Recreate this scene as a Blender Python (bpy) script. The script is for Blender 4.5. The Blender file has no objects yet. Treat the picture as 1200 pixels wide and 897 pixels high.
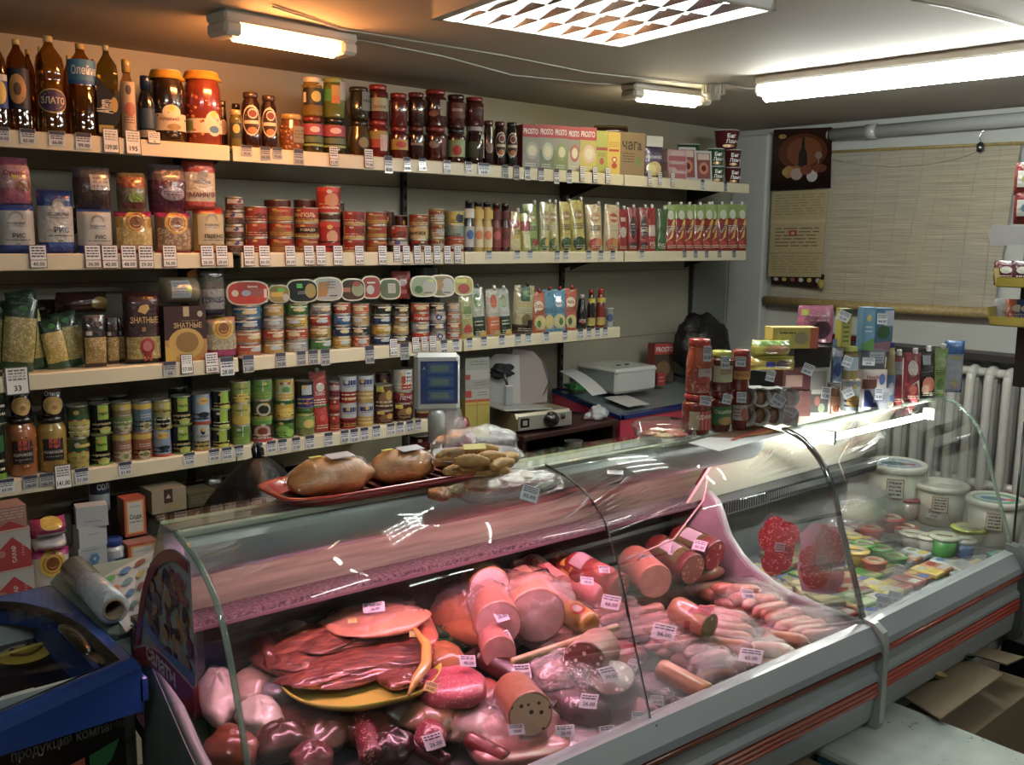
import bpy,math,random
from mathutils import Vector,Matrix,noise
random.seed(7)
SC=bpy.context.scene
COL=SC.collection
PI=math.pi
R=math.radians
FPX=1131.0
YAW,PITCH,ROLL=R(48.386),R(8.655),R(0.613)
EYE=Vector((0,0,1.7))
_F=Vector((math.cos(YAW)*math.cos(PITCH),math.sin(YAW)*math.cos(PITCH),-math.sin(PITCH)))
_R0=Vector((math.sin(YAW),-math.cos(YAW),0))
_U0=_R0.cross(_F)
_R=_R0*math.cos(ROLL)+_U0*math.sin(ROLL)
_U=-_R0*math.sin(ROLL)+_U0*math.cos(ROLL)
cd=bpy.data.cameras.new('camera')
cam=bpy.data.objects.new('camera',cd)
COL.objects.link(cam)
cd.sensor_fit='HORIZONTAL'; cd.sensor_width=36; cd.lens=36*FPX/1200
cd.clip_start=0.02
M3=Matrix((_R,_U,-_F)).transposed()
cam.matrix_world=Matrix.Translation(EYE)@M3.to_4x4()
SC.camera=cam
def ray(px,py):
 return _F+_R*((px-600)/FPX)-_U*((py-448.5)/FPX)
def hit(px,py,ax,val):
 "where the sight line through a photo point meets the plane axis=val of the real place"
 d=ray(px,py)
 return EYE+d*((val-EYE[ax])/d[ax])
def colx(px,y,z):
 "x of the point on the line (y,z fixed) that the photo shows at column px"
 a=_F+_R*((px-600)/FPX)
 zz=z-EYE.z
 det=a.y*_U.z-a.z*_U.y
 t=(y*_U.z-zz*_U.y)/det
 s=(a.y*zz-a.z*y)/det
 return t*a.x+s*_U.x
def depth(p):
 return(Vector(p)-EYE).dot(_F)
def scr(p):
 d=Vector(p)-EYE
 k=FPX/max(d.dot(_F),.01)
 return 600+d.dot(_R)*k,448.5-d.dot(_U)*k
def C(h):
 if isinstance(h,tuple):return h if len(h)==4 else(*h,1)
 h=h.lstrip('#')
 o=[]
 for i in(0,2,4):
  c=int(h[i:i+2],16)/255
  o.append(c/12.92 if c<=.04045 else((c+.055)/1.055)**2.4)
 return(*o,1)
MATS={}
def newmat(name):
 m=bpy.data.materials.new(name); m.use_nodes=True
 nt=m.node_tree; nt.nodes.clear()
 out=nt.nodes.new('ShaderNodeOutputMaterial')
 MATS[name]=m
 return m,nt,out
def colnode(nt,col):
 if col is None:
  a=nt.nodes.new('ShaderNodeAttribute'); a.attribute_name='Col'
  return a.outputs['Color']
 n=nt.nodes.new('ShaderNodeRGB'); n.outputs[0].default_value=C(col)
 return n.outputs[0]
def texco(nt,scale=(1,1,1),kind='Object'):
 t=nt.nodes.new('ShaderNodeTexCoord'); mp=nt.nodes.new('ShaderNodeMapping')
 mp.inputs['Scale'].default_value=scale
 nt.links.new(t.outputs[kind],mp.inputs['Vector'])
 return mp.outputs['Vector']
def noise_n(nt,vec,scale,detail=3,rough=.5):
 n=nt.nodes.new('ShaderNodeTexNoise'); n.inputs['Scale'].default_value=scale
 n.inputs['Detail'].default_value=detail; n.inputs['Roughness'].default_value=rough
 nt.links.new(vec,n.inputs['Vector'])
 return n.outputs['Fac']
def ramp(nt,fac,a,b,ca,cb):
 r=nt.nodes.new('ShaderNodeValToRGB'); e=r.color_ramp.elements
 e[0].position=a; e[1].position=b; e[0].color=C(ca); e[1].color=C(cb)
 nt.links.new(fac,r.inputs[0]); return r.outputs[0]
def mix(nt,fac,a,b,mode='MIX'):
 m=nt.nodes.new('ShaderNodeMix'); m.data_type='RGBA'; m.blend_type=mode
 for s,v in((m.inputs[0],fac),(m.inputs[6],a),(m.inputs[7],b)):
  if hasattr(v,'is_linked'):nt.links.new(v,s)
  elif isinstance(v,(int,float)):s.default_value=v
  else:s.default_value=C(v)
 return m.outputs[2]
def bump(nt,h,strength,dist=.01):
 b=nt.nodes.new('ShaderNodeBump'); b.inputs['Strength'].default_value=strength
 b.inputs['Distance'].default_value=dist
 nt.links.new(h,b.inputs['Height']); return b.outputs[0]
def prin(nt,out,col,rough=.5,metal=0,coat=0,spec=.5,nrm=None,sss=0,trans=0,emit=None,es=0):
 p=nt.nodes.new('ShaderNodeBsdfPrincipled')
 nt.links.new(col,p.inputs['Base Color'])
 if hasattr(rough,'is_linked'):nt.links.new(rough,p.inputs['Roughness'])
 else:p.inputs['Roughness'].default_value=rough
 p.inputs['Metallic'].default_value=metal
 p.inputs['Coat Weight'].default_value=coat; p.inputs['Coat Roughness'].default_value=.06
 p.inputs['Specular IOR Level'].default_value=spec
 if trans:p.inputs['Transmission Weight'].default_value=trans
 if nrm is not None:nt.links.new(nrm,p.inputs['Normal'])
 if out is not None:nt.links.new(p.outputs[0],out.inputs[0])
 return p
def simple(name,col=None,**k):
 m,nt,out=newmat(name)
 prin(nt,out,colnode(nt,col),**k)
 return m
def noisy(name,col=None,amt=.25,scale=20,bstr=.2,bscale=60,bdist=.004,stretch=(1,1,1),**k):
 m,nt,out=newmat(name)
 v=texco(nt,stretch)
 f=noise_n(nt,v,scale,4)
 c=mix(nt,1.0,colnode(nt,col),ramp(nt,f,.3,.7,(1-amt,)*3,(1+amt*.25,)*3),'MULTIPLY')
 nb=bump(nt,noise_n(nt,v,bscale,3),bstr,bdist)if bstr else None
 prin(nt,out,c,nrm=nb,**k)
 return m
def glassy(name,tint=(1,1,1),ior=1.45,base=0.02,gloss_rough=.02,bstr=0,bscale=30,stretch=(1,1,1),veil=0,boost=1.0,tints=None,veilc=(.9,.9,.92)):
 "thin clear sheet: what lies behind shows through, the surface mirrors by fresnel"
 m,nt,out=newmat(name)
 tr=nt.nodes.new('ShaderNodeBsdfTransparent'); gl=nt.nodes.new('ShaderNodeBsdfAnisotropic')
 gl.inputs['Roughness'].default_value=gloss_rough
 tr.inputs[0].default_value=C(tint)
 if tints=='attr':nt.links.new(colnode(nt,None),tr.inputs[0])
 geo=nt.nodes.new('ShaderNodeNewGeometry'); dt=nt.nodes.new('ShaderNodeVectorMath'); dt.operation='DOT_PRODUCT'
 nt.links.new(geo.outputs['Incoming'],dt.inputs[0]); nt.links.new(geo.outputs['Normal'],dt.inputs[1])
 def mm(op,a,b=None):
  n=nt.nodes.new('ShaderNodeMath'); n.operation=op
  for i,x in enumerate((a,b)):
   if x is None:continue
   if isinstance(x,(int,float)):n.inputs[i].default_value=x
   else:nt.links.new(x,n.inputs[i])
  return n.outputs[0]
 sch=mm('MULTIPLY_ADD',mm('POWER',mm('SUBTRACT',1.0,mm('ABSOLUTE',dt.outputs['Value'])),5.0),.75)
 sch.node.inputs[2].default_value=.03
 mth=nt.nodes.new('ShaderNodeMath'); mth.operation='MULTIPLY_ADD'
 mth.inputs[1].default_value=boost; mth.inputs[2].default_value=base
 nt.links.new(sch,mth.inputs[0]); mth.use_clamp=True
 if bstr:
  v=texco(nt,stretch)
  b=bump(nt,noise_n(nt,v,bscale,4,.6),bstr,.01)
  nt.links.new(b,gl.inputs['Normal'])
 mx=nt.nodes.new('ShaderNodeMixShader')
 nt.links.new(mth.outputs[0],mx.inputs[0])
 first=tr.outputs[0]
 if veil:
  df=nt.nodes.new('ShaderNodeBsdfDiffuse'); df.inputs[0].default_value=C(veilc)
  m0=nt.nodes.new('ShaderNodeMixShader'); m0.inputs[0].default_value=veil
  nt.links.new(tr.outputs[0],m0.inputs[1]); nt.links.new(df.outputs[0],m0.inputs[2]); first=m0.outputs[0]
 nt.links.new(first,mx.inputs[1]); nt.links.new(gl.outputs[0],mx.inputs[2])
 nt.links.new(mx.outputs[0],out.inputs[0])
 return m
def emitm(name,col,s):
 m,nt,out=newmat(name)
 e=nt.nodes.new('ShaderNodeEmission'); e.inputs[0].default_value=C(col); e.inputs[1].default_value=s
 nt.links.new(e.outputs[0],out.inputs[0]); return m
simple('paper',rough=.55)
simple('gloss',rough=.25,coat=.4)
simple('jar',rough=.18,coat=1.0,spec=.6)
simple('tin',rough=.3,metal=.85)
simple('matte',rough=.8,spec=.2)
noisy('foil',amt=.12,scale=40,bstr=.6,bscale=70,bdist=.008,rough=.22,coat=.7)
noisy('cloth',amt=.2,scale=30,bstr=.3,bscale=90,rough=.85)
noisy('bread',amt=.4,scale=28,bstr=.4,bscale=160,rough=.6)
noisy('meat',amt=.22,scale=45,bstr=.22,bscale=90,rough=.33,coat=.45)
noisy('card',amt=.1,scale=8,bstr=.08,bscale=40,rough=.8,spec=.2)
noisy('blackbag','#0b0b0e',amt=.2,bstr=.9,bscale=14,bdist=.02,rough=.5,coat=0)
glassy('glass',(.968,.985,.976),base=0.0,boost=.9,gloss_rough=0.0)
glassy('film',(.97,.96,.97),base=.05,gloss_rough=.07,bstr=1.0,bscale=55,boost=2.4,veil=.02,veilc=(.95,.85,.87))
glassy('clear',(.96,.97,.97),base=.03,gloss_rough=.04,boost=1.2,veil=.03)
glassy('oil',tints='attr',base=.04,gloss_rough=.03,boost=1.0,veil=.12,veilc='#6a4a10')
glassy('hazybag',(.9,.9,.92),base=.05,gloss_rough=.12,bstr=.9,bscale=30,boost=1.5,veil=.22)
def specks():
 for nm,sc,th,light in(('salami',190,.36,'#cc8c86'),('mosaic',75,.34,'#f0d3cc'),('grain',230,.5,'#f2e4c0')):
  m,nt,out=newmat(nm)
  v=texco(nt)
  vo=nt.nodes.new('ShaderNodeTexVoronoi'); vo.inputs['Scale'].default_value=sc
  nt.links.new(v,vo.inputs['Vector'])
  f=ramp(nt,vo.outputs['Distance'],th-.08,th+.08,(1,1,1),(0,0,0))
  n2=ramp(nt,noise_n(nt,v,sc*.35,2),.42,.55,(0,0,0),(1,1,1))
  fm=mix(nt,1.0,f,n2,'MULTIPLY')
  if nm=='grain':fm=mix(nt,.6,fm,'#000000')
  c=mix(nt,fm,colnode(nt,None),light)
  prin(nt,out,c,rough=.35,coat=.3 if nm!='grain' else .1,nrm=bump(nt,vo.outputs['Distance'],.25,.002))
 m,nt,out=newmat('prune')
 vo=nt.nodes.new('ShaderNodeTexVoronoi'); vo.inputs['Scale'].default_value=55
 nt.links.new(texco(nt),vo.inputs['Vector'])
 prin(nt,out,mix(nt,ramp(nt,vo.outputs['Distance'],.2,.3,(1,1,1),(0,0,0)),colnode(nt,None),'#4c2c24'),rough=.35,coat=.4)
 m,nt,out=newmat('ribs')
 v=texco(nt,(1,3.2,2))
 f=noise_n(nt,v,26,6,.65)
 c=mix(nt,ramp(nt,f,.38,.62,(0,0,0),(1,1,1)),colnode(nt,None),'#94503c')
 c=mix(nt,ramp(nt,noise_n(nt,v,11,4),.5,.68,(0,0,0),(.8,.8,.8)),c,'#2c0d0a')
 prin(nt,out,c,rough=.3,coat=.7,nrm=bump(nt,f,.9,.01))
 m,nt,out=newmat('granite')
 v=texco(nt)
 f=noise_n(nt,v,130,3,.7)
 c=ramp(nt,f,.4,.62,'#2c2426','#786a6a')
 prin(nt,out,c,rough=.4)
 m,nt,out=newmat('wood')
 v=texco(nt,(1,12,12))
 f=noise_n(nt,v,5,5)
 prin(nt,out,mix(nt,ramp(nt,f,.3,.7,(0,0,0),(1,1,1)),colnode(nt,None),mix(nt,.4,colnode(nt,None),'#000000')),rough=.45)
specks()
def fbm(p,s=1.0):return noise.noise(Vector(p)*s)
class MB:
 def __init__(s):
  s.v=[]; s.f=[]; s.c=[]; s.m=[]; s.s=[]; s.mats=[]
 def mi(s,mat):
  if mat not in s.mats:s.mats.append(mat)
  return s.mats.index(mat)
 def add(s,vs,fs,col='#ffffff',mat='paper',smooth=True,T=None):
  b=len(s.v)
  s.v+=[tuple(T@Vector(p))for p in vs]if T is not None else[tuple(p)for p in vs]
  k=s.mi(mat); multi=isinstance(col,list)
  cc=None if multi else C(col)
  for i,f in enumerate(fs):
   s.f.append(tuple(b+j for j in f)); s.m.append(k); s.s.append(smooth)
   s.c.append(C(col[i])if multi else cc)
  return s
 def box(s,a,b,col='#ffffff',mat='paper',T=None,bev=0,top=None):
  x0,y0,z0=a; x1,y1,z1=b
  if not bev:
   v=[(x0,y0,z0),(x1,y0,z0),(x1,y1,z0),(x0,y1,z0),(x0,y0,z1),(x1,y0,z1),(x1,y1,z1),(x0,y1,z1)]
   f=[(0,3,2,1),(4,5,6,7),(0,1,5,4),(1,2,6,5),(2,3,7,6),(3,0,4,7)]
   return s.add(v,f,col,mat,False,T)
  e=min(bev,(x1-x0)/2.01,(y1-y0)/2.01,(z1-z0)/2.01)
  vs=[]; idx={}
  for i,(xo,xi)in enumerate(((x0,x0+e),(x1,x1-e))):
   for j,(yo,yi)in enumerate(((y0,y0+e),(y1,y1-e))):
    for k,(zo,zi)in enumerate(((z0,z0+e),(z1,z1-e))):
     for a_,p in enumerate(((xo,yi,zi),(xi,yo,zi),(xi,yi,zo))):
      idx[i,j,k,a_]=len(vs); vs.append(p)
  fs=[]
  for i in(0,1):fs.append([idx[i,j,k,0]for j,k in((0,0),(1,0),(1,1),(0,1))][::1 if i else-1])
  for j in(0,1):fs.append([idx[i,j,k,1]for i,k in((0,0),(0,1),(1,1),(1,0))][::1 if j else-1])
  for k in(0,1):fs.append([idx[i,j,k,2]for i,j in((0,0),(1,0),(1,1),(0,1))][::1 if k else-1])
  for i in(0,1):
   for j in(0,1):fs.append([idx[i,j,0,0],idx[i,j,1,0],idx[i,j,1,1],idx[i,j,0,1]][::1 if i!=j else-1])
  for i in(0,1):
   for k in(0,1):fs.append([idx[i,0,k,0],idx[i,1,k,0],idx[i,1,k,2],idx[i,0,k,2]][::-1 if i!=k else 1])
  for j in(0,1):
   for k in(0,1):fs.append([idx[0,j,k,1],idx[1,j,k,1],idx[1,j,k,2],idx[0,j,k,2]][::1 if j!=k else-1])
  for i in(0,1):
   for j in(0,1):
    for k in(0,1):fs.append([idx[i,j,k,a_]for a_ in(0,1,2)][::1 if(i+j+k)%2 else-1])
  return s.add(vs,fs,col,mat,False,T)
 def lathe(s,prof,n=20,col='#ffffff',mat='paper',T=None,cols=None,sx=1,sy=1,cap=True,smooth=True,wob=0):
  vs=[]; fs=[]; cl=[]
  for i,(r,z)in enumerate(prof):
   for k in range(n):
    a=2*PI*k/n; w=1+(wob*fbm((math.cos(a)*2,math.sin(a)*2,z*20))if wob else 0)
    vs.append((r*w*math.cos(a)*sx,r*w*math.sin(a)*sy,z))
  for i in range(len(prof)-1):
   for k in range(n):
    fs.append((i*n+k,i*n+(k+1)%n,(i+1)*n+(k+1)%n,(i+1)*n+k)); cl.append(cols[i]if cols else col)
  if cap:
   if prof[0][0]>1e-5:fs.append(tuple(range(n))[::-1]); cl.append(cols[0]if cols else col)
   if prof[-1][0]>1e-5:fs.append(tuple((len(prof)-1)*n+k for k in range(n))); cl.append(cols[-1]if cols else col)
  return s.add(vs,fs,cl,mat,smooth,T)
 def tube(s,pts,r,n=8,col='#ffffff',mat='paper',T=None,caps=True,sy=1):
  pts=[Vector(p)for p in pts]; vs=[]; fs=[]
  m=len(pts); up=None
  for i,p in enumerate(pts):
   t=(pts[min(i+1,m-1)]-pts[max(i-1,0)]).normalized()
   if up is None:up=Vector((0,0,1))if abs(t.z)<.9 else Vector((1,0,0))
   a=t.cross(up).normalized(); b=a.cross(t).normalized(); up=b
   rr=r[i]if isinstance(r,(list,tuple))else r
   for k in range(n):
    q=2*PI*k/n
    vs.append(p+a*math.cos(q)*rr+b*math.sin(q)*rr*sy)
  for i in range(m-1):
   for k in range(n):
    fs.append((i*n+k,i*n+(k+1)%n,(i+1)*n+(k+1)%n,(i+1)*n+k))
  if caps:fs.append(tuple(range(n))[::-1]); fs.append(tuple((m-1)*n+k for k in range(n)))
  return s.add(vs,fs,col,mat,True,T)
 def ell(s,c,r,col='#ffffff',mat='paper',n=14,m=9,T=None,wob=0,ws=30,flat=None,sq=1):
  vs=[]; fs=[]
  for i in range(m+1):
   th=PI*i/m
   for k in range(n):
    a=2*PI*k/n
    d=Vector((math.sin(th)*math.cos(a),math.sin(th)*math.sin(a),math.cos(th)))
    if sq!=1:d=Vector([math.copysign(abs(q)**sq,q)for q in d])
    w=1+(wob*fbm((c[0]*7+d.x*1.7,c[1]*7+d.y*1.7,c[2]*7+d.z*1.7))if wob else 0)
    p=Vector((c[0]+d.x*r[0]*w,c[1]+d.y*r[1]*w,c[2]+d.z*r[2]*w))
    if flat is not None:p.z=max(p.z,flat)
    vs.append(p)
  for i in range(m):
   for k in range(n):fs.append((i*n+k,(i+1)*n+k,(i+1)*n+(k+1)%n,i*n+(k+1)%n))
  return s.add(vs,fs,col,mat,True,T)
 def grid(s,fn,nu,nv,col='#ffffff',mat='paper',T=None,cf=None,smooth=True,flip=False):
  vs=[fn(i/nu,j/nv)for j in range(nv+1)for i in range(nu+1)]
  fs=[]; cl=[]
  for j in range(nv):
   for i in range(nu):
    a=j*(nu+1)+i; q=(a,a+1,a+nu+2,a+nu+1)
    fs.append(q[::-1]if flip else q); cl.append(cf((i+.5)/nu,(j+.5)/nv)if cf else col)
  return s.add(vs,fs,cl,mat,smooth,T)
 def prism(s,pts,x0,x1,col='#ffffff',mat='paper',T=None,smooth=False,closed=True):
  "outline in (y,z) swept along x"
  n=len(pts); vs=[(x0,y,z)for y,z in pts]+[(x1,y,z)for y,z in pts]
  fs=[(i,(i+1)%n,n+(i+1)%n,n+i)for i in range(n if closed else n-1)]
  if closed:fs+=[tuple(range(n))[::-1],tuple(range(n,2*n))]
  return s.add(vs,fs,col,mat,smooth,T)
 def plate(s,pts,y0,y1,col='#ffffff',mat='paper',T=None):
  "outline in (x,z) with thickness along y"
  n=len(pts); vs=[(x,y0,z)for x,z in pts]+[(x,y1,z)for x,z in pts]
  fs=[(i,(i+1)%n,n+(i+1)%n,n+i)for i in range(n)]+[tuple(range(n))[::-1],tuple(range(n,2*n))]
  return s.add(vs,fs,col,mat,False,T)
 def mesh(s,name):
  me=bpy.data.meshes.new(name)
  me.from_pydata(s.v,[],s.f)
  for mt in s.mats:me.materials.append(MATS[mt])
  me.polygons.foreach_set('material_index',s.m)
  me.polygons.foreach_set('use_smooth',s.s)
  at=me.attributes.new('Col','FLOAT_COLOR','CORNER')
  arr=[]
  for f,c,k in zip(s.f,s.c,s.m):
   d={'paper':.8,'gloss':.82,'foil':.82,'jar':.85,'tin':.85,'grain':.9,'meat':.86}.get(s.mats[k])
   if d:l=.3*c[0]+.59*c[1]+.11*c[2]; c=(*[(l+(x-l)*d)*.93 for x in c[:3]],1)
   arr+=list(c)*len(f)
  at.data.foreach_set('color',arr)
  me.update()
  return me
 def build(s,name,parent=None,loc=None,rz=0,label=None):
  return obj(name,s.mesh(name),parent,loc,rz,label)
def obj(name,me,parent=None,loc=None,rz=0,label=None):
 o=bpy.data.objects.new(name,me); COL.objects.link(o)
 if parent is not None:o.parent=parent
 if loc is not None:o.location=loc
 if rz:o.rotation_euler=(0,0,rz)
 if label:o['label']=label
 return o
THINGS=[]
def tag(o,label,cat,group=None,kind=None):
 o['label']=label; o['category']=cat
 if group:o['group']=group
 if kind:o['kind']=kind
 THINGS.append(o)
 return o
def thing(name,label,cat,loc=(0,0,0),rz=0,group=None):
 o=bpy.data.objects.new(name,None); COL.objects.link(o)
 o.empty_display_size=.05
 o.location=loc; o.rotation_euler=(0,0,rz)
 return tag(o,label,cat,group)
def struct(name,mb,parent=None):
 o=mb.build(name,parent)
 if parent is None:o['kind']='structure'
 return o
def spawn(design,loc,label,group=None,rz=0,s=1.0,tilt=None,sc=None):
 name,cat,parts=design
 if len(parts)==1:
  o=obj(name,parts[0][1])
  o.location=loc; o.rotation_euler=(tilt[0]if tilt else 0,tilt[1]if tilt else 0,rz)
  tag(o,label,cat,group)
 else:
  o=thing(name,label,cat,loc,rz,group)
  if tilt:o.rotation_euler=(tilt[0],tilt[1],rz)
  for p in parts:
   q=obj(p[0],p[1],o)
   for sp in(p[2]if len(p)>2 else[]):obj(sp[0],sp[1],q)
 o.scale=sc if sc else(s,s,s)
 return o
_TXT={}
def glyphs(s,bold=0.0):
 k=(s,bold)
 if k in _TXT:return _TXT[k]
 cu=bpy.data.curves.new('t','FONT'); cu.body=s; cu.resolution_u=2; cu.offset=bold; cu.fill_mode='BOTH'
 o=bpy.data.objects.new('t',cu); COL.objects.link(o)
 bpy.context.view_layer.update()
 dg=bpy.context.evaluated_depsgraph_get()
 me=o.evaluated_get(dg).to_mesh()
 vs=[(v.co.x,v.co.y)for v in me.vertices]; fs=[tuple(p.vertices)for p in me.polygons]
 o.evaluated_get(dg).to_mesh_clear()
 bpy.data.objects.remove(o); bpy.data.curves.remove(cu)
 if vs:
  x0=min(v[0]for v in vs); x1=max(v[0]for v in vs); y0=min(v[1]for v in vs); y1=max(v[1]for v in vs)
  H=max(y1-y0,1e-4)
  vs=[((x-(x0+x1)/2)/H,(y-(y0+y1)/2)/H)for x,y in vs]
  w=(x1-x0)/H
 else:w=0
 _TXT[k]=(vs,fs,w)
 return _TXT[k]
class Flat:
 def __init__(s,o,r=(1,0,0),u=(0,0,1),n=(0,-1,0)):
  s.o,s.r,s.u,s.n=Vector(o),Vector(r),Vector(u),Vector(n); s.step=9
 def pt(s,u,v,o):return s.o+s.r*u+s.u*v+s.n*o
class Cyl:
 def __init__(s,r,z0=0,sy=1):s.r=r; s.z0=z0; s.sy=sy; s.step=r*.35
 def pt(s,u,v,o):
  a=u/s.r
  return Vector(((s.r+o)*math.sin(a),-(s.r+o)*math.cos(a)*s.sy,v+s.z0))
class Soft:
 def __init__(s,fn,step):s.fn=fn; s.step=step
 def pt(s,u,v,o):
  p=Vector(s.fn(u,v)); return p+Vector((0,-1,0))*(o+.0006)
class Pr:
 "prints shapes on a face, each a hair above the last"
 def __init__(s,mb,surf,mat='paper',T=None,l0=.0003,dl=.0003):
  s.mb,s.surf,s.mat,s.T,s.l,s.dl=mb,surf,mat,T,l0,dl
 def _n(s):s.l+=s.dl; return s.l
 def rect(s,u0,v0,u1,v1,col,mat=None):
  o=s._n(); st=s.surf.step
  nu=max(1,min(16,math.ceil(abs(u1-u0)/st))); nv=max(1,min(10,math.ceil(abs(v1-v0)/st)))if isinstance(s.surf,Soft)else 1
  s.mb.grid(lambda a,b:s.surf.pt(u0+(u1-u0)*a,v0+(v1-v0)*b,o),nu,nv,col,mat or s.mat,s.T); return s
 def oval(s,uc,vc,ru,rv,col,n=18,mat=None,rot=0):
  o=s._n(); vs=[s.surf.pt(uc,vc,o)]; fs=[]
  rings=1 if s.surf.step>5 else 3
  cr,sr=math.cos(rot),math.sin(rot)
  for k in range(1,rings+1):
   for i in range(n):
    a=2*PI*i/n; x=ru*k/rings*math.cos(a); y=rv*k/rings*math.sin(a)
    vs.append(s.surf.pt(uc+x*cr-y*sr,vc+x*sr+y*cr,o))
  for i in range(n):
   j=(i+1)%n; fs.append((0,1+i,1+j))
   for k in range(rings-1):fs.append((1+k*n+i,1+(k+1)*n+i,1+(k+1)*n+j,1+k*n+j))
  s.mb.add(vs,fs,col,mat or s.mat,True,s.T); return s
 def poly(s,pts,col,mat=None):
  o=s._n(); s.mb.add([s.surf.pt(u,v,o)for u,v in pts],[tuple(range(len(pts)))],col,mat or s.mat,True,s.T); return s
 def txt(s,t,uc,vc,h,col,maxw=None,bold=.02,rot=0,mat=None):
  vs,fs,w=glyphs(t,bold)
  if not vs:return s
  o=s._n(); k=h; kx=h
  if maxw and w*h>maxw:kx=maxw/w
  cr,sr=math.cos(rot),math.sin(rot)
  s.mb.add([s.surf.pt(uc+x*kx*cr-y*k*sr,vc+x*kx*sr+y*k*cr,o)for x,y in vs],fs,col,mat or s.mat,False,s.T); return s
 def lines(s,u0,u1,v0,v1,n,col,th=.35,seed=1):
  "small print too fine to read: broken dark strokes"
  rr=random.Random(seed)
  for i in range(n):
   v=v1-(v1-v0)*(i+.5)/n; hh=(v1-v0)/n*th/2; u=u0
   while u<u1-1e-6:
    w=(u1-u0)*rr.uniform(.12,.34); e=min(u1,u+w)
    s.l-=s.dl; s.rect(u,v-hh,e,v+hh,col); u=e+(u1-u0)*.05
  s.l+=s.dl
  return s
def pspec(P,W,H,spec):
 for e in spec:
  k=e[0]
  if k=='r':P.rect(e[1]*W,e[2]*H,e[3]*W,e[4]*H,e[5])
  elif k=='o':P.oval(e[1]*W,e[2]*H,e[3]*W,e[4]*H,e[5],rot=e[6]if len(e)>6 else 0)
  elif k=='t':P.txt(e[1],e[2]*W,e[3]*H,e[4]*H,e[5],(e[6]if len(e)>6 else 1.7)*W,rot=e[7]if len(e)>7 else 0)
  elif k=='l':P.lines(e[1]*W,e[3]*W,e[2]*H,e[4]*H,e[5],e[6])
  elif k=='p':P.poly([(u*W,v*H)for u,v in e[1]],e[2])
_DC={}
def cached(fn):
 def g(*a,**k):
  key=(fn.__name__,repr(a),repr(sorted(k.items())))
  if key not in _DC:_DC[key]=fn(*a,**k)
  return _DC[key]
 return g
q2=lambda x:round(x/.002)*.002
@cached
def can(r,h,bg,spec=(),name='food_can',cat='can',rim='#b8b4a8',bands=()):
 b=MB(); e=min(.004,h*.12)
 b.lathe([(r*.9,0),(r,.0005),(r*1.02,e*.5),(r*.985,e),(r*.985,h-e),(r*1.02,h-e*.5),(r*1.0,h),(r*.92,h),(r*.9,h-.002),(0.0001,h-.002)],22,rim,'tin')
 l=MB(); cy=Cyl(r); l.lathe([(r,e),(r,h-e)],26,bg,'gloss',cap=False)
 P=Pr(l,cy,'gloss')
 for v0,v1,c in bands:l.lathe([(r+.0003,v0*h),(r+.0003,v1*h)],26,c,'gloss',cap=False)
 P.l=.0006
 pspec(P,r*1.25,h,spec)
 sd=int(r*9999+h*7777); P.lines(-r*1.0,r*.9,h*.12,h*.42,2,('#c8c0a8','#2c2420','#b09048')[sd%3],.3,sd); P.oval(r*(.2-(sd%5)*.15),h*.8,r*.22,h*.07,('#b8b0a0','#c0a040')[sd%2])
 return(name,cat,[('tin_body',b.mesh('tin_body')),('printed_label',l.mesh('printed_label'))])
@cached
def jar(r,h,fill,lid,spec=(),lab=None,shape='jar',name='glass_jar',cat='jar',lidh=None,cloth=False,bits=None):
 b=MB(); lh=lidh or min(.018,h*.14); rl=r*.86
 if shape=='hourglass':prof=[(r*.8,0),(r*.98,.006),(r,h*.3),(r*.82,h*.42),(r*.98,h*.62),(r*.95,h*.8),(r*.72,h-lh-.004),(r*.72,h-lh)]; rl=r*.76
 elif shape=='tall':prof=[(r*.85,0),(r,.006),(r,h*.55),(r*.9,h*.72),(r*.8,h-lh-.006),(r*.8,h-lh)]; rl=r*.84
 elif shape=='pot':prof=[(r*.7,0),(r*.92,.01),(r,h*.35),(r*.97,h*.6),(r*.78,h-lh-.004),(r*.78,h-lh)]; rl=r*.82
 else:prof=[(r*.88,0),(r,.006),(r,h*.74),(r*.96,h*.8),(r*.8,h-lh-.005),(r*.8,h-lh)]
 b.lathe(prof,22,fill,'jar',wob=.02)
 if bits:
  rr=random.Random(len(bits)+int(h*1e4))
  for i in range(26):
   a=rr.uniform(-1.7,1.2); z=rr.uniform(.08,.52 if shape=='tall' else .68)*h; s_=r*rr.uniform(.2,.27)
   b.ell((math.sin(a)*(r*1.045-s_),-math.cos(a)*(r*1.045-s_),z),(s_,s_,s_*.8),bits[i%len(bits)],'jar',8,6)
 c=MB()
 if cloth:
  c.lathe([(r*1.12,h-lh*1.5),(r*.95,h-lh*.9),(r*.9,h-lh*.2),(r*.86,h),(.001,h+.001)],24,cloth,'cloth',wob=.12,cols=[cloth,cloth,lid,lid])
 else:
  c.lathe([(rl,h-lh),(rl*1.03,h-lh+.001),(rl*1.03,h-.002),(rl*.96,h),(.001,h)],22,lid,'gloss')
 parts=[('jar_body',b.mesh('jar_body')),('lid',c.mesh('lid'))]
 if spec or lab:
  l=MB(); cy=Cyl(r*1.0 if shape!='pot' else r*.985)
  P=Pr(l,cy,'paper',l0=.001)
  if lab:P.rect(-lab[0]*r,lab[1]*h,lab[0]*r,lab[2]*h,lab[3])
  pspec(P,r*1.2,h,spec)
  parts.append(('label',l.mesh('label')))
 return(name,cat,parts)
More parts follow.
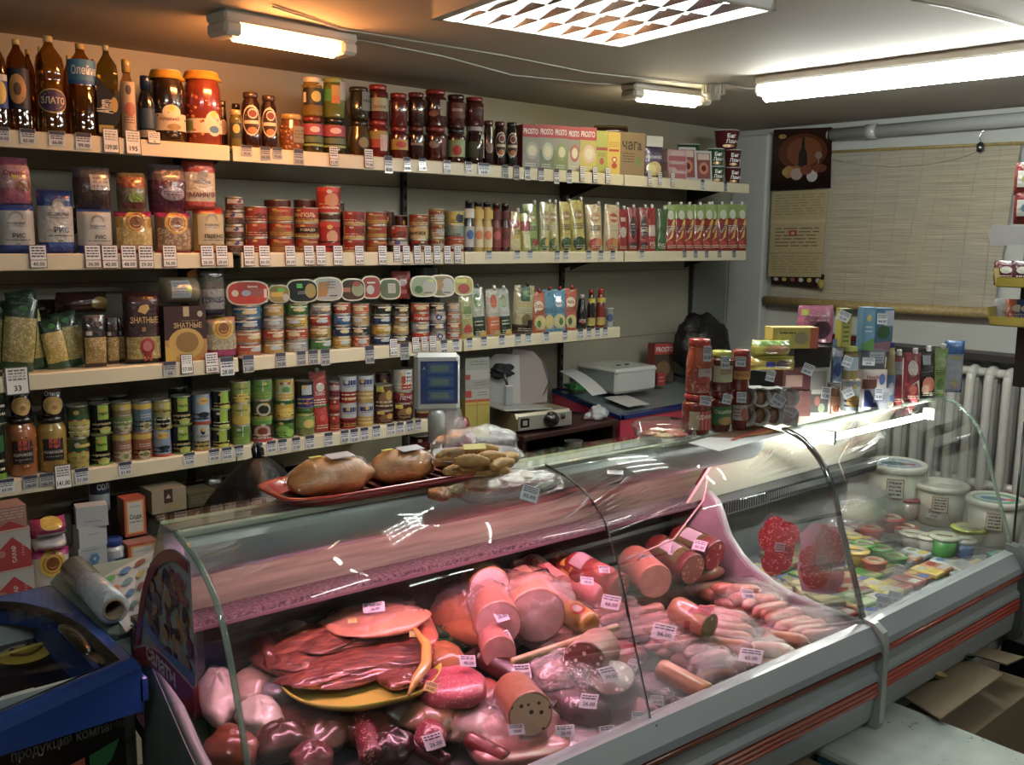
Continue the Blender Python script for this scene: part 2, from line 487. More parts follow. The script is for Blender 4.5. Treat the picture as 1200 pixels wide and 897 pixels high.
@cached
def bottle(r,h,fill,cap,spec=(),lab=None,kind='oil',name='oil_bottle',cat='bottle',mat='oil',neck=.3,square=False,capr=None,caph=.06):
 b=MB(); rn=r*neck; ch=h*caph; n=22
 if kind=='oil':prof=[(r*.7,0),(r*.96,.008),(r,h*.06),(r*.96,h*.12),(r,h*.2),(r,h*.5),(r*.92,h*.54),(r,h*.58),(r,h*.7),(r*.9,h*.79),(rn*1.2,h*.9),(rn,h-ch)]
 elif kind=='wine':prof=[(r*.9,0),(r,.006),(r,h*.58),(r*.85,h*.68),(rn,h*.8),(rn,h-ch)]
 elif kind=='sauce':prof=[(r*.9,0),(r,.006),(r,h*.5),(r*.8,h*.64),(rn*1.3,h*.8),(rn,h-ch)]
 if square:
  c8=lambda k:1.0
  vs=[]; fs=[]
  for rr_,z in prof:
   for a,m in((-45,1),(-30,.93),(30,.93),(45,1),(60,.93),(120,.93),(135,1),(150,.93),(210,.93),(225,1),(240,.93),(300,.93)):
    q=rr_*(1.25*m if rr_>r*.8 else 1)
    vs.append((q*math.cos(R(a)),q*math.sin(R(a)),z))
  for i in range(len(prof)-1):
   for k in range(12):fs.append((i*12+k,i*12+(k+1)%12,(i+1)*12+(k+1)%12,(i+1)*12+k))
  fs.append(tuple(range(12))[::-1])
  b.add(vs,fs,fill,mat,False)
 else:b.lathe(prof,n,fill,mat)
 c=MB(); cr=capr*r if capr else rn*1.12
 c.lathe([(cr,h-ch),(cr,h-.003),(cr*.9,h),(.001,h)],16,cap,'gloss')
 parts=[('bottle_body',b.mesh('bottle_body')),('cap',c.mesh('cap'))]
 if spec or lab:
  l=MB(); cy=Cyl(r)if not square else Flat((0,-r*1.1,0))
  P=Pr(l,cy,'paper',l0=.001)
  if lab:P.rect(-lab[0]*r,lab[1]*h,lab[0]*r,lab[2]*h,lab[3])
  pspec(P,r*1.15,h,spec)
  parts.append(('label',l.mesh('label')))
 return(name,cat,parts)
def softfn(w,h,t,kind,seed=0):
 "front face of a filled bag standing at the origin"
 def fn(u,v):
  s_=max(-1,min(1,u/(w/2))); q=max(0,min(1,v/h))
  ex=max(0.0,1-abs(s_)**3.0)**.5
  if kind=='stand':pz=(.12+.88*min(1,q/.12)**.5)*(1-max(0,(q-.25)/.75)**1.6*.97)
  elif kind=='brick':pz=min(1,(q/.06))**.4*min(1,max(0,(1-q))/.1)**.45
  else:pz=max(0.0,math.sin(PI*min(max(q,.012),.988)))**.5
  nz=1+.10*fbm((u*22+seed,v*22,seed*3.1))
  wid=1.0 if kind!='pillow' else .93+.07*math.sin(PI*q)
  return Vector((u*wid,-t/2*ex*pz*nz,v))
 return fn
@cached
def bag(w,h,t,bg,spec=(),kind='pillow',name='packet',cat='packet',mat='foil',crimp=None,topc=None,botc=None,topf=.12,botf=.12,fillc=None,win=None,seed=0,cap=None,capx=0,back=None):
 m=MB(); fn=softfn(w,h,t,kind,seed)
 def cf(a,b_):
  if topc and b_>1-topf:return topc
  if botc and b_<botf:return botc
  return bg
 nu,nv=12,16
 m.grid(lambda a,b_:fn((a-.5)*w,b_*h),nu,nv,None,mat,cf=cf)
 m.grid(lambda a,b_:(lambda p:(p.x,-p.y,p.z))(fn((a-.5)*w,b_*h)),nu,nv,None,mat,cf=(lambda a,b_:back)if back else cf,flip=True)
 P=Pr(m,Soft(fn,w/9),mat,l0=.0006,dl=.0004)
 if win:m.grid(lambda a,b_:fn(((win[0]+(win[2]-win[0])*a))*w/2,(win[1]+(win[3]-win[1])*b_)*h)+Vector((0,-.0008,0)),12,12,win[4],win[5]if len(win)>5 else 'grain')
 P.l=.0012
 pspec(P,w/2,h,spec)
 if cap or name=='carton':
  sd=int(w*9999+h*777); P.lines(-w*.36,w*.36,h*.44,h*.56,3,('#d0c8b0','#3c2c24')[sd%2],.35,sd); P.lines(-w*.3,w*.36,h*.06,h*.14,2,'#c8c0a8',.4,sd+1)
 if cap is None:return(name,cat,[('packet_body',m.mesh('packet_body'))])
 c=MB(); c.lathe([(.008,0),(.008,.016),(.0065,.018),(.001,.018)],12,cap,'gloss',T=Matrix.Translation((capx*w/2,0,h-.004)))
 return(name,cat,[('pouch_body',m.mesh('pouch_body')),('spout_cap',c.mesh('spout_cap'))])
@cached
def carton(w,d,h,bg,spec=(),side=None,topc=None,sspec=(),name='carton',cat='box',mat='paper',tspec=()):
 m=MB(); m.box((-w/2,-d/2,0),(w/2,d/2,h),bg,mat)
 if side:m.c[4]=m.c[5]=m.c[2]=m.c[3]=C(side); m.c[2]=C(bg)
 if side:m.c[3]=m.c[5]=C(side)
 if topc:m.c[1]=C(topc)
 pspec(Pr(m,Flat((0,-d/2,0)),mat),w/2,h,spec)
 pspec(Pr(m,Flat((-w/2,0,0),(0,-1,0),(0,0,1),(-1,0,0)),mat),d/2,h,sspec)
 pspec(Pr(m,Flat((0,-d/2,h),(1,0,0),(0,1,0),(0,0,1)),mat),w/2,d,tspec)
 return(name,cat,[('carton',m.mesh('carton'))])
@cached
def ovaltin(w,h,face,spec=(),rim='#c9bfa6',d=.028,name='oval_tin',cat='tin'):
 m=MB(); n=28; pts=[]
 for k in range(n):
  a=2*PI*k/n; c_,s_=math.cos(a),math.sin(a)
  pts.append((math.copysign(abs(c_)**.62,c_)*w/2,h/2+math.copysign(abs(s_)**.75,s_)*h/2))
 m.plate(pts,0,d,rim,'tin')
 m.plate([(x*.985,h/2+(z-h/2)*.985)for x,z in pts],-.002,0,rim,'tin')
 l=MB(); P=Pr(l,Flat((0,-.002,0)),'gloss'); P.poly([(x*.92,h/2+(z-h/2)*.88)for x,z in pts],face)
 pspec(P,w/2,h,spec)
 return(name,cat,[('tin_body',m.mesh('tin_body')),('printed_lid',l.mesh('printed_lid'))])
@cached
def tagcard(w,h,style,price,seed=0):
 "price card hanging on a shelf edge, its face towards -y, top at z=0"
 m=MB(); rr=random.Random(seed)
 if style=='red':
  m.box((-w/2,0,-h),(w/2,.0015,0),'#7d2b26','paper'); P=Pr(m,Flat((0,0,-h)))
  P.rect(-w*.46,h*.36,w*.46,h*.97,'#dfe1e6'); P.rect(-w*.46,h*.03,w*.46,h*.33,'#dcdcdc')
  P.lines(-w*.38,w*.38,h*.45,h*.93,4,'#3b3b47',.5,seed)
  P.txt(price,0,h*.17,h*.16,'#26262a',w*.8)
 elif style=='black':
  m.box((-w/2,0,-h),(w/2,.0015,0),'#3c423c','paper'); P=Pr(m,Flat((0,0,-h)))
  P.rect(-w*.44,h*.04,w*.44,h*.96,'#e2e4e6'); P.lines(-w*.36,w*.36,h*.5,h*.92,4,'#25253a',.6,seed)
  P.txt(price,0,h*.24,h*.2,'#202026',w*.75)
 else:
  bgc='#a7a8ab' if style=='grey' else '#d4d8e0'
  m.box((-w/2,0,-h),(w/2,.0015,0),bgc,'gloss'); P=Pr(m,Flat((0,0,-h)))
  P.rect(-w*.47,h*.74,w*.47,h*.99,'#33364c'); P.lines(-w*.4,w*.4,h*.42,h*.72,2,'#3d3f52',.5,seed)
  P.txt(price,0,h*.2,h*.24,'#2c2d3c',w*.8)
 return('hanging_price_card','price tag',[('price_card',m.mesh('price_card'))])
YS,YW=3.10,3.50
SZ={1:1.984,2:1.630,3:1.272,4:.958}
def zat(px,py,y):return hit(px,py,1,y).z
def put(dz,x0,x1,y0,y1,mk,label,group=None,z=None,y=None,face=0.0,jit=0,tilt=None,dep=None,hmin=.01):
 """stand one product where the photo shows it: x0..x1 / y0..y1 its box in the photo,
    z = the surface it stands on (a shelf number or a height); returns the height of its top"""
 xc=(x0+x1)/2
 if z is None:z=SZ[dz]if isinstance(dz,int)else dz
 yy=y if y is not None else YS+.045
 x=colx(xc,yy,z); dpt=depth((x,yy,z))
 rzz=-math.atan2(x,yy)*face
 tn=(xc-600)/FPX
 if getattr(mk,'flat',0):
  dv=Vector((math.cos(rzz),math.sin(rzz),0))
  w=(x1-x0)*dpt/FPX/max(.3,dv.dot(_R)-tn*dv.dot(_F)+mk.flat-1)
 else:w=(x1-x0)*dpt/FPX*math.cos(math.atan(tn))
 h=max(hmin,(y1-y0)*dpt/FPX*1.012)
 des,r=mk(w,h)
 if y is None:yy=YS+.02+r
 x=colx(xc,yy,z)
 rr=random.Random(int(x*1000)+int(z*777))
 if getattr(mk,'soft',0)and not tilt:tilt=(rr.uniform(-.08,.0),rr.uniform(-.07,.07))
 o=spawn(des,(x,yy,z),label,group,rz=rzz+rr.uniform(-jit,jit),tilt=tilt)
 return z+h,o
def mcan(bg,spec=(),rim='#b8b4a8',bands=(),**k):
 def f(w,h):r=q2(w/2); return can(r,q2(h),bg,spec,rim=rim,bands=bands,**k),r
 return f
def mjar(fill,lid,spec=(),lab=None,shape='jar',**k):
 def f(w,h):r=q2(w/2); return jar(r,q2(h),fill,lid,spec,lab,shape,**k),r
 return f
def mbot(fill,cap,spec=(),lab=None,kind='oil',**k):
 def f(w,h):r=q2(w/2); return bottle(r,q2(h),fill,cap,spec,lab,kind,**k),r
 return f
def mbag(bg,spec=(),t=.6,kind='pillow',**k):
 def f(w,h):ww=q2(w); return bag(ww,q2(h),q2(min(ww*t,.12)),bg,spec,kind,**k),q2(min(ww*t,.12))/2
 f.flat=1.1; f.soft='cap' in k
 return f
def mbox(bg,spec=(),d=.05,fw=None,**k):
 def f(w,h):return carton(q2(w),d,q2(h),bg,spec,**k),d/2
 f.flat=1.0
 return f
def moval(face,spec=(),**k):
 def f(w,h):return ovaltin(q2(w),q2(h),face,spec,**k),.03
 f.flat=1.0
 return f
S1,S2,S3,S4=1,2,3,4
FACE=.62
G1='oil bottles on the top shelf'
def P_(s,x0,x1,y0,y1,mk,label,group=None,**k):
 k.setdefault('face',FACE); k.setdefault('jit',.1)
 return put(s,x0,x1,y0,y1,mk,label,group,**k)[0]
amber='#c89848'
yb=YS+.16
for x0,x1,yt,lb in((-4,10,52,'oil bottle in the back row, at the left edge of the photo'),(30,46,54,'oil bottle in the back row with a pale yellow cap, left of the purple labelled bottle'),(46,58,50,'oil bottle peeping out behind the purple labelled bottle'),(78,92,58,'oil bottle with a pale cap standing behind the blue labelled bottle'),(108,118,60,'dark capped oil bottle standing behind the square olive oil bottle')):
 P_(S1,x0,x1,yt,152,mbot('#a87838','#d9b860' if x0<100 else '#4a3426'),lb,'oil bottles in the back row of the top shelf',y=yb)
P_(S1,-8,12,50,152,mbot(amber,'#e2b23c',[('r',-1,.25,1,.62,'#27489a'),('o',0,.42,.7,.13,'#f0c22a'),('r',-1,.55,1,.62,'#c9c4ba')]),'sunflower oil bottle cut by the left edge of the photo',G1)
P_(S1,12,38,48,153,mbot('#b07838','#e8c060',[('r',-1.1,.25,1.1,.68,'#1d1626'),('o',-.1,.46,.68,.16,'#d9902a'),('o',-.1,.46,.3,.07,'#7a4a1a')]),'sunflower oil bottle with a dark label showing a sunflower',G1)
P_(S1,45,80,47,158,mbot('#c8a450','#e8c878',[('o',.1,.34,1.0,.125,'#c2a24a'),('o',.1,.34,.93,.11,'#4a2352'),('t','ЗЛАТО',.1,.345,.07,'#e6d2a2',1.5)]),'wide sunflower oil bottle with a purple oval label',G1)
P_(S1,82,116,55,160,mbot('#c89c48','#e3b544',[('r',-1.15,.58,1.15,.82,'#3d83ad'),('r',-1.15,.56,1.15,.6,'#2b62a0'),('t','Олейна',.05,.71,.1,'#e9e9e4',1.7)]),'oil bottle with a blue band label high on its body',G1)
P_(S1,117,141,57,162,mbot('#a8a060','#c8b890',[('p',[(-.95,.03),(.2,.03),(.95,.25),(.95,.38),(-.95,.66)],'#171310'),('t','Altero',-.35,.34,.17,'#e4dcc8',1.2,1.571),('r',-.9,.06,.3,.14,'#b9a63c'),('o',.45,.36,.3,.08,'#c9a440')],square=True),'square olive oil bottle with a black label',G1)
P_(S1,142,161,74,164,mbot('#e0c8a0','#b8923c',[('r',-.9,.04,.9,.72,'#b79a7a'),('o',0,.62,.3,.06,'#4a3d38'),('o',.1,.38,.6,.09,'#a2543e'),('l',-.6,.2,.6,.3,3,'#6b4a3c')],kind='wine',neck=.5,name='vinegar_bottle',caph=.16),'narrow bottle with a tall gold cap and a pale pink label',G1)
P_(S1,163,183,91,165,mbot('#0f1420','#18264c',[('r',-1,.2,1,.5,'#22405c'),('r',-1,.06,1,.17,'#a9a98e')],kind='wine',mat='jar',neck=.55,name='sauce_bottle',caph=.2),'short dark bottle with a blue cap and blue label',G1)
P_(S1,177,219,84,167,mjar('#2a180a','#bfb6a4',[('r',-1.1,.17,1.1,.4,'#cdbb9e'),('o',.1,.42,.45,.1,'#d8c8a4'),('o',.1,.47,.16,.04,'#d8c01e'),('t','кущенко',0,.32,.05,'#7a2c20',1.5),('o',.2,.22,.35,.045,'#9a7a30')],name='pickle_jar',cloth='#c9922e',bits=['#33200e','#402a10','#241608']),'large jar of dark pickles with an orange paper cover on its lid')
P_(S1,217,261,87,171,mjar('#8a2a0c','#d8a640',[('r',-1.1,.17,1.1,.36,'#d2c2a8'),('o',.45,.3,.42,.17,'#d4c6ae'),('o',.45,.42,.16,.04,'#d8c01e'),('r',-1.1,.2,-.5,.33,'#8a9a4a'),('o',.45,.22,.25,.05,'#3f74a0')],name='pickle_jar',cloth='#cf8f2c',bits=['#b03a10','#c04a14','#a02c0c','#b86a1c']),'large jar of red tomatoes with an orange cloth on its lid')
P_(S1,256,267,112,166,mjar('#2a100c','#3a2418',[('o',0,.45,.7,.16,'#b09a88')],shape='tall',name='sauce_jar'),'slim dark sauce jar right behind the tomato jar',y=YS+.11)
AJ=[('o',0,.5,.82,.27,'#d8c6ae'),('o',0,.5,.72,.235,'#3a1410'),('o',.1,.62,.42,.09,'#d8c6b8'),('o',.1,.62,.34,.065,'#7c2a22'),('r',-.62,.44,.62,.5,'#d8c4a8'),('o',.05,.33,.4,.055,'#c07038')]
P_(S1,272,284,112,165,mjar('#2a120a','#3a2218',shape='hourglass',name='sauce_jar'),'dark waisted sauce jar half hidden behind the short pepper jar',y=YS+.14)
P_(S1,270,284,129,172,mjar('#6a6424','#b59c58',[('r',-.8,.25,.8,.65,'#2c3426'),('o',0,.5,.5,.12,'#c0a84a')],name='relish_jar'),'short green relish jar at the left end of the second top-shelf section')
P_(S1,284,306,110,174,mjar('#2e120a','#4a3222',AJ,shape='hourglass',name='sauce_jar'),'larger waisted brown sauce jar with an oval label')
P_(S1,306,326,113,175,mjar('#2e120a','#4a3222',AJ,shape='hourglass',name='sauce_jar'),'smaller waisted brown sauce jar with an oval label')
P_(S1,327,357,135,178,mjar('#7c4412','#b8944a',[('r',0,.25,1.0,.68,'#8c7a54'),('l',.1,.35,.9,.6,3,'#5a4a34')],name='mushroom_jar',shape='pot',bits=['#9a5a1c','#84480f']),'squat jar of amber mushrooms with a gold lid')
red,dred='#8c1a1a','#4a1412'
def stack2(x0,x1,y0,ym,y1,low,top,ll,lt,g='jars on the top shelf',**k):
 z=P_(S1,x0,x1,ym,y1,low,ll,g,**k); P_(S1,x0,x1,y0,ym,top,lt,g,z=z,**k)
pinklab=[('r',-1.1,.5,1.1,.8,'#a0344a'),('o',.1,.65,.4,.08,'#d8b8b8'),('r',-1.1,.3,1.1,.46,'#54643a'),('r',-1.1,.2,1.1,.26,'#87a03c')]
stack2(354,379,94,138,180,mjar('#3a3812','#7e2424',pinklab),mjar('#84681c','#c9c4b0',[('r',-1,.28,1,.72,'#1f1c14'),('p',[(-1,.72),(1,.72),(1,.95),(.2,.8)],'#c8c4b0'),('o',.1,.5,.4,.14,'#c8b43c'),('r',-.95,.35,-.7,.6,'#d8d0b8')]),'green pickle jar with a pink label, under the white-capped jar','white-capped jar of pickles with a black and white label, on the stack left of the green-lidded jar')
stack2(377,405,95,140,182,mjar('#3a3c14','#232018',pinklab),mjar('#6a7424','#8ca04a',[('r',-1.1,.4,-.3,.7,'#3c9a3c'),('r',-.3,.35,.3,.8,'#b8913a'),('r',.3,.45,1.1,.9,'#a9a9a4'),('o',0,.45,.3,.1,'#c86a2a')]),'dark-lidded pickle jar with a pink label, under the green-lidded jar','green-lidded jar with an orange and grey label, on top of a stack')
stack2(407,434,107,145,186,mjar('#4a3812','#2c2418',[('o',.3,.4,.5,.2,'#16140f'),('o',.3,.4,.4,.15,'#8a7c48')],shape='pot'),mjar('#2c2a14','#3a3028',[('r',.1,.3,1.1,.85,'#6e6c68'),('r',.2,.55,1,.62,'#28241e')],shape='pot'),'round-bellied jar of dark olives, at the bottom','round-bellied jar of dark olives, on top')
stack2(431,455,105,145,188,mjar('#6e1512',red,[('r',-1,.35,1,.72,'#9c8a2c'),('r',-1,.28,1,.5,'#b83a24'),('r',0,.2,.7,.62,'#c2a4a0')]),mjar('#5e1a14','#a42424',[('r',-1.1,.25,1.1,.62,'#a8a884'),('p',[(-1.1,.62),(1.1,.62),(1.1,.8)],'#4f8a4a'),('t','ДАНОВ',0,.36,.1,'#8a2020',1.5)]),'red-lidded jar of tomato paste with a yellow and red label','red-lidded jar with a green and cream label on top of a stack')
stack2(456,478,115,153,190,mjar('#5c130f',red,[('r',-1,.3,1,.62,'#b8912a'),('o',0,.46,.5,.1,'#b03020')]),mjar('#641712','#9a2222',[('p',[(-1,.7),(1,.5),(1,.2),(-1,.2)],'#b9aaa0'),('t','АЗ',0,.38,.2,'#7a1a1a',.9)]),'dark red sauce jar with a yellow label, under the jar with a slanting white label','dark red sauce jar with a slanting white label')
stack2(477,498,114,152,191,mjar('#36100d','#5c1a18',[('r',-.6,.45,.6,.52,'#8c7a70')]),mjar('#36100d','#6c1c1a',[('r',-.5,.4,.5,.46,'#6a3a34')]),'very dark jam jar with no bright label, at the bottom','very dark jam jar with no bright label, on top')
stack2(497,523,111,153,193,mjar('#4a120e','#7e1c1c',[('o',-.3,.5,.4,.1,'#8c8078'),('r',.3,.2,.8,.7,'#6a2a24')]),mjar('#4a120e','#8e2020',[('r',.2,.3,.9,.72,'#8a7a60'),('o',-.3,.35,.4,.08,'#9a5a3a')]),'wide jam jar with a dark red lid, at the bottom','wide jam jar with a dark red lid, on top')
stack2(523,545,116,154,194,mjar('#40130f','#1f1a1c',[('r',-1,.2,1,.68,'#8a9c64'),('o',0,.38,.45,.14,'#b02424')]),mjar('#4a1714','#3c1a18',[('r',-.9,.3,.9,.75,'#6a2b24'),('r',-.5,.5,.5,.58,'#b8a090')]),'jam jar with a pale green label of red apples','jam jar with a dark red label above the apple jar')
stack2(544,567,119,152,196,mjar('#30100e','#b9b4b8',[('p',[(0,.2),(1,.2),(1,.8),(.4,.8)],'#b8b2aa'),('r',-1,.2,0,.6,'#3a4a2c')],shape='tall'),mjar('#541512','#8e2222',[('r',-.3,.4,.9,.6,'#4a1a18')]),'tall dark jar with a white label and pale lid','dark jam jar with a red lid above the pale-lidded jar')
for x0,x1,lb in((566,578,'slim dark sauce jar next to the pale-labelled jar'),(578,592,'waisted dark sauce jar left of the last slim jar'),(592,606,'last slim dark sauce jar beside the red cartons')):
 P_(S1,x0,x1,146,197,mjar('#30100c' if x0<592 else '#222018','#5a2018' if x0<592 else '#2c2420',AJ if x0>570 else[('o',0,.4,.6,.12,'#8a6a5a')],shape='hourglass' if x0>570 else 'tall',name='sauce_jar'),lb,'slim jars beside the cartons')
def prosto(food,low):
 return[('r',-1,.72,1,1,'#b4202a'),('t','PROSTO',-.05,.85,.13,'#e8e0e0',1.7),('r',-1,0,1,.45,low),('o',.1,.42,.75,.2,food),('o',.1,.42,.5,.12,'#d8d0ac'),('l',-.7,.05,.5,.15,2,'#d0d0c8')]
for i,(x0,x1,y0,f,lo,nm)in enumerate(((606,626,149,'#a8a898','#8a8a84','grey bowl'),(626,643,150,'#b4bcb0','#6c7a5c','green and white'),(643,659,151,'#8a9a54','#7c8a48','green'),(659,673,153,'#b85a48','#b4b09c','pink'),(673,692,154,'#d8b4a0','#c9b83c','yellow'))):
 P_(S1,x0,x1,y0,199+i*1.6,mbox('#8f9184' if i!=4 else '#b8a83c',prosto(f,lo),d=.09,side='#8f2028' if i==0 else '#a8303a'),f'red-topped cereal carton with a {nm} picture','red-topped cereal cartons on the top shelf',face=.3,jit=.0)
for i,(x0,x1)in enumerate(((622,640),(640,656),(664,690))):
 P_(S1,x0,x1,144+i*2,198,mbox('#9ca836',(('r',-1,.9,1,.95,'#5a7a2c'),),d=.06),'lime green carton standing behind the red-topped cartons','lime cartons in the back row',y=YS+.2,face=0)
P_(S1,692,705,158,207,mbox('#a9ad34',[('r',-1,.55,1,.62,'#a4443c'),('o',0,.3,.4,.08,'#b8502c'),('l',-.7,.4,.7,.5,3,'#8c3c2c')],d=.09,side='#7d8f2c'),'narrow lime green carton between the red and yellow cartons',face=.3,jit=0)
P_(S1,705,720,160,208,mbox('#d8b41c',[('r',-.8,.55,.8,.6,'#c03424'),('o',.1,.36,.42,.07,'#c03424'),('o',.1,.36,.25,.04,'#e8d8a0'),('o',.1,.22,.42,.07,'#c03424'),('l',-.8,.65,.8,.78,3,'#b07820')],d=.09,side='#c49c18'),'bright yellow carton beside the brown carton',face=.3,jit=0)
P_(S1,720,750,162,211,mbox('#94784e',[('t','чагa',0,.7,.2,'#4a3a24',1.5),('l',-.7,.3,.2,.55,4,'#5a4a30'),('o',.5,.35,.2,.1,'#6c8a3c')],d=.07,side='#7a6240'),'plain brown paper carton with dark lettering',face=.3,jit=0)
zt=2.115
P_(S1,750,776,172,209,mbag('#4a3a5c',[('r',-1,.5,1,.78,'#5c4c70'),('t','ФИЛИРЕЙС',0,.64,.12,'#d8d4d8',1.6),('o',0,.28,.75,.22,'#d0bc6c'),('o',-.2,.28,.4,.12,'#e0d090')],kind='brick',t=.4),'purple packet with a picture of noodles',face=.3)
P_(S1,754,772,160,172,mbox('#bfc4bc',(),d=.06,name='foam_tray',cat='tray'),'small white foam tray lying on the purple noodle packet',z=SZ[1]+.148,face=.2)
for i in range(3):
 P_(S1,776,797,170+14*(2-i),184+14*(2-i),mbox('#b8969a' if i!=1 else '#a88088',[('r',-.9,.1,.9,.5,'#a85c64'),('l',-.6,.55,.6,.9,2,'#d0c0c0')],d=.1,name='noodle_packet',cat='packet',mat='gloss'),f'flat pink noodle packet, {("lowest", "middle", "topmost")[i]} of three in a pile','pile of pink noodle packets',z=SZ[1]+.042*i,face=.2)
for x0,x1,y0,y1,lb in((795,815,174,212,'white tray of instant noodles leaning on the shelf, larger one'),(814,833,178,213,'white tray of instant noodles leaning on the shelf, smaller one')):
 P_(S1,x0,x1,y0,y1,mbox('#b4b4b4',[('r',-.8,.08,.8,.92,'#8a4a4a'),('r',-.7,.7,.7,.9,'#c8b0a0'),('o',0,.42,.55,.2,'#c07a5c'),('o',0,.42,.3,.1,'#6a2a20')],d=.03,name='noodle_tray',cat='tray',mat='gloss'),lb,y=YS+.04,face=.5,tilt=(-.15,0))
@cached
def cup(r,h,bg,spec):
 b=MB(); b.lathe([(r*.78,0),(r*.8,.002),(r,h-.004),(r*1.04,h-.003),(r*1.04,h),(.001,h)],22,bg,'gloss',cols=[bg,bg,'#c8c8c8','#c8c8c8','#d0d0d0'])
 P=Pr(b,Cyl(r*.98),'gloss',l0=.001); pspec(P,r*1.2,h,spec)
 return('noodle_cup','cup',[('noodle_cup',b.mesh('noodle_cup'))])
def mcup(bg,spec=()):
 def f(w,h):r=q2(w/2); return cup(r,q2(h),bg,spec),r
 return f
BL=[('t','Биг',0,.68,.22,'#e8e4e0',.9),('t','Ланч',.05,.4,.22,'#e8e4e0',1.2),('o',-.2,.16,.4,.08,'#c8903c')]
z1=P_(S1,829,848,194,213,mcup('#2c5a34',BL),'green instant noodle cup at the bottom left of the pile','instant noodle cups')
P_(S1,829,848,174,194,mcup('#2f5e38',BL),'green instant noodle cup in the middle row of the pile','instant noodle cups',z=z1)
z1=P_(S1,848,868,195,214,mcup('#5c1a26',BL),'maroon instant noodle cup at the bottom of its pile','instant noodle cups')
z1=P_(S1,848,868,175,195,mcup('#5c1a26',BL),'maroon instant noodle cup in the middle of its pile','instant noodle cups',z=z1)
P_(S1,836,866,153,175,mcup('#641c28',BL),'widest maroon instant noodle cup on top of the pile','instant noodle cups',z=z1)
P_(S1,793,820,156,175,mcup('#2c5c38'),'green plastic tub standing behind the noodle trays',z=SZ[1]+.115,y=YS+.2)
P_(S1,693,738,143,160,mbag('#3a1a14',[('r',-.6,.3,.6,.6,'#5c2c1c')],t=1.0,kind='pillow',topc='#8a7038',topf=.2),'crumpled dark brown packet lying on top of the cartons',z=2.158,y=YS+.16)
GB='bags of rice and groats on the second shelf'
def podv(word,wcol='#2c3448',base='#b9b7b4'):
 return[('o',0,.74,.36,.13,'#8c8c8c'),('o',0,.72,.3,.1,base),('r',-.4,.6,.4,.7,base),('t','ПОДВОРЬЕ',0,.62,.055,'#3c3c46',1.15),('l',-.5,.55,.5,.58,1,'#6c6c74'),('t',word,.1,.38,.09,wcol,1.3),('l',-.6,.27,.7,.31,1,'#3c4866'),('r',-.12,.2,.12,.22,'#6c6c7c')]
def smile(band='#c4a21e',fc='#7e4a1c'):
 return[('o',.0,.74,.66,.27,'#c8a018'),('o',.0,.74,.5,.2,'#7a3c1c'),('o',0,.74,.46,.185,'#c89424'),('o',.0,.74,.34,.14,fc),('o',0,.7,.2,.05,'#c8902c'),('o',0,.72,.2,.05,fc)]
P_(S2,-4,44,241,298,mbag('#b3b1ae',podv('РИС'),kind='brick',botc='#24489c',botf=.2,topc='#24489c',topf=.1,mat='gloss'),'white rice bag with a blue base at the left edge of the photo',GB,face=.25)
P_(S2,44,91,224,297,mbag('#b3b1ae',podv('РИС'),kind='brick',botc='#24489c',botf=.16,topc='#1d3a86',topf=.26),'rice bag with a deep folded blue top',GB,face=.25)
P_(S2,90,135,246,297,mbag('#b5b3ae',podv('РИС'),kind='brick',botc='#24489c',botf=.18,topc='#24489c',topf=.08,mat='gloss'),'short white rice bag under the packet with a white sticker',GB,face=.25)
P_(S2,134,181,250,298,mbag('#b58c2e',smile(),kind='brick',topc='#a82462',topf=.14,botc='#a82462',botf=.1,win=(-.95,.1,.95,.62,'#a8924e')),'bag of yellow grain with a smiling sun emblem',GB,face=.25)
P_(S2,180,227,252,299,mbag('#7c5a44',smile(),kind='brick',topc='#a82462',topf=.14,botc='#a82462',botf=.08,win=(-.95,.1,.95,.62,'#7c6046')),'bag of brown buckwheat with a smiling sun emblem',GB,face=.25)
P_(S2,225,265,247,299,mbag('#a8902e',[('r',-.85,.2,.85,.84,'#b9ae8a')]+podv('ПШЕНО',base='#b9ae8a'),kind='brick',topc='#b02a22',topf=.14,botc='#b02a22',botf=.08,mat='gloss'),'millet bag in yellow with red ends',GB,face=.25)
P_(2,-4,41,190,243,mbag('#b05a74',[('r',-.9,.3,.9,.8,'#b88a94'),('t','Сушки',-.1,.62,.13,'#7c2030',1.3),('o',.4,.36,.5,.12,'#8c5a3c'),('r',-.3,.5,.1,.57,'#c0c040')],t=.7),'pink packet of biscuits lying on top of the leftmost rice bag',GB,z=SZ[2]+.148,face=.25,tilt=(-.15,0))
P_(2,84,134,202,250,mbag('#4a3838',[('r',-.25,.45,.8,.82,'#a09aa0'),('l',-.1,.5,.7,.78,3,'#6a5a60')],t=.7,topc='#5c5a60',topf=.25),'dark cellophane packet with a white sticker on the short rice bag',GB,z=SZ[2]+.138,face=.25)
P_(2,136,174,207,252,mbag('#6c6248',[('r',-1,.62,1,.9,'#8e4a2c'),('o',.1,.38,.5,.14,'#7c9a3c'),('r',-.8,.1,.8,.26,'#6a3a34')],t=.7),'brown and orange packet with a green oval on the grain bag',GB,z=SZ[2]+.13,face=.25)
P_(2,172,222,198,255,mbag('#55203a',[('o',.1,.42,.62,.14,'#8a7c90'),('l',-.4,.38,.55,.48,2,'#3c2c44')],t=.7,topc='#6c5a60',topf=.3),'burgundy cellophane packet on the buckwheat bag',GB,z=SZ[2]+.125,face=.25)
P_(2,212,256,190,248,mbag('#bcb3a0',[('o',0,.68,.3,.1,'#8c8c88'),('t','ПОДВОРЬЕ',0,.56,.06,'#3c3c46',1.2),('t','МАННАЯ',0,.32,.1,'#7c2a1c',1.5)],t=.6,kind='brick',topc='#9c2a18',topf=.26,botc='#a83018',botf=.16),'semolina bag with a red top lying on the millet bag',GB,z=SZ[2]+.14,face=.25)
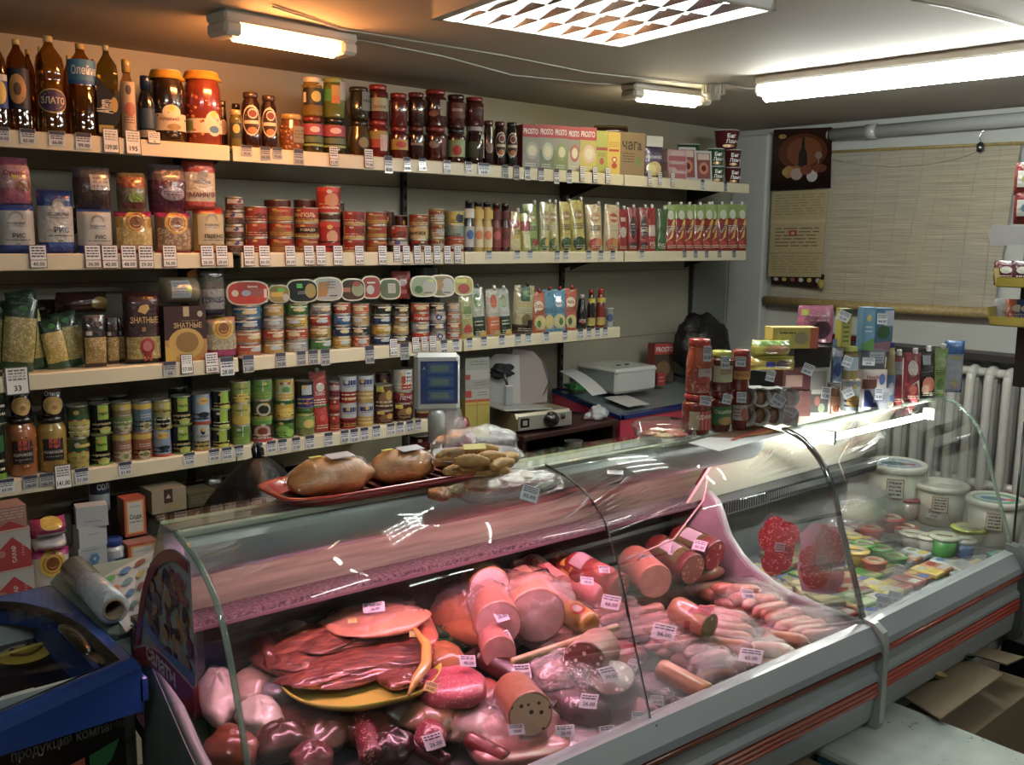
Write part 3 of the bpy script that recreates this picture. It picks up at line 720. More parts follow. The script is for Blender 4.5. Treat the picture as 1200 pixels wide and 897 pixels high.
P_(2,70,100,210,240,mbag('#2c2c22',t=.8),'dark packet in shadow behind the blue-topped rice bag',z=SZ[2]+.06,y=YS+.25)
GT='tins on the second shelf'
RT=[('r',-1.1,.12,1.1,.4,'#9a7a2c'),('o',-.3,.5,.5,.22,'#8a5a28'),('t','ГОВЯДИНА',.1,.72,.16,'#c8a858',1.6)]
RT2=[('p',[(-1,.15),(.4,.15),(-.2,.85),(-1,.85)],'#a88a34'),('o',.4,.4,.5,.2,'#6c2418')]
RT3=[('r',-.9,.35,.9,.7,'#2c1c14'),('t','ХОВЯДО',0,.52,.22,'#d0c8b0',1.5),('r',-1.1,.05,1.1,.25,'#a8923c')]
BR=[('r',-1.1,.55,1.1,.85,'#a8a098'),('r',-1.1,.48,1.1,.55,'#8a2a24'),('o',0,.74,.25,.16,'#4a4a8a'),('o',0,.3,.6,.2,'#6a5450')]
def tins(x0,x1,ytop,ybot,n,mks,base,**k):
 z=SZ[2]; H=(ybot-ytop)/n
 for i in range(n):
  y1=ybot-H*i
  z=P_(2,x0,x1,y1-H,y1,mks[i%len(mks)]if isinstance(mks,list)else mks,f'{base}, {("bottom", "second", "third", "fourth")[i] if i < n-1 else "top"} of its stack',GT,z=z,jit=.5,**k)
 return z
tins(264,285,234,298,4,mcan('#4e2c26',BR),'small dark brown tin at the end of the groats')
tins(286,314,247,300,3,mcan('#96301c',RT2),'red and yellow tin left of the red meat tins')
tins(315,344,246,299,3,mcan('#9c2a1a',RT),'red meat tin with a yellow band')
tins(345,374,247,299,3,[mcan('#8c2a1a',RT),mcan('#8c3a1c',RT3),mcan('#9c2c1a',[('t','КАНПОЛЬ',0,.5,.3,'#d0c0a0',1.6),('r',-1.1,.05,1.1,.25,'#a8923c')])],'meat tin with a lettered band')
z=P_(2,371,399,262,299,mcan('#9a1f1a',[('o',.1,.5,.4,.2,'#b88a6c'),('r',-1.1,.8,1.1,.95,'#b83028')]),'tall red tin at the bottom of the highest tin stack',GT)
z=P_(2,372,399,254,262,mcan('#4a2c22'),'flat brown tin squeezed between two tall red tins',GT,z=z)
P_(2,371,399,223,254,mcan('#a8241c',[('r',-1.1,.8,1.1,.95,'#c03a30'),('o',.1,.5,.5,.24,'#b87a54'),('t','фрикадель',0,.22,.12,'#d8b0a0',1.5)]),'tall red tin on top of the highest tin stack',GT,z=z)
tins(402,427,250,298,3,mcan('#9c2c1a',[('p',[(-1,.2),(.3,.2),(-.4,.9),(-1,.9)],'#b0902c'),('r',-1.1,0,1.1,.16,'#b09a50'),('o',.4,.55,.5,.25,'#7c2a1a')]),'red tin with a yellow wedge')
tins(428,454,251,298,3,mcan('#93301c',RT),'red meat tin next to the low pair')
tins(455,478,268,299,2,[mcan('#4a2c28',BR),mcan('#96381e',RT2)],'tin of the low pair')
tins(479,502,255,299,3,[mcan('#8a2e1e',RT3),mcan('#b89a5c',[('t','НАЖОРСК',0,.5,.3,'#2c1c18',1.5)]),mcan('#94301e',RT)],'tin in the lettered stack')
tins(502,521,250,300,3,mcan('#8c6c3c',[('o',.2,.5,.6,.3,'#9c9a94'),('r',-1.1,.6,1.1,.8,'#8a3a24')]),'tall tan and red tin')
tins(521,544,253,300,3,[mcan('#a4442c',[('o',0,.4,.7,.2,'#b8b0a0')]),mcan('#7c8a84',[('p',[(-.8,.2),(.8,.2),(.6,.6),(-.2,.75)],'#c4a030'),('r',-1.1,0,1.1,.15,'#b03020')]),mcan('#b8a23c',[('o',.1,.5,.4,.35,'#2c3040')])],'tin with a bull picture')
for x0,x1,yt in((311,342,237),(345,372,237),(393,404,240),(449,462,250),(462,478,255)):
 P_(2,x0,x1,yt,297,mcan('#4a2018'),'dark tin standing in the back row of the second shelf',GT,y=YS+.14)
GS='sauce bottles on the second shelf'
for i,(c,cp,lb)in enumerate((('#1c2438','#16181c','sauce bottle with a dark blue and white label'),('#b89a4c','#b08c34','yellow sauce bottle nearer the blue and white one'),('#b8984a','#b08c34','yellow sauce bottle nearer the red sauces'),('#6c1c1c','#3a1416','dark red sauce bottle, the brighter one'),('#401418','#2c1012','dark red sauce bottle, the darker one'))):
 x=549+i*10.6
 sp=[('r',-1,.1,1,.5,'#a8a8a8' if i==0 else '#c8b890' if i<3 else '#7a2a26'),('o',0,.34,.6,.09,('#2c5a9a','#c86a2c','#c86a2c','#b04a4a','#5c1a1c')[i]),('r',-1,.66,1,.84,'#c0c0b8' if i==0 else '#c0a030' if i<3 else '#5a1a1c')]
 P_(2,x-6.5,x+6.5,240+i*.6,299-i*.3,mbot(c,'#14161a' if i<3 else '#2c1418',sp,kind='sauce',mat='jar',neck=.62,name='sauce_bottle',caph=.1),lb,GS)
MB_='mayonnaise pouches on the second shelf'
def mayo(c1,c2,leaf,capc='#d8d8d0',oc='#8c6c2c'):
 return[('o',.1,.72,.55,.1,oc),('t','Махеевъ',.1,.72,.07,'#e4d8b8',1.0),('o',-.1,.16,.8,.13,leaf),('o',.3,.2,.4,.08,c2),('l',-.4,.42,.5,.58,2,'#8c8450')]
mp=[(592,612,251,297,'#b8a23c',[('o',0,.7,.8,.12,'#9c2434'),('t','МА',0,.7,.1,'#e0c8b0',.9),('o',0,.2,.7,.15,'#c4bc84')],'yellow mayonnaise pouch with a red oval, first of the pouches'),(610,623,254,298,'#a8aa34',[('r',-1,.55,1,.8,'#9c2434'),('r',-.6,.1,.6,.45,'#d0cc9a')],'green and red pouch beside the first yellow one'),(614,632,242,297,'#7c9a3c',mayo(0,'#9a3020','#4a7a2c'),'green mayonnaise pouch with red vegetables'),(630,644,241,298,'#b0a860',mayo(0,'#c09a30','#3c5c2c'),'pale yellow mayonnaise pouch in the left group, the left one'),(643,656,243,298,'#b0a452',mayo(0,'#9c8a30','#4a6c34'),'pale yellow mayonnaise pouch in the left group, the right one'),(655,670,241,298,'#b5a63e',mayo(0,'#3c5c2c','#2f4a28'),'yellow mayonnaise pouch with dark greens along its foot, the left one'),(668,687,240,299,'#b5a63e',mayo(0,'#2c4a24','#263e22'),'yellow mayonnaise pouch with dark greens along its foot, the right one'),(687,707,245,299,'#bfa878',mayo(0,'#c0702c','#a83c20',oc='#a8762c'),'peach coloured mayonnaise pouch, left of its pair'),(705,725,245,299,'#c2b08a',mayo(0,'#c08030','#b0542a',oc='#b04a2c'),'peach coloured mayonnaise pouch, right of its pair')]
for x0,x1,y0,y1,c,sp,lb in mp:
 P_(2,x0,x1,y0,y1,mbag(c,sp,t=.45,kind='stand',cap='#c8ccc8',capx=.75,name='mayonnaise_pouch',cat='pouch'),lb,MB_,face=.35,jit=.15)
kp=[(721,735,248,297,'#94201e',[('o',0,.45,.6,.13,'#b8a8a0'),('r',-.5,.7,.5,.8,'#c0a8a0')],'red sauce pouch with a pale oval, first of the red pouches'),(734,747,247,297,'#8c1c1c',[('o',0,.55,.5,.25,'#241414'),('l',-.4,.45,.4,.65,3,'#c8b8a8'),('r',-.6,.1,.6,.2,'#1c1414')],'red and black sauce pouch, the left of two'),(747,760,247,297,'#8c1c1c',[('o',0,.55,.5,.25,'#241414'),('l',-.4,.45,.4,.65,3,'#c8b8a8'),('r',-.6,.1,.6,.2,'#1c1414')],'red and black sauce pouch, the right of two'),(758,769,246,296,'#9c2424',[('r',-1,.35,1,.6,'#c0a8a0'),('t','РУС',0,.18,.08,'#d8d0c0',1.4)],'red pouch with a white middle'),(767,780,248,297,'#3c5c2c',[('p',[(-1,.3),(1,.6),(1,.9),(-1,.7)],'#a8983c'),('t','РУС',0,.15,.08,'#d8d0c0',1.4)],'green sauce pouch with a yellow stripe')]
for x0,x1,y0,y1,c,sp,lb in kp:
 P_(2,x0,x1,y0,y1,mbag(c,sp,t=.4,kind='stand',cap='#d0d0cc',capx=.3,name='ketchup_pouch',cat='pouch'),lb,'ketchup pouches on the second shelf',face=.35,jit=.15)
for i in range(9):
 x=785+i*10.3
 P_(2,x-8,x+8,243-.2*i,296-.1*i,mbag('#92201c',[('r',-1,.7,1,1,'#7c9a4a' if i%2 else '#8ca454'),('o',.1,.78,.5,.1,'#c4c8b4'),('p',[(-.8,.2),(.2,.3),(.8,.66),(.5,.7)],'#c8a030'),('t','балтимор',0,.48,.07,'#e0c8b8',1.3,.9),('o',-.2,.14,.5,.09,'#b8382a')],t=.4,kind='stand',cap='#d8dcd8',capx=.1,name='ketchup_pouch',cat='pouch'),'red ketchup pouch with a green top and white spout','green-topped ketchup pouches',face=.35,jit=.12)
GP='bags of pasta on the third shelf'
def pasta(win,top='#16381f',bot='#16502c',spec=(),**k):
 return mbag(top,spec,t=.55,kind='pillow',topc=top,topf=.3,botc=bot,botf=.16,win=(-.92,.14,.92,.74,win),**k)
PB=[(-24,12,350,434,'#a8862c','leftmost pasta bag, cut by the edge of the photo',.1),(-2,42,348,434,'#8a8040','pasta bag of small shells behind the framed price card',.12),(22,62,340,432,'#a89840','pasta bag of long curls leaning left',-.12),(55,86,372,430,'#a8923c','short bag of spirals in front of the leaning bags',-.16),(66,105,366,429,'#9c9048','bag of thin noodles leaning left with a green base',-.14)]
for i,(x0,x1,y0,y1,wn,lb,tl)in enumerate(PB):
 P_(3,x0,x1,y0,y1,pasta(wn,spec=[('o',.1,.86,.3,.05,'#2c6a34')]),lb,GP,tilt=(-.08,tl),y=YS+.06+(.02 if i%2 else .05),face=.3)
for x0,x1,y0,lb,yy in((97,128,366,'brown-topped bag of macaroni beside the green pasta bags',.06),(125,142,372,'narrow brown-topped macaroni bag, the left of two',.1),(138,152,374,'narrow brown-topped macaroni bag, the right of two',.12)):
 P_(3,x0,x1,y0,426,mbag('#2c1414',[('r',-.8,.62,-.3,.7,'#a8a0a0'),('o',.3,.82,.3,.06,'#4a2420')],t=.55,win=(-.9,.08,.9,.58,'#94783c'),botc='#2c1414',botf=.07,topc='#2c1414',topf=.2),lb,GP,y=YS+yy,face=.3)
P_(3,62,130,350,374,mbag('#3a1c1c',[('o',.55,.5,.4,.3,'#8c7038')],t=.7),'brown pasta bag lying flat on top of the standing bags',GP,z=SZ[3]+.165,y=YS+.17,face=.2)
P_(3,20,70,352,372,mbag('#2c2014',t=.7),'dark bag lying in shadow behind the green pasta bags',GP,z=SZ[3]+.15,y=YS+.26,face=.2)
znat=[('p',[(-.3,.74),(.1,.95),(.35,.78),(.1,.7)],'#b8984a'),('t','ЗНАТНЫЕ',.05,.62,.09,'#c8a860',1.5),('r',-.12,.46,.1,.52,'#8c6c44'),('o',.15,.25,.38,.12,'#a41f2c'),('o',.15,.25,.24,.075,'#c06a6c'),('p',[(-.05,.03),(.12,.06),(.1,.18),(-.05,.18)],'#a41f2c'),('p',[(.2,.06),(.36,.03),(.36,.18),(.2,.18)],'#a41f2c')]
P_(3,145,192,347,428,mbag('#3c1a20',znat,t=.5,kind='brick',win=(-.9,.07,.9,.38,'#8c7a3a'),topc='#4a201c',topf=.1),'large glossy maroon bag of noodles with a red rosette',GP,y=YS+.07,face=.3)
P_(3,190,239,362,425,mbox('#381618',[('r',-1,0,1,.4,'#b07c28'),('o',0,.33,.85,.28,'#c09a3c'),('o',.05,.35,.55,.19,'#8c6420'),('p',[(-1,0),(-.5,0),(-.5,.2),(-1,.3)],'#c8a018'),('t','ЗНАТНЫЕ',.1,.66,.1,'#c4a468',1.35),('r',-.1,.82,.18,1,'#b8a078'),('o',.7,.86,.13,.055,'#b0a890'),('l',-.2,.72,.6,.76,1,'#8c7050')],d=.09,side='#2a1012'),'maroon pasta carton with a golden pasta picture',GP,face=.3,jit=0)
P_(3,184,238,333,363,mbag('#8c7c62',[('r',-.6,.25,.3,.9,'#b4b8bc'),('l',-.5,.35,.15,.85,5,'#7c7c8c'),('r',.05,.5,.3,.68,'#b8c83c')],t=1.0,kind='pillow',mat='gloss'),'clear bag of pale grain with a white sticker on the maroon carton',GP,z=SZ[3]+.19,y=YS+.08,face=.3)
z=P_(3,238,279,377,424,mbag('#8c8470',smile(),kind='brick',topc='#a8785a',topf=.1,botc='#8c2058',botf=.22,win=(-.95,.22,.95,.6,'#8f8a74')),'bag of grey-white grain with a smiling sun emblem and magenta foot',GP,face=.25)
P_(3,232,266,322,378,mbag('#5c564a',[('r',-1,.18,1,.58,'#7c7c80'),('t','ПЕРЛОВАЯ',.0,.36,.11,'#26243a',1.8),('r',-1,0,1,.16,'#1c1630')],t=.6,kind='brick',topc='#2c2826',topf=.2),'pearl barley bag with a dark purple foot on the grain bag',GP,z=SZ[3]+.142,face=.25)
GF='small fish tins on the third shelf'
random.seed(5)
fishc=['#2c6a9c','#1f3f70','#a8863c','#a83a24','#8c8c94','#3c7c34','#c09c2c','#242c34','#b85a2c','#6c4a2c','#4a8aa0']
cnm={'#2c6a9c':'bright blue','#1f3f70':'navy blue','#a8863c':'old gold','#a83a24':'brick red','#8c8c94':'silver grey','#3c7c34':'green','#c09c2c':'yellow','#242c34':'black','#b85a2c':'orange','#6c4a2c':'brown','#4a8aa0':'light blue'}
fs=[(272,306,363,421,['#a83a24','#b85a2c','#1f3f70','#2c6a9c']),(307,333,363,421,['#a8863c','#a83a24','#8c8c94','#a8863c']),(334,361,364,420,['#8c8c94','#a83a24','#c09c2c','#3c7c34']),(362,388,364,418,['#3c7c34','#a8863c','#a83a24','#8c8c94']),(389,411,363,416,['#c09c2c','#1f3f70','#2c6a9c','#a83a24']),(412,433,364,414,['#a83a24','#242c34','#a8863c','#b85a2c']),(435,458,364,411,['#1f3f70','#c09c2c','#1f3f70','#242c34']),(459,479,364,409,['#242c34','#a8863c','#6c4a2c','#242c34']),(481,503,364,409,['#b83020','#8c8c94','#b83020','#b85a2c']),(503,522,362,406,['#8c8c94','#1f3f70','#8c8c94','#242c34']),(522,540,362,405,['#a83a24','#a83a24','#b85a2c','#8c8c94'])]
cnm['#b83020']='tomato red'
for ci,(x0,x1,y0,y1,cc)in enumerate(fs):
 z=SZ[3]; H=(y1-y0)/4
 for i in range(4):
  c=cc[i]; b2=fishc[(ci*3+i*5+2)%len(fishc)]
  sp=[('p',[(-1,.15),(1,.15),(.4+.3*(i%2),.5),(-1,.6)],b2),('o',.3-.2*(ci%3),.5,.45,.18,'#c8b890' if i%2 else '#a8b4c0'),('r',-.7,.68,.7,.8,'#d0ccc0')]
  if ci==8 and i in(0,2):sp=[('r',-1,.3,1,.65,'#a02018'),('t','ГОРБУША',0,.45,.28,'#e8dcd0',1.7)]
  if ci==9 and i in(0,2):sp=[('r',-1.1,.2,1.1,.6,'#b0b0b8'),('o',0,.5,.3,.32,'#2c3c7c'),('o',0,.5,.15,.16,'#b0b0b8')]
  z=P_(3,x0,x1,y1-H*(i+1),y1-H*i,mcan(c,sp),f'{cnm[c]} fish tin, {("bottom", "second", "third", "top")[i]} of stack {"one two three four five six seven eight nine ten eleven".split()[ci]} from the pasta',GF,z=z,jit=.4)
zo=SZ[3]+.176
RO=[('o',.35,.55,.35,.2,'#8a4a48'),('o',-.6,.5,.16,.13,'#c8b8a8'),('t','Килька',.2,.76,.09,'#d8c8c0',.9),('r',.72,.3,.86,.65,'#c4c0b8'),('o',.1,.25,.25,.12,'#b8241c'),('o',-.1,.5,.22,.12,'#8c9cb0')]
ov=[(266,317,334,363,'#b0372c',RO,'red oval fish tin leaning at the left end of the tins'),(315,340,343,364,'#8c7a34',[('r',-.8,.35,.4,.6,'#c8a020'),('o',.6,.3,.3,.2,'#a8a8a8'),('r',-.1,.6,.5,.8,'#5cb83c')],'small gold oval tin with a lime sticker'),(336,374,336,364,'#1c1c1c',[('o',.5,.5,.35,.3,'#a8863c'),('r',-.35,.62,.0,.8,'#4cae3c'),('l',-.3,.35,.2,.5,2,'#b8b8a8')],'black oval tin with a green sticker'),(366,403,334,362,'#9c9c9a',[('p',[(-.9,.2),(-.1,.2),(.2,.8),(-.5,.8)],'#a8763c'),('l',-.1,.5,.5,.85,3,'#4c5c7c'),('l',.1,.15,.6,.3,1,'#3c3c3c')],'silver white oval tin with an orange wedge'),(399,429,336,362,'#4a2c1c',[('o',.4,.5,.5,.3,'#8a8c6c'),('r',-.8,.4,-.2,.6,'#b8603c'),('o',.3,.75,.3,.12,'#a83c24')],'brown oval tin with a ring pull'),(424,447,338,365,'#9c2c24',[('o',-.1,.4,.4,.2,'#c0b0a4'),('l',-.4,.6,.4,.8,1,'#d8c8b8')],'dark red oval tin beside the green one'),(445,470,338,363,'#54603c',[('r',-.2,.3,.5,.75,'#a8a49c'),('l',-.1,.35,.4,.7,4,'#7c3434')],'green oval tin with a pale printed square'),(481,513,338,363,'#8f9a74',[('o',.4,.45,.5,.38,'#a8a49c'),('o',-.4,.35,.3,.18,'#3f6a2c'),('r',.4,.7,.7,.82,'#c0c83c'),('l',0,.12,.6,.28,1,'#4c4c4c')],'green and white oval tin with leaves'),(503,534,333,359,'#8c7a4c',[('o',.4,.45,.5,.38,'#aca69c'),('o',-.3,.55,.4,.22,'#b07c34'),('l',.1,.12,.6,.28,1,'#4c4c4c')],'cream and orange oval tin with a white end'),(532,555,337,360,'#a89a2c',[('o',0,.35,.6,.25,'#9c2c24'),('r',-.8,.65,.3,.85,'#d0c43c')],'yellow oval tin with a red picture')]
for i,(x0,x1,y0,y1,c,sp,lb)in enumerate(ov):
 P_(3,x0,x1,y0,y1,moval(c,sp,name='oval_fish_tin'),lb,'oval fish tins leaning on the tin stacks',z=zo+(.004 if i%2 else 0),y=YS+.035+.01*(i%3),face=.45,jit=0,tilt=(-.1,0))
P_(3,457,483,328,360,mbag('#9a1f20',[('o',0,.6,.5,.12,'#c0a0a0'),('r',-.5,.2,.5,.35,'#b8504c')],t=.3),'crinkled red packet standing on the tins',z=zo-.004,y=YS+.1)
P_(3,478,516,318,396,mcan('#3a3c40',rim='#5a5c60'),'large dark round tin in the back row, rising above the oval tins',y=YS+.26)
GM='pouches on the third shelf'
def sal(top,veg,low,word=None):
 return[('r',-1,.5,1,1,top),('o',0,.74,.5,.14,veg),('r',-1,.05,1,.42,low),('l',-.6,.22,.6,.36,2,'#c8c0a8'),('o',.5,.06,.6,.08,'#c09a3c')]
mm=[(539,556,347,399,'#9ca05c',[('o',.1,.62,.6,.14,'#5c7c34'),('o',0,.2,.6,.12,'#b03a24'),('r',-1,0,1,.1,'#b8a83c')],'slanting yellow-green pouch, first of the third-shelf pouches','#6c7c4c'),(553,570,339,397,'#aab0a8',sal('#a8b0a4','#6a8a44','#1f3324'),'white pouch with a green vegetable and dark foot, by the slanting one','#5c6c6c'),(569,587,340,395,'#b0aca0',sal('#b0b0a4','#b8542c','#c4602c'),'white pouch with an orange foot','#c8d0d0'),(584,600,339,393,'#a8b0a8',sal('#a4aca4','#8c9c6c','#1f3326'),'white pouch with a dark foot, right of the orange-footed one','#c8d0d0'),(598,624,335,391,'#a8a074',[('r',-.4,.68,.5,1,'#24502c'),('o',.1,.84,.3,.08,'#5c8c4c'),('r',-1,0,1,.2,'#3a2018'),('t','Слобода',0,.58,.08,'#c8b860',1.5),('o',.2,.3,.5,.12,'#6c5c34'),('r',.3,0,1,.3,'#2c1c20')],'large pale gold pouch with a dark green crest','#4c2420'),(622,641,340,387,'#c05a2c',[('r',-1,.55,1,1,'#bc5a30'),('o',0,.66,.65,.12,'#d8c8a8'),('t','Ряба',0,.66,.1,'#9c2a20',1.0),('o',0,.25,.8,.17,'#c4b470'),('o',-.2,.22,.3,.09,'#4c7a34')],'orange mayonnaise pouch beside the gold one','#a82428'),(636,650,337,386,'#4c8cb0',[('o',0,.25,.8,.17,'#c4b470')],'blue mayonnaise pouch partly behind the orange one','#a82428'),(646,663,338,386,'#4c94bc',[('o',0,.68,.6,.1,'#c8d0d4'),('t','Ряба',0,.68,.09,'#2c4c8c',1.0),('o',0,.25,.85,.17,'#c4bc84'),('o',.2,.24,.3,.09,'#4c7a34')],'bright blue mayonnaise pouch in full view','#a82428'),(659,676,337,385,'#b8502c',[('o',0,.68,.7,.12,'#d8c8a8'),('t','Ряба',0,.68,.09,'#a02420',1.0),('o',0,.22,.85,.16,'#c4b470'),('o',-.2,.22,.3,.09,'#3c5c2c')],'orange-red mayonnaise pouch next to the bottles','#a82428')]
for x0,x1,y0,y1,c,sp,lb,cp in mm:
 P_(3,x0,x1,y0,y1,mbag(c,sp,t=.4,kind='stand',cap=cp,capx=.3,name='sauce_pouch',cat='pouch'),lb,GM,face=.35,jit=.12)
for x0,x1,y0,c,cp,sp,lb in((675,687,343,'#15161a','#c0c4c4',[('r',-.6,.2,.6,.3,'#8c8c90'),('o',0,.22,.3,.05,'#a03030')],'black sauce bottle with a white cap'),(687,697,338,'#201416','#a03024',[('r',-1,.08,1,.28,'#b09c3c'),('r',-.8,.66,.8,.78,'#c0b02c')],'dark sauce bottle with a yellow neck band and red cap'),(697,709,338,'#7c1f14','#a8281c',[('r',-1,.08,1,.28,'#b0903c'),('r',-.8,.66,.8,.78,'#c0b02c')],'red chilli sauce bottle with a red cap')):
 P_(3,x0,x1,y0,383,mbot(c,cp,sp,kind='sauce',mat='jar',neck=.5,name='sauce_bottle',caph=.12),lb,'sauce bottles at the end of the third shelf')
P_(3,708,719,361,383,mcup('#a4a8ac',[('o',0,.5,.6,.2,'#4c5c8c')]),'small white tub at the right end of the third shelf')
GC='cans on the fourth shelf'
lut=[('r',-.55,.22,.6,.62,'#1c1216'),('r',-.2,.46,.38,.62,'#b8352a'),('t','lutik',.1,.53,.06,'#4a1414',.6)]
def word(t):return[('t',t,.02,.38,.055,'#c8c0b8',1.0),('l',-.4,.27,.45,.32,1,'#8c8480')]
z=P_(4,-12,8,495,560,mcan('#16261a',[('r',-.2,.5,.9,.8,'#2c6a3c'),('r',-1,0,1,.12,'#6ca02c')]),'dark green can cut by the left edge of the photo, the lower one',GC)
P_(4,-12,8,430,492,mcan('#16261a',[('r',-.2,.5,.9,.8,'#2c6a3c')]),'dark green can cut by the left edge of the photo, the upper one',GC,z=z)
z=P_(4,9,46,490,558,mjar('#9a5a20','#221c1c',lut+word('АБРИКОС'),bits=['#b06a24','#9c5418','#a8621f'],name='fruit_jar'),'jar of orange apricots with a black and red label','jars of fruit on the fourth shelf')
P_(4,11,38,454,489,mjar('#241c2c','#6a4440',[('o',0,.42,.75,.3,'#b88a34'),('o',.1,.3,.5,.2,'#c8a04a'),('o',.1,.34,.2,.08,'#a86c28'),('t','Опята',0,.82,.16,'#b0a8b0',1.1)],shape='tall',name='mushroom_jar'),'small dark jar with a golden picture on the apricot jar','jars of fruit on the fourth shelf',z=z)
z=P_(4,45,81,489,553,mjar('#a08228','#221c1c',lut+word('АНАНАСЫ'),bits=['#b0902c','#a88a30','#9c7c24'],name='fruit_jar'),'jar of yellow fruit with a black and red label','jars of fruit on the fourth shelf')
P_(4,48,76,454,488,mjar('#241c2c','#7a4c48',[('o',0,.42,.75,.3,'#b88a34'),('o',.1,.3,.5,.2,'#c8a04a'),('o',.1,.34,.2,.08,'#a86c28'),('t','Опята',0,.82,.16,'#b0a8b0',1.1)],shape='tall',name='mushroom_jar'),'small dark jar with a golden picture on the jar of yellow fruit','jars of fruit on the fourth shelf',z=z)
olive=[('r',-1.1,.5,1.1,.56,'#a02c24'),('r',-1.1,.56,1.1,.7,'#2c5c3c')]+[('o',-.6+.3*(i%5),.12+.16*(i//5)+.05*(i%2),.2,.1,'#b0a44c')for i in range(15)]
ver=[('r',-.35,.48,.5,.95,'#8cae28'),('t','vegda',.08,.68,.12,'#2c4a14',.75),('t','ОЛИВКИ',.1,.34,.08,'#b8b8b0',1.2),('o',.2,.14,.45,.12,'#9cae54'),('r',-1.1,0,1.1,.06,'#6a8a24')]
mus=[('r',-1.1,.74,1.1,.92,'#c0a83c'),('p',[(-.4,.66),(.9,.72),(.9,.9),(-.2,.84)],'#a82c2c'),('l',-.3,.45,.7,.6,2,'#b8b8c0'),('o',.1,.2,.5,.16,'#b8b08c'),('o',.2,.2,.25,.09,'#7c7c48')]
def two(x0,x1,y0,ym,y1,lo,hi,l0,l1,s_=4,g=GC):
 z=P_(s_,x0,x1,ym,y1,lo,l0,g); return P_(s_,x0,x1,y0,ym,hi,l1,g,z=z)
two(79,105,476,513,549,mcan('#4c5a24',olive+[('r',-.2,.7,.9,.8,'#c0b03c')]),mcan('#3a4a2c',olive),'can of green olives, the lower one','can of green olives, the upper one')
two(106,131,471,507,543,mcan('#12140f',ver),mcan('#12140f',ver),'black can with a lime square next to the olive cans, lower','black can with a lime square next to the olive cans, upper')
two(132,155,471,506,541,mcan('#9c6c4c',mus),mcan('#8c7a54',mus+[('r',-1.1,.25,1.1,.5,'#6c8a4a')]),'mushroom can with a pinkish middle, lower','mushroom can with a green middle, upper')
two(156,179,469,505,537,mcan('#a05c34',mus),mcan('#5c7c94',mus),'brick coloured mushroom can','blue mushroom can on the brick coloured one')
mas=[('r',-1.1,.55,1.1,.9,'#b0a44c'),('t','МАСЛИНЫ',0,.62,.11,'#1f1f14',1.7),('o',-.3,.3,.3,.13,'#1c1c24'),('o',.3,.25,.3,.13,'#24242c'),('o',0,.15,.3,.1,'#1c1c24'),('r',-1.1,0,1.1,.07,'#a8983c')]
dan=[('o',.1,.78,.6,.13,'#c4a848'),('t','Иберика',.1,.78,.1,'#a83020',.9),('p',[(-1.1,.3),(1.1,.5),(1.1,.25),(-1.1,.15)],'#9c4a54'),('o',.2,.32,.5,.1,'#24303c'),('r',-1.1,0,1.1,.1,'#a8442c')]
hum=[('o',.1,.74,.2,.12,'#24303c'),('t','ОЛИВКИ',.1,.56,.08,'#2c3c54',1.2),('o',-.3,.2,.35,.2,'#a0904c'),('o',.3,.2,.35,.2,'#948444'),('r',-1.1,0,1.1,.06,'#a06a3c')]
two(179,201,467,501,533,mcan('#7c94b0',dan),mcan('#8c8a5c',mas),'pale blue can with a yellow oval under the black olive can','yellow can of black olives')
two(201,225,464,498,531,mcan('#12140f',ver),mcan('#12140f',ver),'black can with a lime square left of the pale blue cans, lower','black can with a lime square left of the pale blue cans, upper')
two(225,247,461,496,527,mcan('#a8acb0',hum),mcan('#8ca4c0',dan),'white can of green olives','pale blue can with a yellow oval on the white olive can')
def three(x0,x1,ys,mks,lbs):
 z=SZ[4]
 for i in range(len(mks)):
  z=P_(4,x0,x1,ys[i+1],ys[i],mks[i],lbs[i],GC,z=z)
v3=[('r',-.2,.35,.5,.95,'#8cae28'),('o',.2,.16,.5,.1,'#a8b43c'),('r',-1.1,0,1.1,.08,'#8ca43c')]
three(248,270,(525,503,480,458),[mcan('#12140f',v3)]*3,[f'short black can with a lime square, {a} of its stack of three' for a in('bottom','middle','top')])
corn=[('p',[(-1,.55),(0,.95),(1,.9),(.9,.5),(0,.4)],'#b4bcb4'),('t','Бондюэль',0,.68,.11,'#2c5c3c',1.6),('o',0,.24,.8,.2,'#c4ac34')]
peas=[('p',[(-1,.55),(0,.95),(1,.9),(.9,.5),(0,.4)],'#b4bcb4'),('t','Бондюэль',0,.68,.11,'#2c5c3c',1.6),('o',0,.24,.8,.2,'#5c8c2c')]
three(270,294,(519,496,470,445),[mcan('#5c8a2c',peas),mcan('#a8a43c',corn),mcan('#8c9c3c',corn)],['green and white pea can at the bottom','yellow and white corn can in the middle of its stack','yellow and white corn can on top of its stack'])
three(295,319,(517,492,468,444),[mcan('#5c2c2c',[('o',0,.5,.7,.3,'#a08c84'),('o',0,.5,.4,.18,'#7c3430'),('r',-1.1,0,1.1,.16,'#a83444'),('r',-1.1,.8,1.1,1,'#4c8c3c')]),mcan('#3c4c24',[('o',0,.55,.6,.32,'#b0b0b0'),('o',0,.55,.42,.22,'#2c2c2c'),('r',-1.1,0,1.1,.18,'#7c9c34')]),mcan('#5c8c2c',peas)],['can with a red bean picture','dark can with a white ring emblem','green pea can on the ring emblem can'])
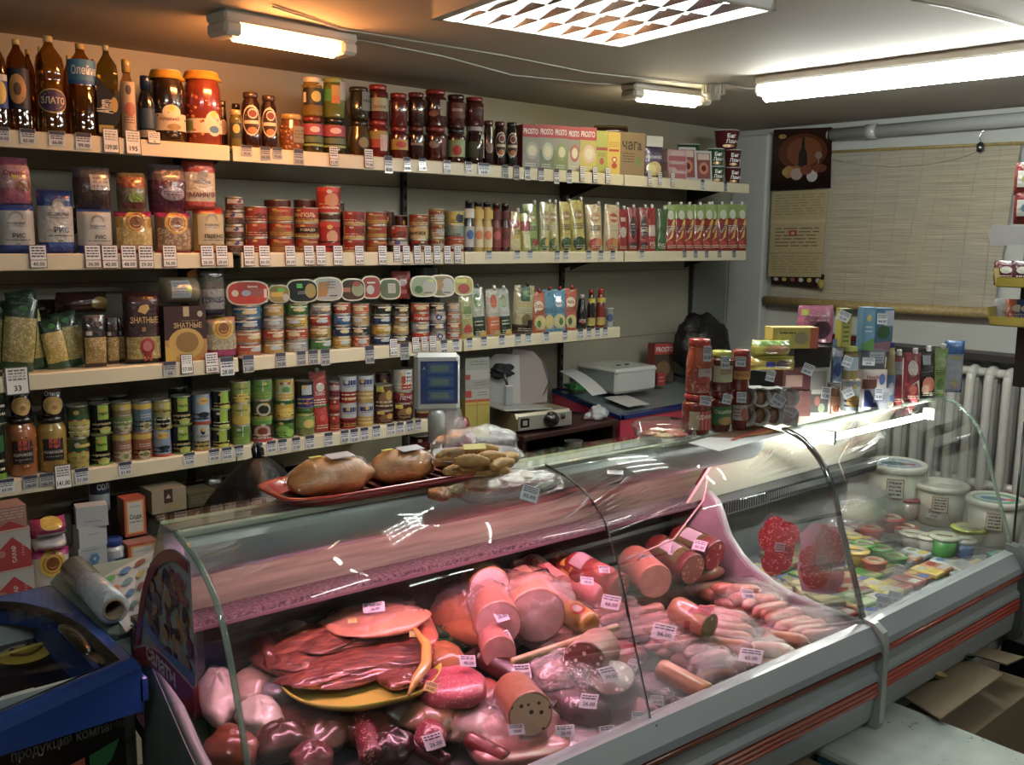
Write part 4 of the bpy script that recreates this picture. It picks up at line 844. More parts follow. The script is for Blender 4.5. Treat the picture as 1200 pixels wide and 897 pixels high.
three(321,345,(513,490,468,443),[mcan('#3c6c1f',[('r',-1.1,.8,1.1,.98,'#1c3c1c'),('o',-.2,.4,.6,.3,'#6ca434'),('o',.4,.3,.4,.2,'#7cb03c')]),mcan('#c09c24',[('r',-1.1,.78,1.1,.98,'#2c5c24'),('o',0,.35,.7,.25,'#d0b440')]),mcan('#c09a2c',[('r',-.5,.3,.6,.85,'#a8b494'),('o',.1,.5,.3,.15,'#5c8c3c'),('r',-.4,.74,.5,.85,'#b03c2c')])],['bright green pea can at the bottom, left of the green glass jar','yellow corn can in the middle, left of the green glass jar','yellow can with a white square, left of the green glass jar'])
z=P_(4,346,369,479,511,mjar('#5c6c28','#3c6c34',[('r',-1,.3,1,.7,'#5c8c3c'),('o',.2,.45,.5,.16,'#c0a83c')],bits=['#7a8a34','#687a2c'],name='pickle_jar'),'green glass jar beside the red ketchup pouch')
P_(4,346,368,447,479,mcan('#26346c',[('r',-1.1,.45,1.1,1,'#2a1c24'),('r',-.4,.5,.5,.85,'#a8b0b4'),('t','5',.1,.22,.22,'#a83040',.5)]),'navy can with a price card on the green glass jar',z=z)
P_(4,366,387,438,509,mbag('#a81c18',[('o',.2,.74,.5,.07,'#c8b0a8'),('t','ТОМАТ',.1,.64,.06,'#d8b8b0',1.2),('r',-1,.42,1,.46,'#3c6c2c'),('o',0,.22,.7,.13,'#b82a20'),('o',.1,.24,.3,.05,'#c8504c')],t=.5,kind='stand',cap='#c0b8b8',capx=0,name='ketchup_pouch',cat='pouch'),'tall red ketchup pouch among the cans',y=YS+.05,face=.4)
three(386,398,(505,485,466,447),[mcan('#a02420',[('r',-1,.3,1,.6,'#7c2c28')]),mcan('#8c2420',[('r',-1,.3,1,.6,'#b0442c')]),mcan('#7c3034',[('r',-1,.5,1,.8,'#a09098')])],['narrow red tomato paste can at the bottom','narrow red tomato paste can in the middle','narrow dark red can on top'])
bel=lambda b:[('r',-1.1,.45,1.1,1,'#a8acb4'),('r',-.6,.68,.7,.86,'#2c3c74'),('l',-.5,.6,.6,.66,1,'#34447c'),('l',-.5,.12,.6,.26,2,'#d0b038')]
two(397,418,439,471,501,mcan('#8c1c20',bel(0)),mcan('#8c1c20',bel(0)),'red and white bean can, lower','red and white bean can, upper')
two(417,438,438,470,498,mcan('#b09030',bel(0)),mcan('#a8904c',bel(0)),'yellow and white can beside the red and white cans, lower','yellow and white can beside the red and white cans, upper')
dk=[('o',.1,.45,.6,.3,'#7c5c3c'),('p',[(-.8,.2),(.2,.3),(.5,.7),(-.4,.6)],'#8c4a3c'),('r',-.7,.75,-.1,.95,'#c0c038'),('o',.4,.6,.3,.2,'#b09038')]
three(438,461,(496,480,450),[mcan('#5c2c24',dk),mcan('#4c3424',dk)],['dark can with a brown stew picture at the bottom','taller dark can with a stew picture'])
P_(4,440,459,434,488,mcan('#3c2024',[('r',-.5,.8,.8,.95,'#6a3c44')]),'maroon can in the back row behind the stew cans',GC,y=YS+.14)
three(459,484,(492,471,457,431),[mcan('#4c281c',dk),mcan('#7c2038',[('t','ЛЕЧО',.2,.5,.35,'#c0b0b4',1.2)]),mcan('#a8a49c',[('r',-.2,.1,.7,.7,'#a03428'),('r',.1,.35,.6,.95,'#c0c4cc'),('l',.15,.4,.55,.9,3,'#3c3c4c')])],['dark can with a price sticker under the maroon lettered can','flat maroon lettered can','white can with a red picture on the maroon one'])
P_(4,486,504,448,488,mcan('#4c1c1c',[('o',0,.5,.6,.3,'#8c5c44')]),'dark red can partly hidden by the customer display',GC)
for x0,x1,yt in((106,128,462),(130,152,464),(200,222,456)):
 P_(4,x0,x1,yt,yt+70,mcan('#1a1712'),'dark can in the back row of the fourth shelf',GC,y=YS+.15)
P_(4,479,504,503,530,mcan('#2c1214',[('r',-.8,.5,.9,.75,'#5c1c20'),('o',0,.4,.5,.15,'#6a3a34')]),'large dark red can below the end of the fourth shelf',z=.781,y=3.2)
Z5,Y5=.60,3.02
def low(x0,x1,y0,y1,mk,lb,g=None,z=None,y=Y5,**k):return put(None,x0,x1,y0,y1,mk,lb,g,z=z if z is not None else Z5,y=y,**k)[0]
sug=[('p',[(-1,0),(1,0),(1,.4),(.05,.82),(-1,.4)],'#a01f24'),('t','САХАР',.1,.38,.1,'#d8ccc8',1.2,1.571),('o',-.55,.42,.22,.09,'#b0705c'),('l',.5,.3,.65,.6,5,'#c89a94'),('r',-1,.95,1,1,'#b09a80')]
z=low(-12,37,648,697,mbox('#a5a3a0',sug,d=.1,side='#c8a48c'),'red and white sugar carton, lowest of the stack','sugar cartons')
z=low(-12,32,602,648,mbox('#a5a3a0',sug,d=.1,side='#c8a48c'),'red and white sugar carton, middle of the stack','sugar cartons',z=z)
low(-14,27,575,602,mbox('#9c6c60',[('p',[(-1,0),(1,0),(0,.4)],'#a01f24'),('l',-.9,.45,.9,.95,4,'#c0a090')],d=.09),'dotted pinkish carton on top of the sugar cartons',z=z)
z=low(36,86,633,690,mbag('#b4aea6',smile()+[('r',-.2,.22,.3,.32,'#c89a24'),('t','800 г',.05,.27,.05,'#5c2c1c',.4)],t=.5,kind='brick',topc='#b02470',topf=.12,botc='#9c1f60',botf=.2,mat='gloss'),'upright white packet with a smiling sun and magenta foot','packets with a magenta base')
z=low(35,80,618,634,mbag('#b8b2b0',[('r',-1,0,1,.4,'#a82468')],t=1.0,kind='pillow',mat='foil'),'flattened white and magenta packet in the middle of the pile','packets with a magenta base',z=z)
low(33,80,597,619,mbag('#ac2468',[('o',0,.8,.6,.3,'#c8a018'),('r',-.8,.05,.9,.35,'#b8b2b0')],t=1.0,kind='pillow',mat='foil'),'magenta packet with a sun emblem on top of the pile','packets with a magenta base',z=z)
flo=[('o',.1+.22*math.cos(k*PI/3),.72+.08*math.sin(k*PI/3),.15,.055,'#3f78ac')for k in range(6)]+[('o',.1,.72,.09,.035,'#b8bcc4'),('r',.08,.2,.12,.64,'#34689c'),('r',-1,0,1,.18,'#3c74a8'),('t','СОЛЬ',0,.09,.12,'#c4ccd4',1.5),('l',.3,.42,.9,.52,2,'#7c8494'),('l',-.8,.92,.5,.96,1,'#5c6474')]
z=low(91,124,620,672,mbox('#a4a9b0',flo,d=.06,side='#8c9098',name='salt_box'),'white salt box with a blue flower')
z=low(90,122,597,620,mbox('#b0b2b6',[('l',-.4,.55,.5,.7,1,'#8c8c94')],d=.06,name='salt_box'),'plain white salt box lying on the flower box','plain white boxes',z=z)
low(90,125,573,597,mbox('#b2b4b8',[('l',-.5,.2,.6,.35,1,'#8c8c94')],d=.06,name='salt_box'),'plain white salt box on top of the pile, set slightly askew','plain white boxes',z=z,jit=.25)
sal_=[('r',-1.1,.08,1.1,.62,'#7c9cb4'),('r',-.2,.34,1,.6,'#1c2c50'),('t','СОЛЬ',.4,.47,.14,'#c8ccd4',1.0),('o',.2,.18,.6,.07,'#6a5c44')]
low(122,148,607,660,mjar('#a8b0b4','#1f3c8c',sal_,name='salt_jar',lidh=.022),'white plastic salt jar with a blue lid in front','plastic salt jars')
low(105,130,562,606,mjar('#a8b0b4','#a8aab0',[('r',-1.1,.5,1.1,.9,'#1c2440'),('t','СОЛЬ',.2,.7,.16,'#c0c4cc',1.2)],name='salt_jar',lidh=.02),'white plastic salt jar in the back with a dark label','plastic salt jars',z=.80,y=Y5+.14)
low(118,140,602,640,mjar('#a8b0b4','#1f3c8c',name='salt_jar',lidh=.022),'second blue lid salt jar just behind the front one','plastic salt jars',z=.66,y=Y5+.1)
soda=[('r',-1,0,1,1,'#b0401c'),('r',-.82,.06,.82,.94,'#c88a1c'),('r',-.68,.1,.68,.9,'#b8b4b0'),('t','Сода',0,.5,.15,'#16161c',1.1),('l',-.6,.34,.6,.4,1,'#16161c'),('l',-.5,.76,.5,.8,1,'#3c3c74')]
z=low(148,182,618,662,mbox('#a84424',soda,d=.06,side='#8a5a30',topc='#a06a60',name='soda_box'),'orange-framed soda box, the lower one','soda boxes')
low(143,168,574,618,mbox('#a84424',soda,d=.06,side='#7c3c1c',name='soda_box'),'orange-framed soda box, the upper one','soda boxes',z=z+.01,y=Y5+.05)
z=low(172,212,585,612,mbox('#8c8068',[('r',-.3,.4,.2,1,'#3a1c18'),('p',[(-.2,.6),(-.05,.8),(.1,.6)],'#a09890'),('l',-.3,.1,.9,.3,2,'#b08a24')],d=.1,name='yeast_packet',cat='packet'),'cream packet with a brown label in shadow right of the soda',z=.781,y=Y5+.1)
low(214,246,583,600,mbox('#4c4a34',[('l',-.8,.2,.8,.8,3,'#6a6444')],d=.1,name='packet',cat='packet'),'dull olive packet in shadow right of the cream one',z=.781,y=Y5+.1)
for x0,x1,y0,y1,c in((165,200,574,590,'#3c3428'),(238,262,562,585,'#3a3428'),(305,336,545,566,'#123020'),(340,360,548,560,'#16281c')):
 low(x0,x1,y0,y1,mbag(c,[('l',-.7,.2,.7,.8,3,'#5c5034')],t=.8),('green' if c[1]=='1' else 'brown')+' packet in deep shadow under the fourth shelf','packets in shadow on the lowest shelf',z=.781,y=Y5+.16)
noisy('shelfpaint','#cfc6ad',amt=.06,scale=6,bstr=0,rough=.4)
noisy('walltile','#a09c8c',amt=.05,scale=5,bstr=.05,bscale=20,rough=.5)
noisy('plaster','#b9bcb8',amt=.07,scale=3,bstr=.12,bscale=25,rough=.75)
noisy('ceilpaint','#a9a196',amt=.06,scale=2,bstr=.08,bscale=12,rough=.8)
noisy('floorstone','#5c5046',amt=.3,scale=12,bstr=.1,bscale=40,rough=.6)
simple('darkmetal','#3c3a34',rough=.5,metal=.3)
X0,XE=-.55,4.43
breaks={1:[(-.55,colx(269,YS,1.96)),(colx(272,YS,1.96),colx(730,YS,1.96)),(colx(731,YS,1.96),XE)],2:[(-.55,colx(273,YS,1.6)),(colx(282,YS,1.6),colx(543,YS,1.6)),(colx(544,YS,1.6),colx(730,YS,1.6)),(colx(731,YS,1.6),XE)],3:[(-.55,colx(279,YS,1.25)),(colx(285,YS,1.25),colx(541,YS,1.25)),(colx(543,YS,1.25),colx(726,YS,1.25))],4:[(-.55,colx(276,YS,.93)),(colx(277,YS,.93),colx(503,YS,.93))]}
nth={1:'top',2:'second',3:'third',4:'fourth'}
for s_,segs in breaks.items():
 for i,(a,b_)in enumerate(segs):
  o=thing('wall_shelf',f'cream metal wall shelf, {nth[s_]} level, bay {i+1} from the left','shelf',((a+b_)/2,YS,SZ[s_]-.042),0,f'{nth[s_]} level shelf bays')
  w=(b_-a)/2-.0015
  m=MB(); m.box((-w,.004,.034),(w,YW-YS-.012,.0415),None or '#cfc6ad','shelfpaint',bev=.002); m.build('shelf_board',o)
  m=MB(); m.prism([(0,-.006),(-.004,-.004),(-.004,.04),(0,.045),(.006,.04),(.006,-.004)],-w,w,'#cfc6ad','shelfpaint'); m.build('price_rail',o)
  for sx in(-w+.03,w-.03):
   m=MB(); m.prism([(.06,.033),(YW-YS-.012,.033),(YW-YS-.012,-.06),(YW-YS-.05,-.045)],sx-.0015,sx+.0015,'#3c3a34','darkmetal'); m.build('bracket',o)
for px in(213,473,659,812):
 x=colx(px,YW-.01,1.7)
 m=MB(); m.box((x-.010,YW-.024,.1),(x+.010,YW-.001,2.01),'#6a6456','darkmetal')
 for k in range(32):m.box((x-.004,YW-.0255,.2+k*.055),(x+.004,YW-.024,.225+k*.055),'#14120f','matte')
 tag(m.build('shelf_upright'),'slotted metal shelf upright on the back wall','upright','slotted uprights on the back wall')
o=thing('base_shelf','deep cream base shelf near the floor carrying sugar and salt','shelf',(.7,2.9,0))
m=MB(); m.box((-1.3,0,Z5-.03),(1.95,YW-2.9-.02,Z5-.002),'#cfc6ad','shelfpaint',bev=.003); m.build('shelf_board',o)
m=MB(); m.box((-1.3,.05,0),(1.95,.07,Z5-.031),'#8c8674','shelfpaint'); m.build('kick_panel',o)
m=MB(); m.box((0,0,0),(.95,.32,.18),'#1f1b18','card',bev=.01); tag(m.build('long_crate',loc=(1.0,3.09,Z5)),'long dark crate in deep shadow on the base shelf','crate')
PR=['40.00','36.00','48.00','29.00','26.00','65.00','99.00','35.00','57.00','62.00','95.00','43.00']
near={}
def cards(sh,items,drop=.0):
 for i,(px,wpx,hpx,st,pr)in enumerate(items):
  zt_=SZ[sh]+.008; yy=YS-.0062
  x=colx(px,yy,zt_-.03); d_=depth((x,yy,zt_))
  w,h=q2(wpx*d_/FPX),q2(hpx*d_/FPX)
  key=(w,h,st,pr);
  if key not in near:near[key]=tagcard(w,h,st,pr,len(near))
  ztop=zt_+(.02 if st in('black','red')else .0)+drop
  o=spawn(near[key],(x,yy,ztop),'',f'price cards on the {nth[sh]} shelf',tilt=(-.06,0))
  o['_x']=x; CARDS.append((o,sh,x,st))
CARDS=[]
cards(1,[(4,14,16,'blue','50.00'),(33,17,17,'blue','65.00'),(67,18,17,'blue','66.00'),(98,18,18,'blue','99.00'),(130,18,28,'black','109.00'),(156,18,28,'black','195'),(181,15,13,'red','30'),(289,14,12,'grey','40.00'),(311,13,15,'grey','60.00'),(325,12,13,'grey','79.00'),(350,13,18,'grey','55.00'),(391,12,22,'red','62.00'),(432,12,22,'red','79.00'),(455,11,20,'grey','48.00'),(477,10,16,'grey','50.00'),(495,10,14,'grey','61.00'),(524,10,15,'grey','72.00'),(549,10,13,'blue','51.00'),(567,18,13,'blue','64.00'),(592,9,16,'grey','55.00'),(605,9,17,'grey','66.00'),(618,9,16,'blue','45.00'),(634,9,16,'blue','42.00'),(652,8,18,'blue','42.00'),(667,8,16,'blue','44.00'),(682,8,18,'red','42.00'),(697,8,18,'red','36.00'),(712,8,18,'red','36.00'),(761,7,17,'red','26.00'),(773,7,15,'red','24.00'),(788,7,16,'red','17.00'),(823,7,13,'blue','34.00'),(850,6,12,'grey','24.00')])
cards(2,[(45,19,27,'red','40.00'),(109,18,27,'red','36.00'),(129,19,27,'red','40.00'),(151,18,27,'red','48.00'),(171,18,27,'red','29.00'),(199,17,25,'red','36.00'),(243,16,24,'red','26.00'),(260,15,24,'red','29.00'),(292,14,24,'red','90.00'),(310,14,24,'red','83.00'),(340,13,23,'red','85.00'),(362,13,23,'red','79.00'),(376,13,23,'red','76.00'),(396,13,23,'red','99.00'),(421,12,22,'red','66.00'),(448,12,22,'red','68.00'),(465,10,19,'red','60.00'),(476,10,21,'red','44.00'),(489,10,21,'red','56.00'),(501,10,21,'red','54.00'),(512,10,21,'red','34.00'),(524,10,21,'red','43.00'),(536,10,21,'red','46.00'),(573,9,10,'blue','45.00'),(606,9,10,'blue','22.00'),(621,8,9,'blue','19.00'),(653,8,11,'blue','24.00'),(663,8,11,'blue','24.00'),(690,8,11,'blue','26.00'),(704,8,12,'blue','39.00'),(718,8,12,'blue','39.00'),(752,9,9,'blue','29.00'),(802,7,9,'grey','36.00'),(815,7,9,'grey','36.00'),(828,7,9,'grey','38.00'),(843,7,9,'grey','38.00'),(860,7,9,'grey','34.00')])
cards(3,[(20,26,33,'black','33'),(199,16,17,'grey','66'),(219,15,23,'black','57.00'),(248,16,24,'red','26.00'),(266,17,22,'blue','28.00'),(291,14,20,'grey','31.00'),(329,13,17,'grey','29.00'),(353,12,17,'grey','24.00'),(367,13,17,'grey','30.00'),(381,12,19,'grey','49.00'),(433,12,21,'grey','36.00'),(461,11,20,'red','40.00'),(474,12,20,'grey','37.00'),(487,10,18,'red','60.00'),(497,9,17,'red','59.00'),(507,10,18,'red','58.00'),(520,10,17,'blue','44.00'),(534,10,14,'blue','70.00'),(550,9,12,'blue','46.00'),(567,9,12,'blue','36.00'),(588,9,12,'blue','36.00'),(607,9,12,'blue','29.00'),(619,9,12,'blue','31.00'),(640,9,11,'blue','24.00'),(662,8,11,'blue','40.00'),(680,9,11,'blue','31.00'),(690,8,11,'blue','38.00'),(700,8,11,'blue','44.00'),(709,8,11,'blue','22.00')])
cards(4,[(8,17,16,'blue','65.00'),(36,16,15,'grey','106.00'),(55,16,15,'grey','106.00'),(74,19,29,'black','141.00'),(96,16,17,'blue','51.00'),(147,15,15,'blue','51.00'),(222,14,14,'blue','52.00'),(251,14,14,'blue','49.00'),(266,13,14,'blue','54.00'),(280,12,13,'blue','58.00'),(302,13,15,'blue','54.00'),(318,12,14,'blue','38.00'),(331,12,14,'blue','29.00'),(347,11,15,'blue','37.00'),(363,12,16,'blue','32.00'),(385,11,16,'blue','57.00'),(404,11,14,'blue','25.00'),(415,11,16,'blue','52.00'),(427,11,15,'blue','54.00'),(441,11,14,'blue','65.00'),(458,11,13,'blue','55.00'),(469,10,13,'blue','41.00'),(480,10,13,'blue','36.00'),(490,9,12,'blue','37.00')])
XR=4.9; ZC=2.325
m=MB(); m.box((-2.2,YW,0),(XR+.1,YW+.1,ZC+.1),'#bfb8a6','walltile')
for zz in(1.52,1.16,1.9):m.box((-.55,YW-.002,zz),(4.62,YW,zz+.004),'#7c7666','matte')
struct('wall_back',m)
m=MB(); m.box((XR,-2.6,0),(XR+.1,YW,ZC+.1),'#b9bcb8','plaster'); struct('wall_right',m)
m=MB(); m.box((XR-.07,3.26,0),(XR,YW,2.29),'#b9bcb8','plaster',bev=.01); struct('wall_corner_casing',m)
m=MB(); m.box((-2.3,-2.6,0),(-2.2,YW+.1,ZC+.1),'#b9bcb8','plaster'); struct('wall_left',m)
m=MB(); m.box((-2.3,-2.7,0),(XR+.1,-2.6,ZC+.1),'#b9bcb8','plaster'); struct('wall_front',m)
m=MB(); m.box((-2.3,-2.7,ZC),(XR+.1,YW+.1,ZC+.1),'#a9a196','ceilpaint'); struct('ceiling',m)
m=MB(); m.box((-2.3,-2.7,-.1),(XR+.1,YW+.1,0),'#5c5046','floorstone'); struct('floor',m)
m=MB(); m.box((4.47,YW-.03,1.05),(4.78,YW-.002,1.62),'#74786f','matte',bev=.004); tag(m.build('wall_shade_panel'),'grey panel on the back wall just right of the second shelf','panel')  # dark sheet painting the shade beside the shelves, not a real fitting
EXPO=1.4
emitm('tube_warm','#ffa358',42)
emitm('tube_cool','#f7fdf6',22)
emitm('tube_mid','#fff0c8',16)
emitm('tube_pink','#ffacc6',26)
emitm('tube_case','#f8f7f0',36)
simple('lampwhite','#c9c4bb',rough=.35)
simple('reflector',rough=.5)
simple('mirror','#dfe3e6',rough=.12,metal=1)
def batten(name,label,p0,p1,wid,hgt,mat,z=ZC,tube_r=.018,inset=.06):
 a,b=Vector((*p0,0)),Vector((*p1,0)); L=(b-a).length; c=(a+b)/2
 o=thing(name,label,'ceiling lamp',(c.x,c.y,z),math.atan2(b.y-a.y,b.x-a.x))
 m=MB(); m.box((-L/2,-wid/2,-hgt*.45),(L/2,wid/2,0),'#c9c4bb','lampwhite',bev=.008); m.build('housing',o)
 for s in(-1,1):
  e=MB(); e.box((s*L/2-(inset if s>0 else 0),-wid/2,-hgt),(s*L/2+(inset if s<0 else 0),wid/2,-hgt*.4),'#c9c4bb','lampwhite',bev=.01); e.build('end_cap',o)
 t=MB(); t.lathe([(tube_r,-L/2+inset),(tube_r,L/2-inset)],16,'#ffffff',mat,T=Matrix.Translation((0,0,-hgt*.45-tube_r-.002))@Matrix.Rotation(PI/2,4,'Y')); t.build('tube',o)
 return o
def cz(px,py,z=ZC):p=hit(px,py,2,z); return(p.x,p.y)
w0,w1=cz(252,27,2.29),cz(408,55,2.29)
batten('strip_lamp','warm orange strip lamp on the ceiling above the oil bottles',w0,w1,.11,.07,'tube_warm',tube_r=.022)
w0,w1=cz(735,108,2.29),cz(826,118,2.29)
batten('strip_lamp','short white strip lamp beside the round ceiling socket',w0,w1,.10,.06,'tube_mid',tube_r=.02)
w0,w1=cz(893,114,2.25),cz(1215,78,2.25)
d=(Vector(w1)-Vector(w0)).normalized(); w1=Vector(w0)+d*1.35
batten('tube_lamp','long bright white tube lamp at the right of the ceiling',w0,tuple(w1),.12,.075,'tube_cool',tube_r=.03,inset=.02)
lc=[hit(*q,2,ZC-.05)for q in((505,18),(728,52),(868,10))]
ux=(lc[1]-lc[0]); L1=ux.length; ang=math.atan2(ux.y,ux.x)
uy=Vector((math.cos(ang-PI/2),math.sin(ang-PI/2),0)); W1=.6
ctr=lc[0]+ux/2+uy*W1/2
o=thing('louvre_lamp','large recessed-style louvred ceiling lamp with four tubes','ceiling lamp',(ctr.x,ctr.y,ZC),ang)
m=MB(); a,b=L1/2,W1/2
for x0,y0,x1,y1 in((-a,-b,a,-b+.012),(-a,b-.012,a,b),(-a,-b,-a+.03,b),(a-.012,-b,a,b)):m.box((x0,y0,-.06),(x1,y1,0),'#c9c9c6','lampwhite')
m.box((-a,-b,-.004),(a,b,0),'#e8e8e8','lampwhite'); m.build('frame',o)
for j in range(4):
 yc=-b+.075+j*.15
 t=MB(); t.lathe([(.019,-a+.04),(.019,a-.04)],12,'#ffffff','tube_cool',T=Matrix.Translation((0,yc,-.022))@Matrix.Rotation(PI/2,4,'Y')); t.build('tube',o)
m=MB()
for j in range(5):
 y=-b+j*.15
 m.prism([(y-.022,-.008),(y+.022,-.008),(y+.002,-.056),(y-.002,-.056)],-a+.02,a-.02,'#f0f2f4','reflector')
nx=int(L1/.078)
for i in range(1,nx):
 x=-a+i*L1/nx
 for j in range(4):
  y0=-b+j*.15+.004; v=[]
  T=Matrix.Translation((x,0,0))
  m.add([(-.002,y0,-.058),(.002,y0,-.058),(.010,y0,-.034),(-.010,y0,-.034),(-.002,y0+.142,-.058),(.002,y0+.142,-.058),(.010,y0+.142,-.034),(-.010,y0+.142,-.034)],[(0,1,5,4),(1,2,6,5),(3,0,4,7),(2,3,7,6)],'#dfe3e6','mirror',False,T)
m.build('louvre',o)
for k,(x,y)in enumerate(((.0,.35),(2.9,-.5))):  # lamps out of view, added to brighten the room
 batten('tube_lamp',('white tube lamp on the ceiling behind the camera','white tube lamp on the ceiling over the shop floor, right')[k],(x-.6,y),(x+.6,y),.12,.07,'tube_cool',tube_r=.02)
p=hit(836,108,2,ZC-.03)
o=thing('ceiling_socket','white ribbed round socket on the ceiling beside the short strip lamp','socket',(p.x,p.y,ZC))
m=MB(); m.lathe([(.045,0),(.045,-.012),(.04,-.04),(.03,-.045),(.03,-.06),(.001,-.062)],24,'#cfcabf','lampwhite'); m.build('socket_body',o)
m=MB()
for k in range(16):
 a_=2*PI*k/16; m.box((-.003,-.003,-.04),(.003,.003,-.004),'#cfcabf','lampwhite',T=Matrix.Rotation(a_,4,'Z')@Matrix.Translation((.045,0,0)))
m.build('ribbed_collar',o)
def cable(pts,label,r=.003,col='#b9b4a8',z=ZC-.004):
 P=[hit(a_,b_,2,z)for a_,b_ in pts]; m=MB(); m.tube(P,r,6,col,'gloss'); return tag(m.build('cable'),label,'cable')
cable([(320,8),(400,34),(480,47),(590,65),(690,85),(800,97),(838,99)],'thin white cable sagging across the ceiling under the louvred lamp')
cable([(395,42),(440,50),(520,66),(600,88),(700,98),(735,100)],'thin white cable running from the warm lamp to the short lamp')
cable([(850,98),(875,104),(900,104)],'short white cable between round socket and long tube lamp')
cable([(1068,0),(1110,8),(1160,20),(1200,32)],'thin cable in the upper right corner of the ceiling')
simple('alu',rough=.35,metal=.6)
simple('counterpaint',rough=.38,coat=.15)
simple('housing',rough=.4,coat=.5)
simple('chrome',rough=.12,metal=1)
noisy('scuffed',amt=.3,scale=9,bstr=.1,bscale=30,rough=.5)
glassy('edgeglass',(.62,.74,.68),base=.06,boost=1.2,veil=.35,veilc='#a8bdb0')
A1=R(-3); U1=Vector((math.cos(A1),math.sin(A1),0)); V1=Vector((-U1.y,U1.x,0))
P1=hit(207,624,2,1.2); P1.z=0
P2=Vector((2.215,1.40,0)); A2=R(-.6)
U2=Vector((math.cos(A2),math.sin(A2),0)); V2=Vector((-U2.y,U2.x,0))
def W1(u,v,z):return P1+U1*u+V1*v+Vector((0,0,z))
def on_u(px,py,c,P=P1,U=U1,V=V1):
 d=ray(px,py); t=((P-EYE).dot(U)+c)/d.dot(U); q=EYE+d*t
 return((q-P).dot(V),q.z)
PROF1=[(0,1.2),(-.062,1.189),(-.11,1.174),(-.145,1.155),(-.172,1.134),(-.194,1.108),(-.214,1.071),(-.24,1.01),(-.268,.93),(-.30,.84),(-.335,.742)]
PROF2=[(0,1.2),(-.053,1.183),(-.093,1.155),(-.125,1.121),(-.149,1.08),(-.168,1.032),(-.186,.972),(-.215,.89),(-.24,.82),(-.262,.745)]
def smooth_prof(p,k=3):
 out=[]
 for i in range(len(p)-1):
  a,b,c,d=p[max(i-1,0)],p[i],p[i+1],p[min(i+2,len(p)-1)]
  for j in range(k):
   t=j/k
   out.append(tuple(.5*((2*b[q])+(-a[q]+c[q])*t+(2*a[q]-5*b[q]+4*c[q]-d[q])*t*t+(-a[q]+3*b[q]-3*c[q]+d[q])*t**3)for q in(0,1)))
 return out+[p[-1]]
def shell(mb,prof,x0,x1,th,col,mat,T=None):
 n=len(prof); ins=[]
 for i,(y,z)in enumerate(prof):
  a=prof[max(i-1,0)]; b=prof[min(i+1,n-1)]
  t=Vector((b[0]-a[0],b[1]-a[1])).normalized()
  ins.append((y-t.y*th,z+t.x*th))
 vs=[]; fs=[]
 for x in(x0,x1):vs+=[(x,y,z)for y,z in prof]+[(x,y,z)for y,z in ins]
 m=2*n
 for i in range(n-1):
  fs.append((i,i+1,m+i+1,m+i)); fs.append((n+i,m+n+i,m+n+i+1,n+i+1))
  fs.append((i,n+i,n+i+1,i+1)); fs.append((m+i,m+i+1,m+n+i+1,m+n+i))
 fs.append((0,m,m+n,n)); fs.append((n-1,2*n-1,m+2*n-1,m+n-1))
 mb.add(vs,fs,col,mat,True,T)
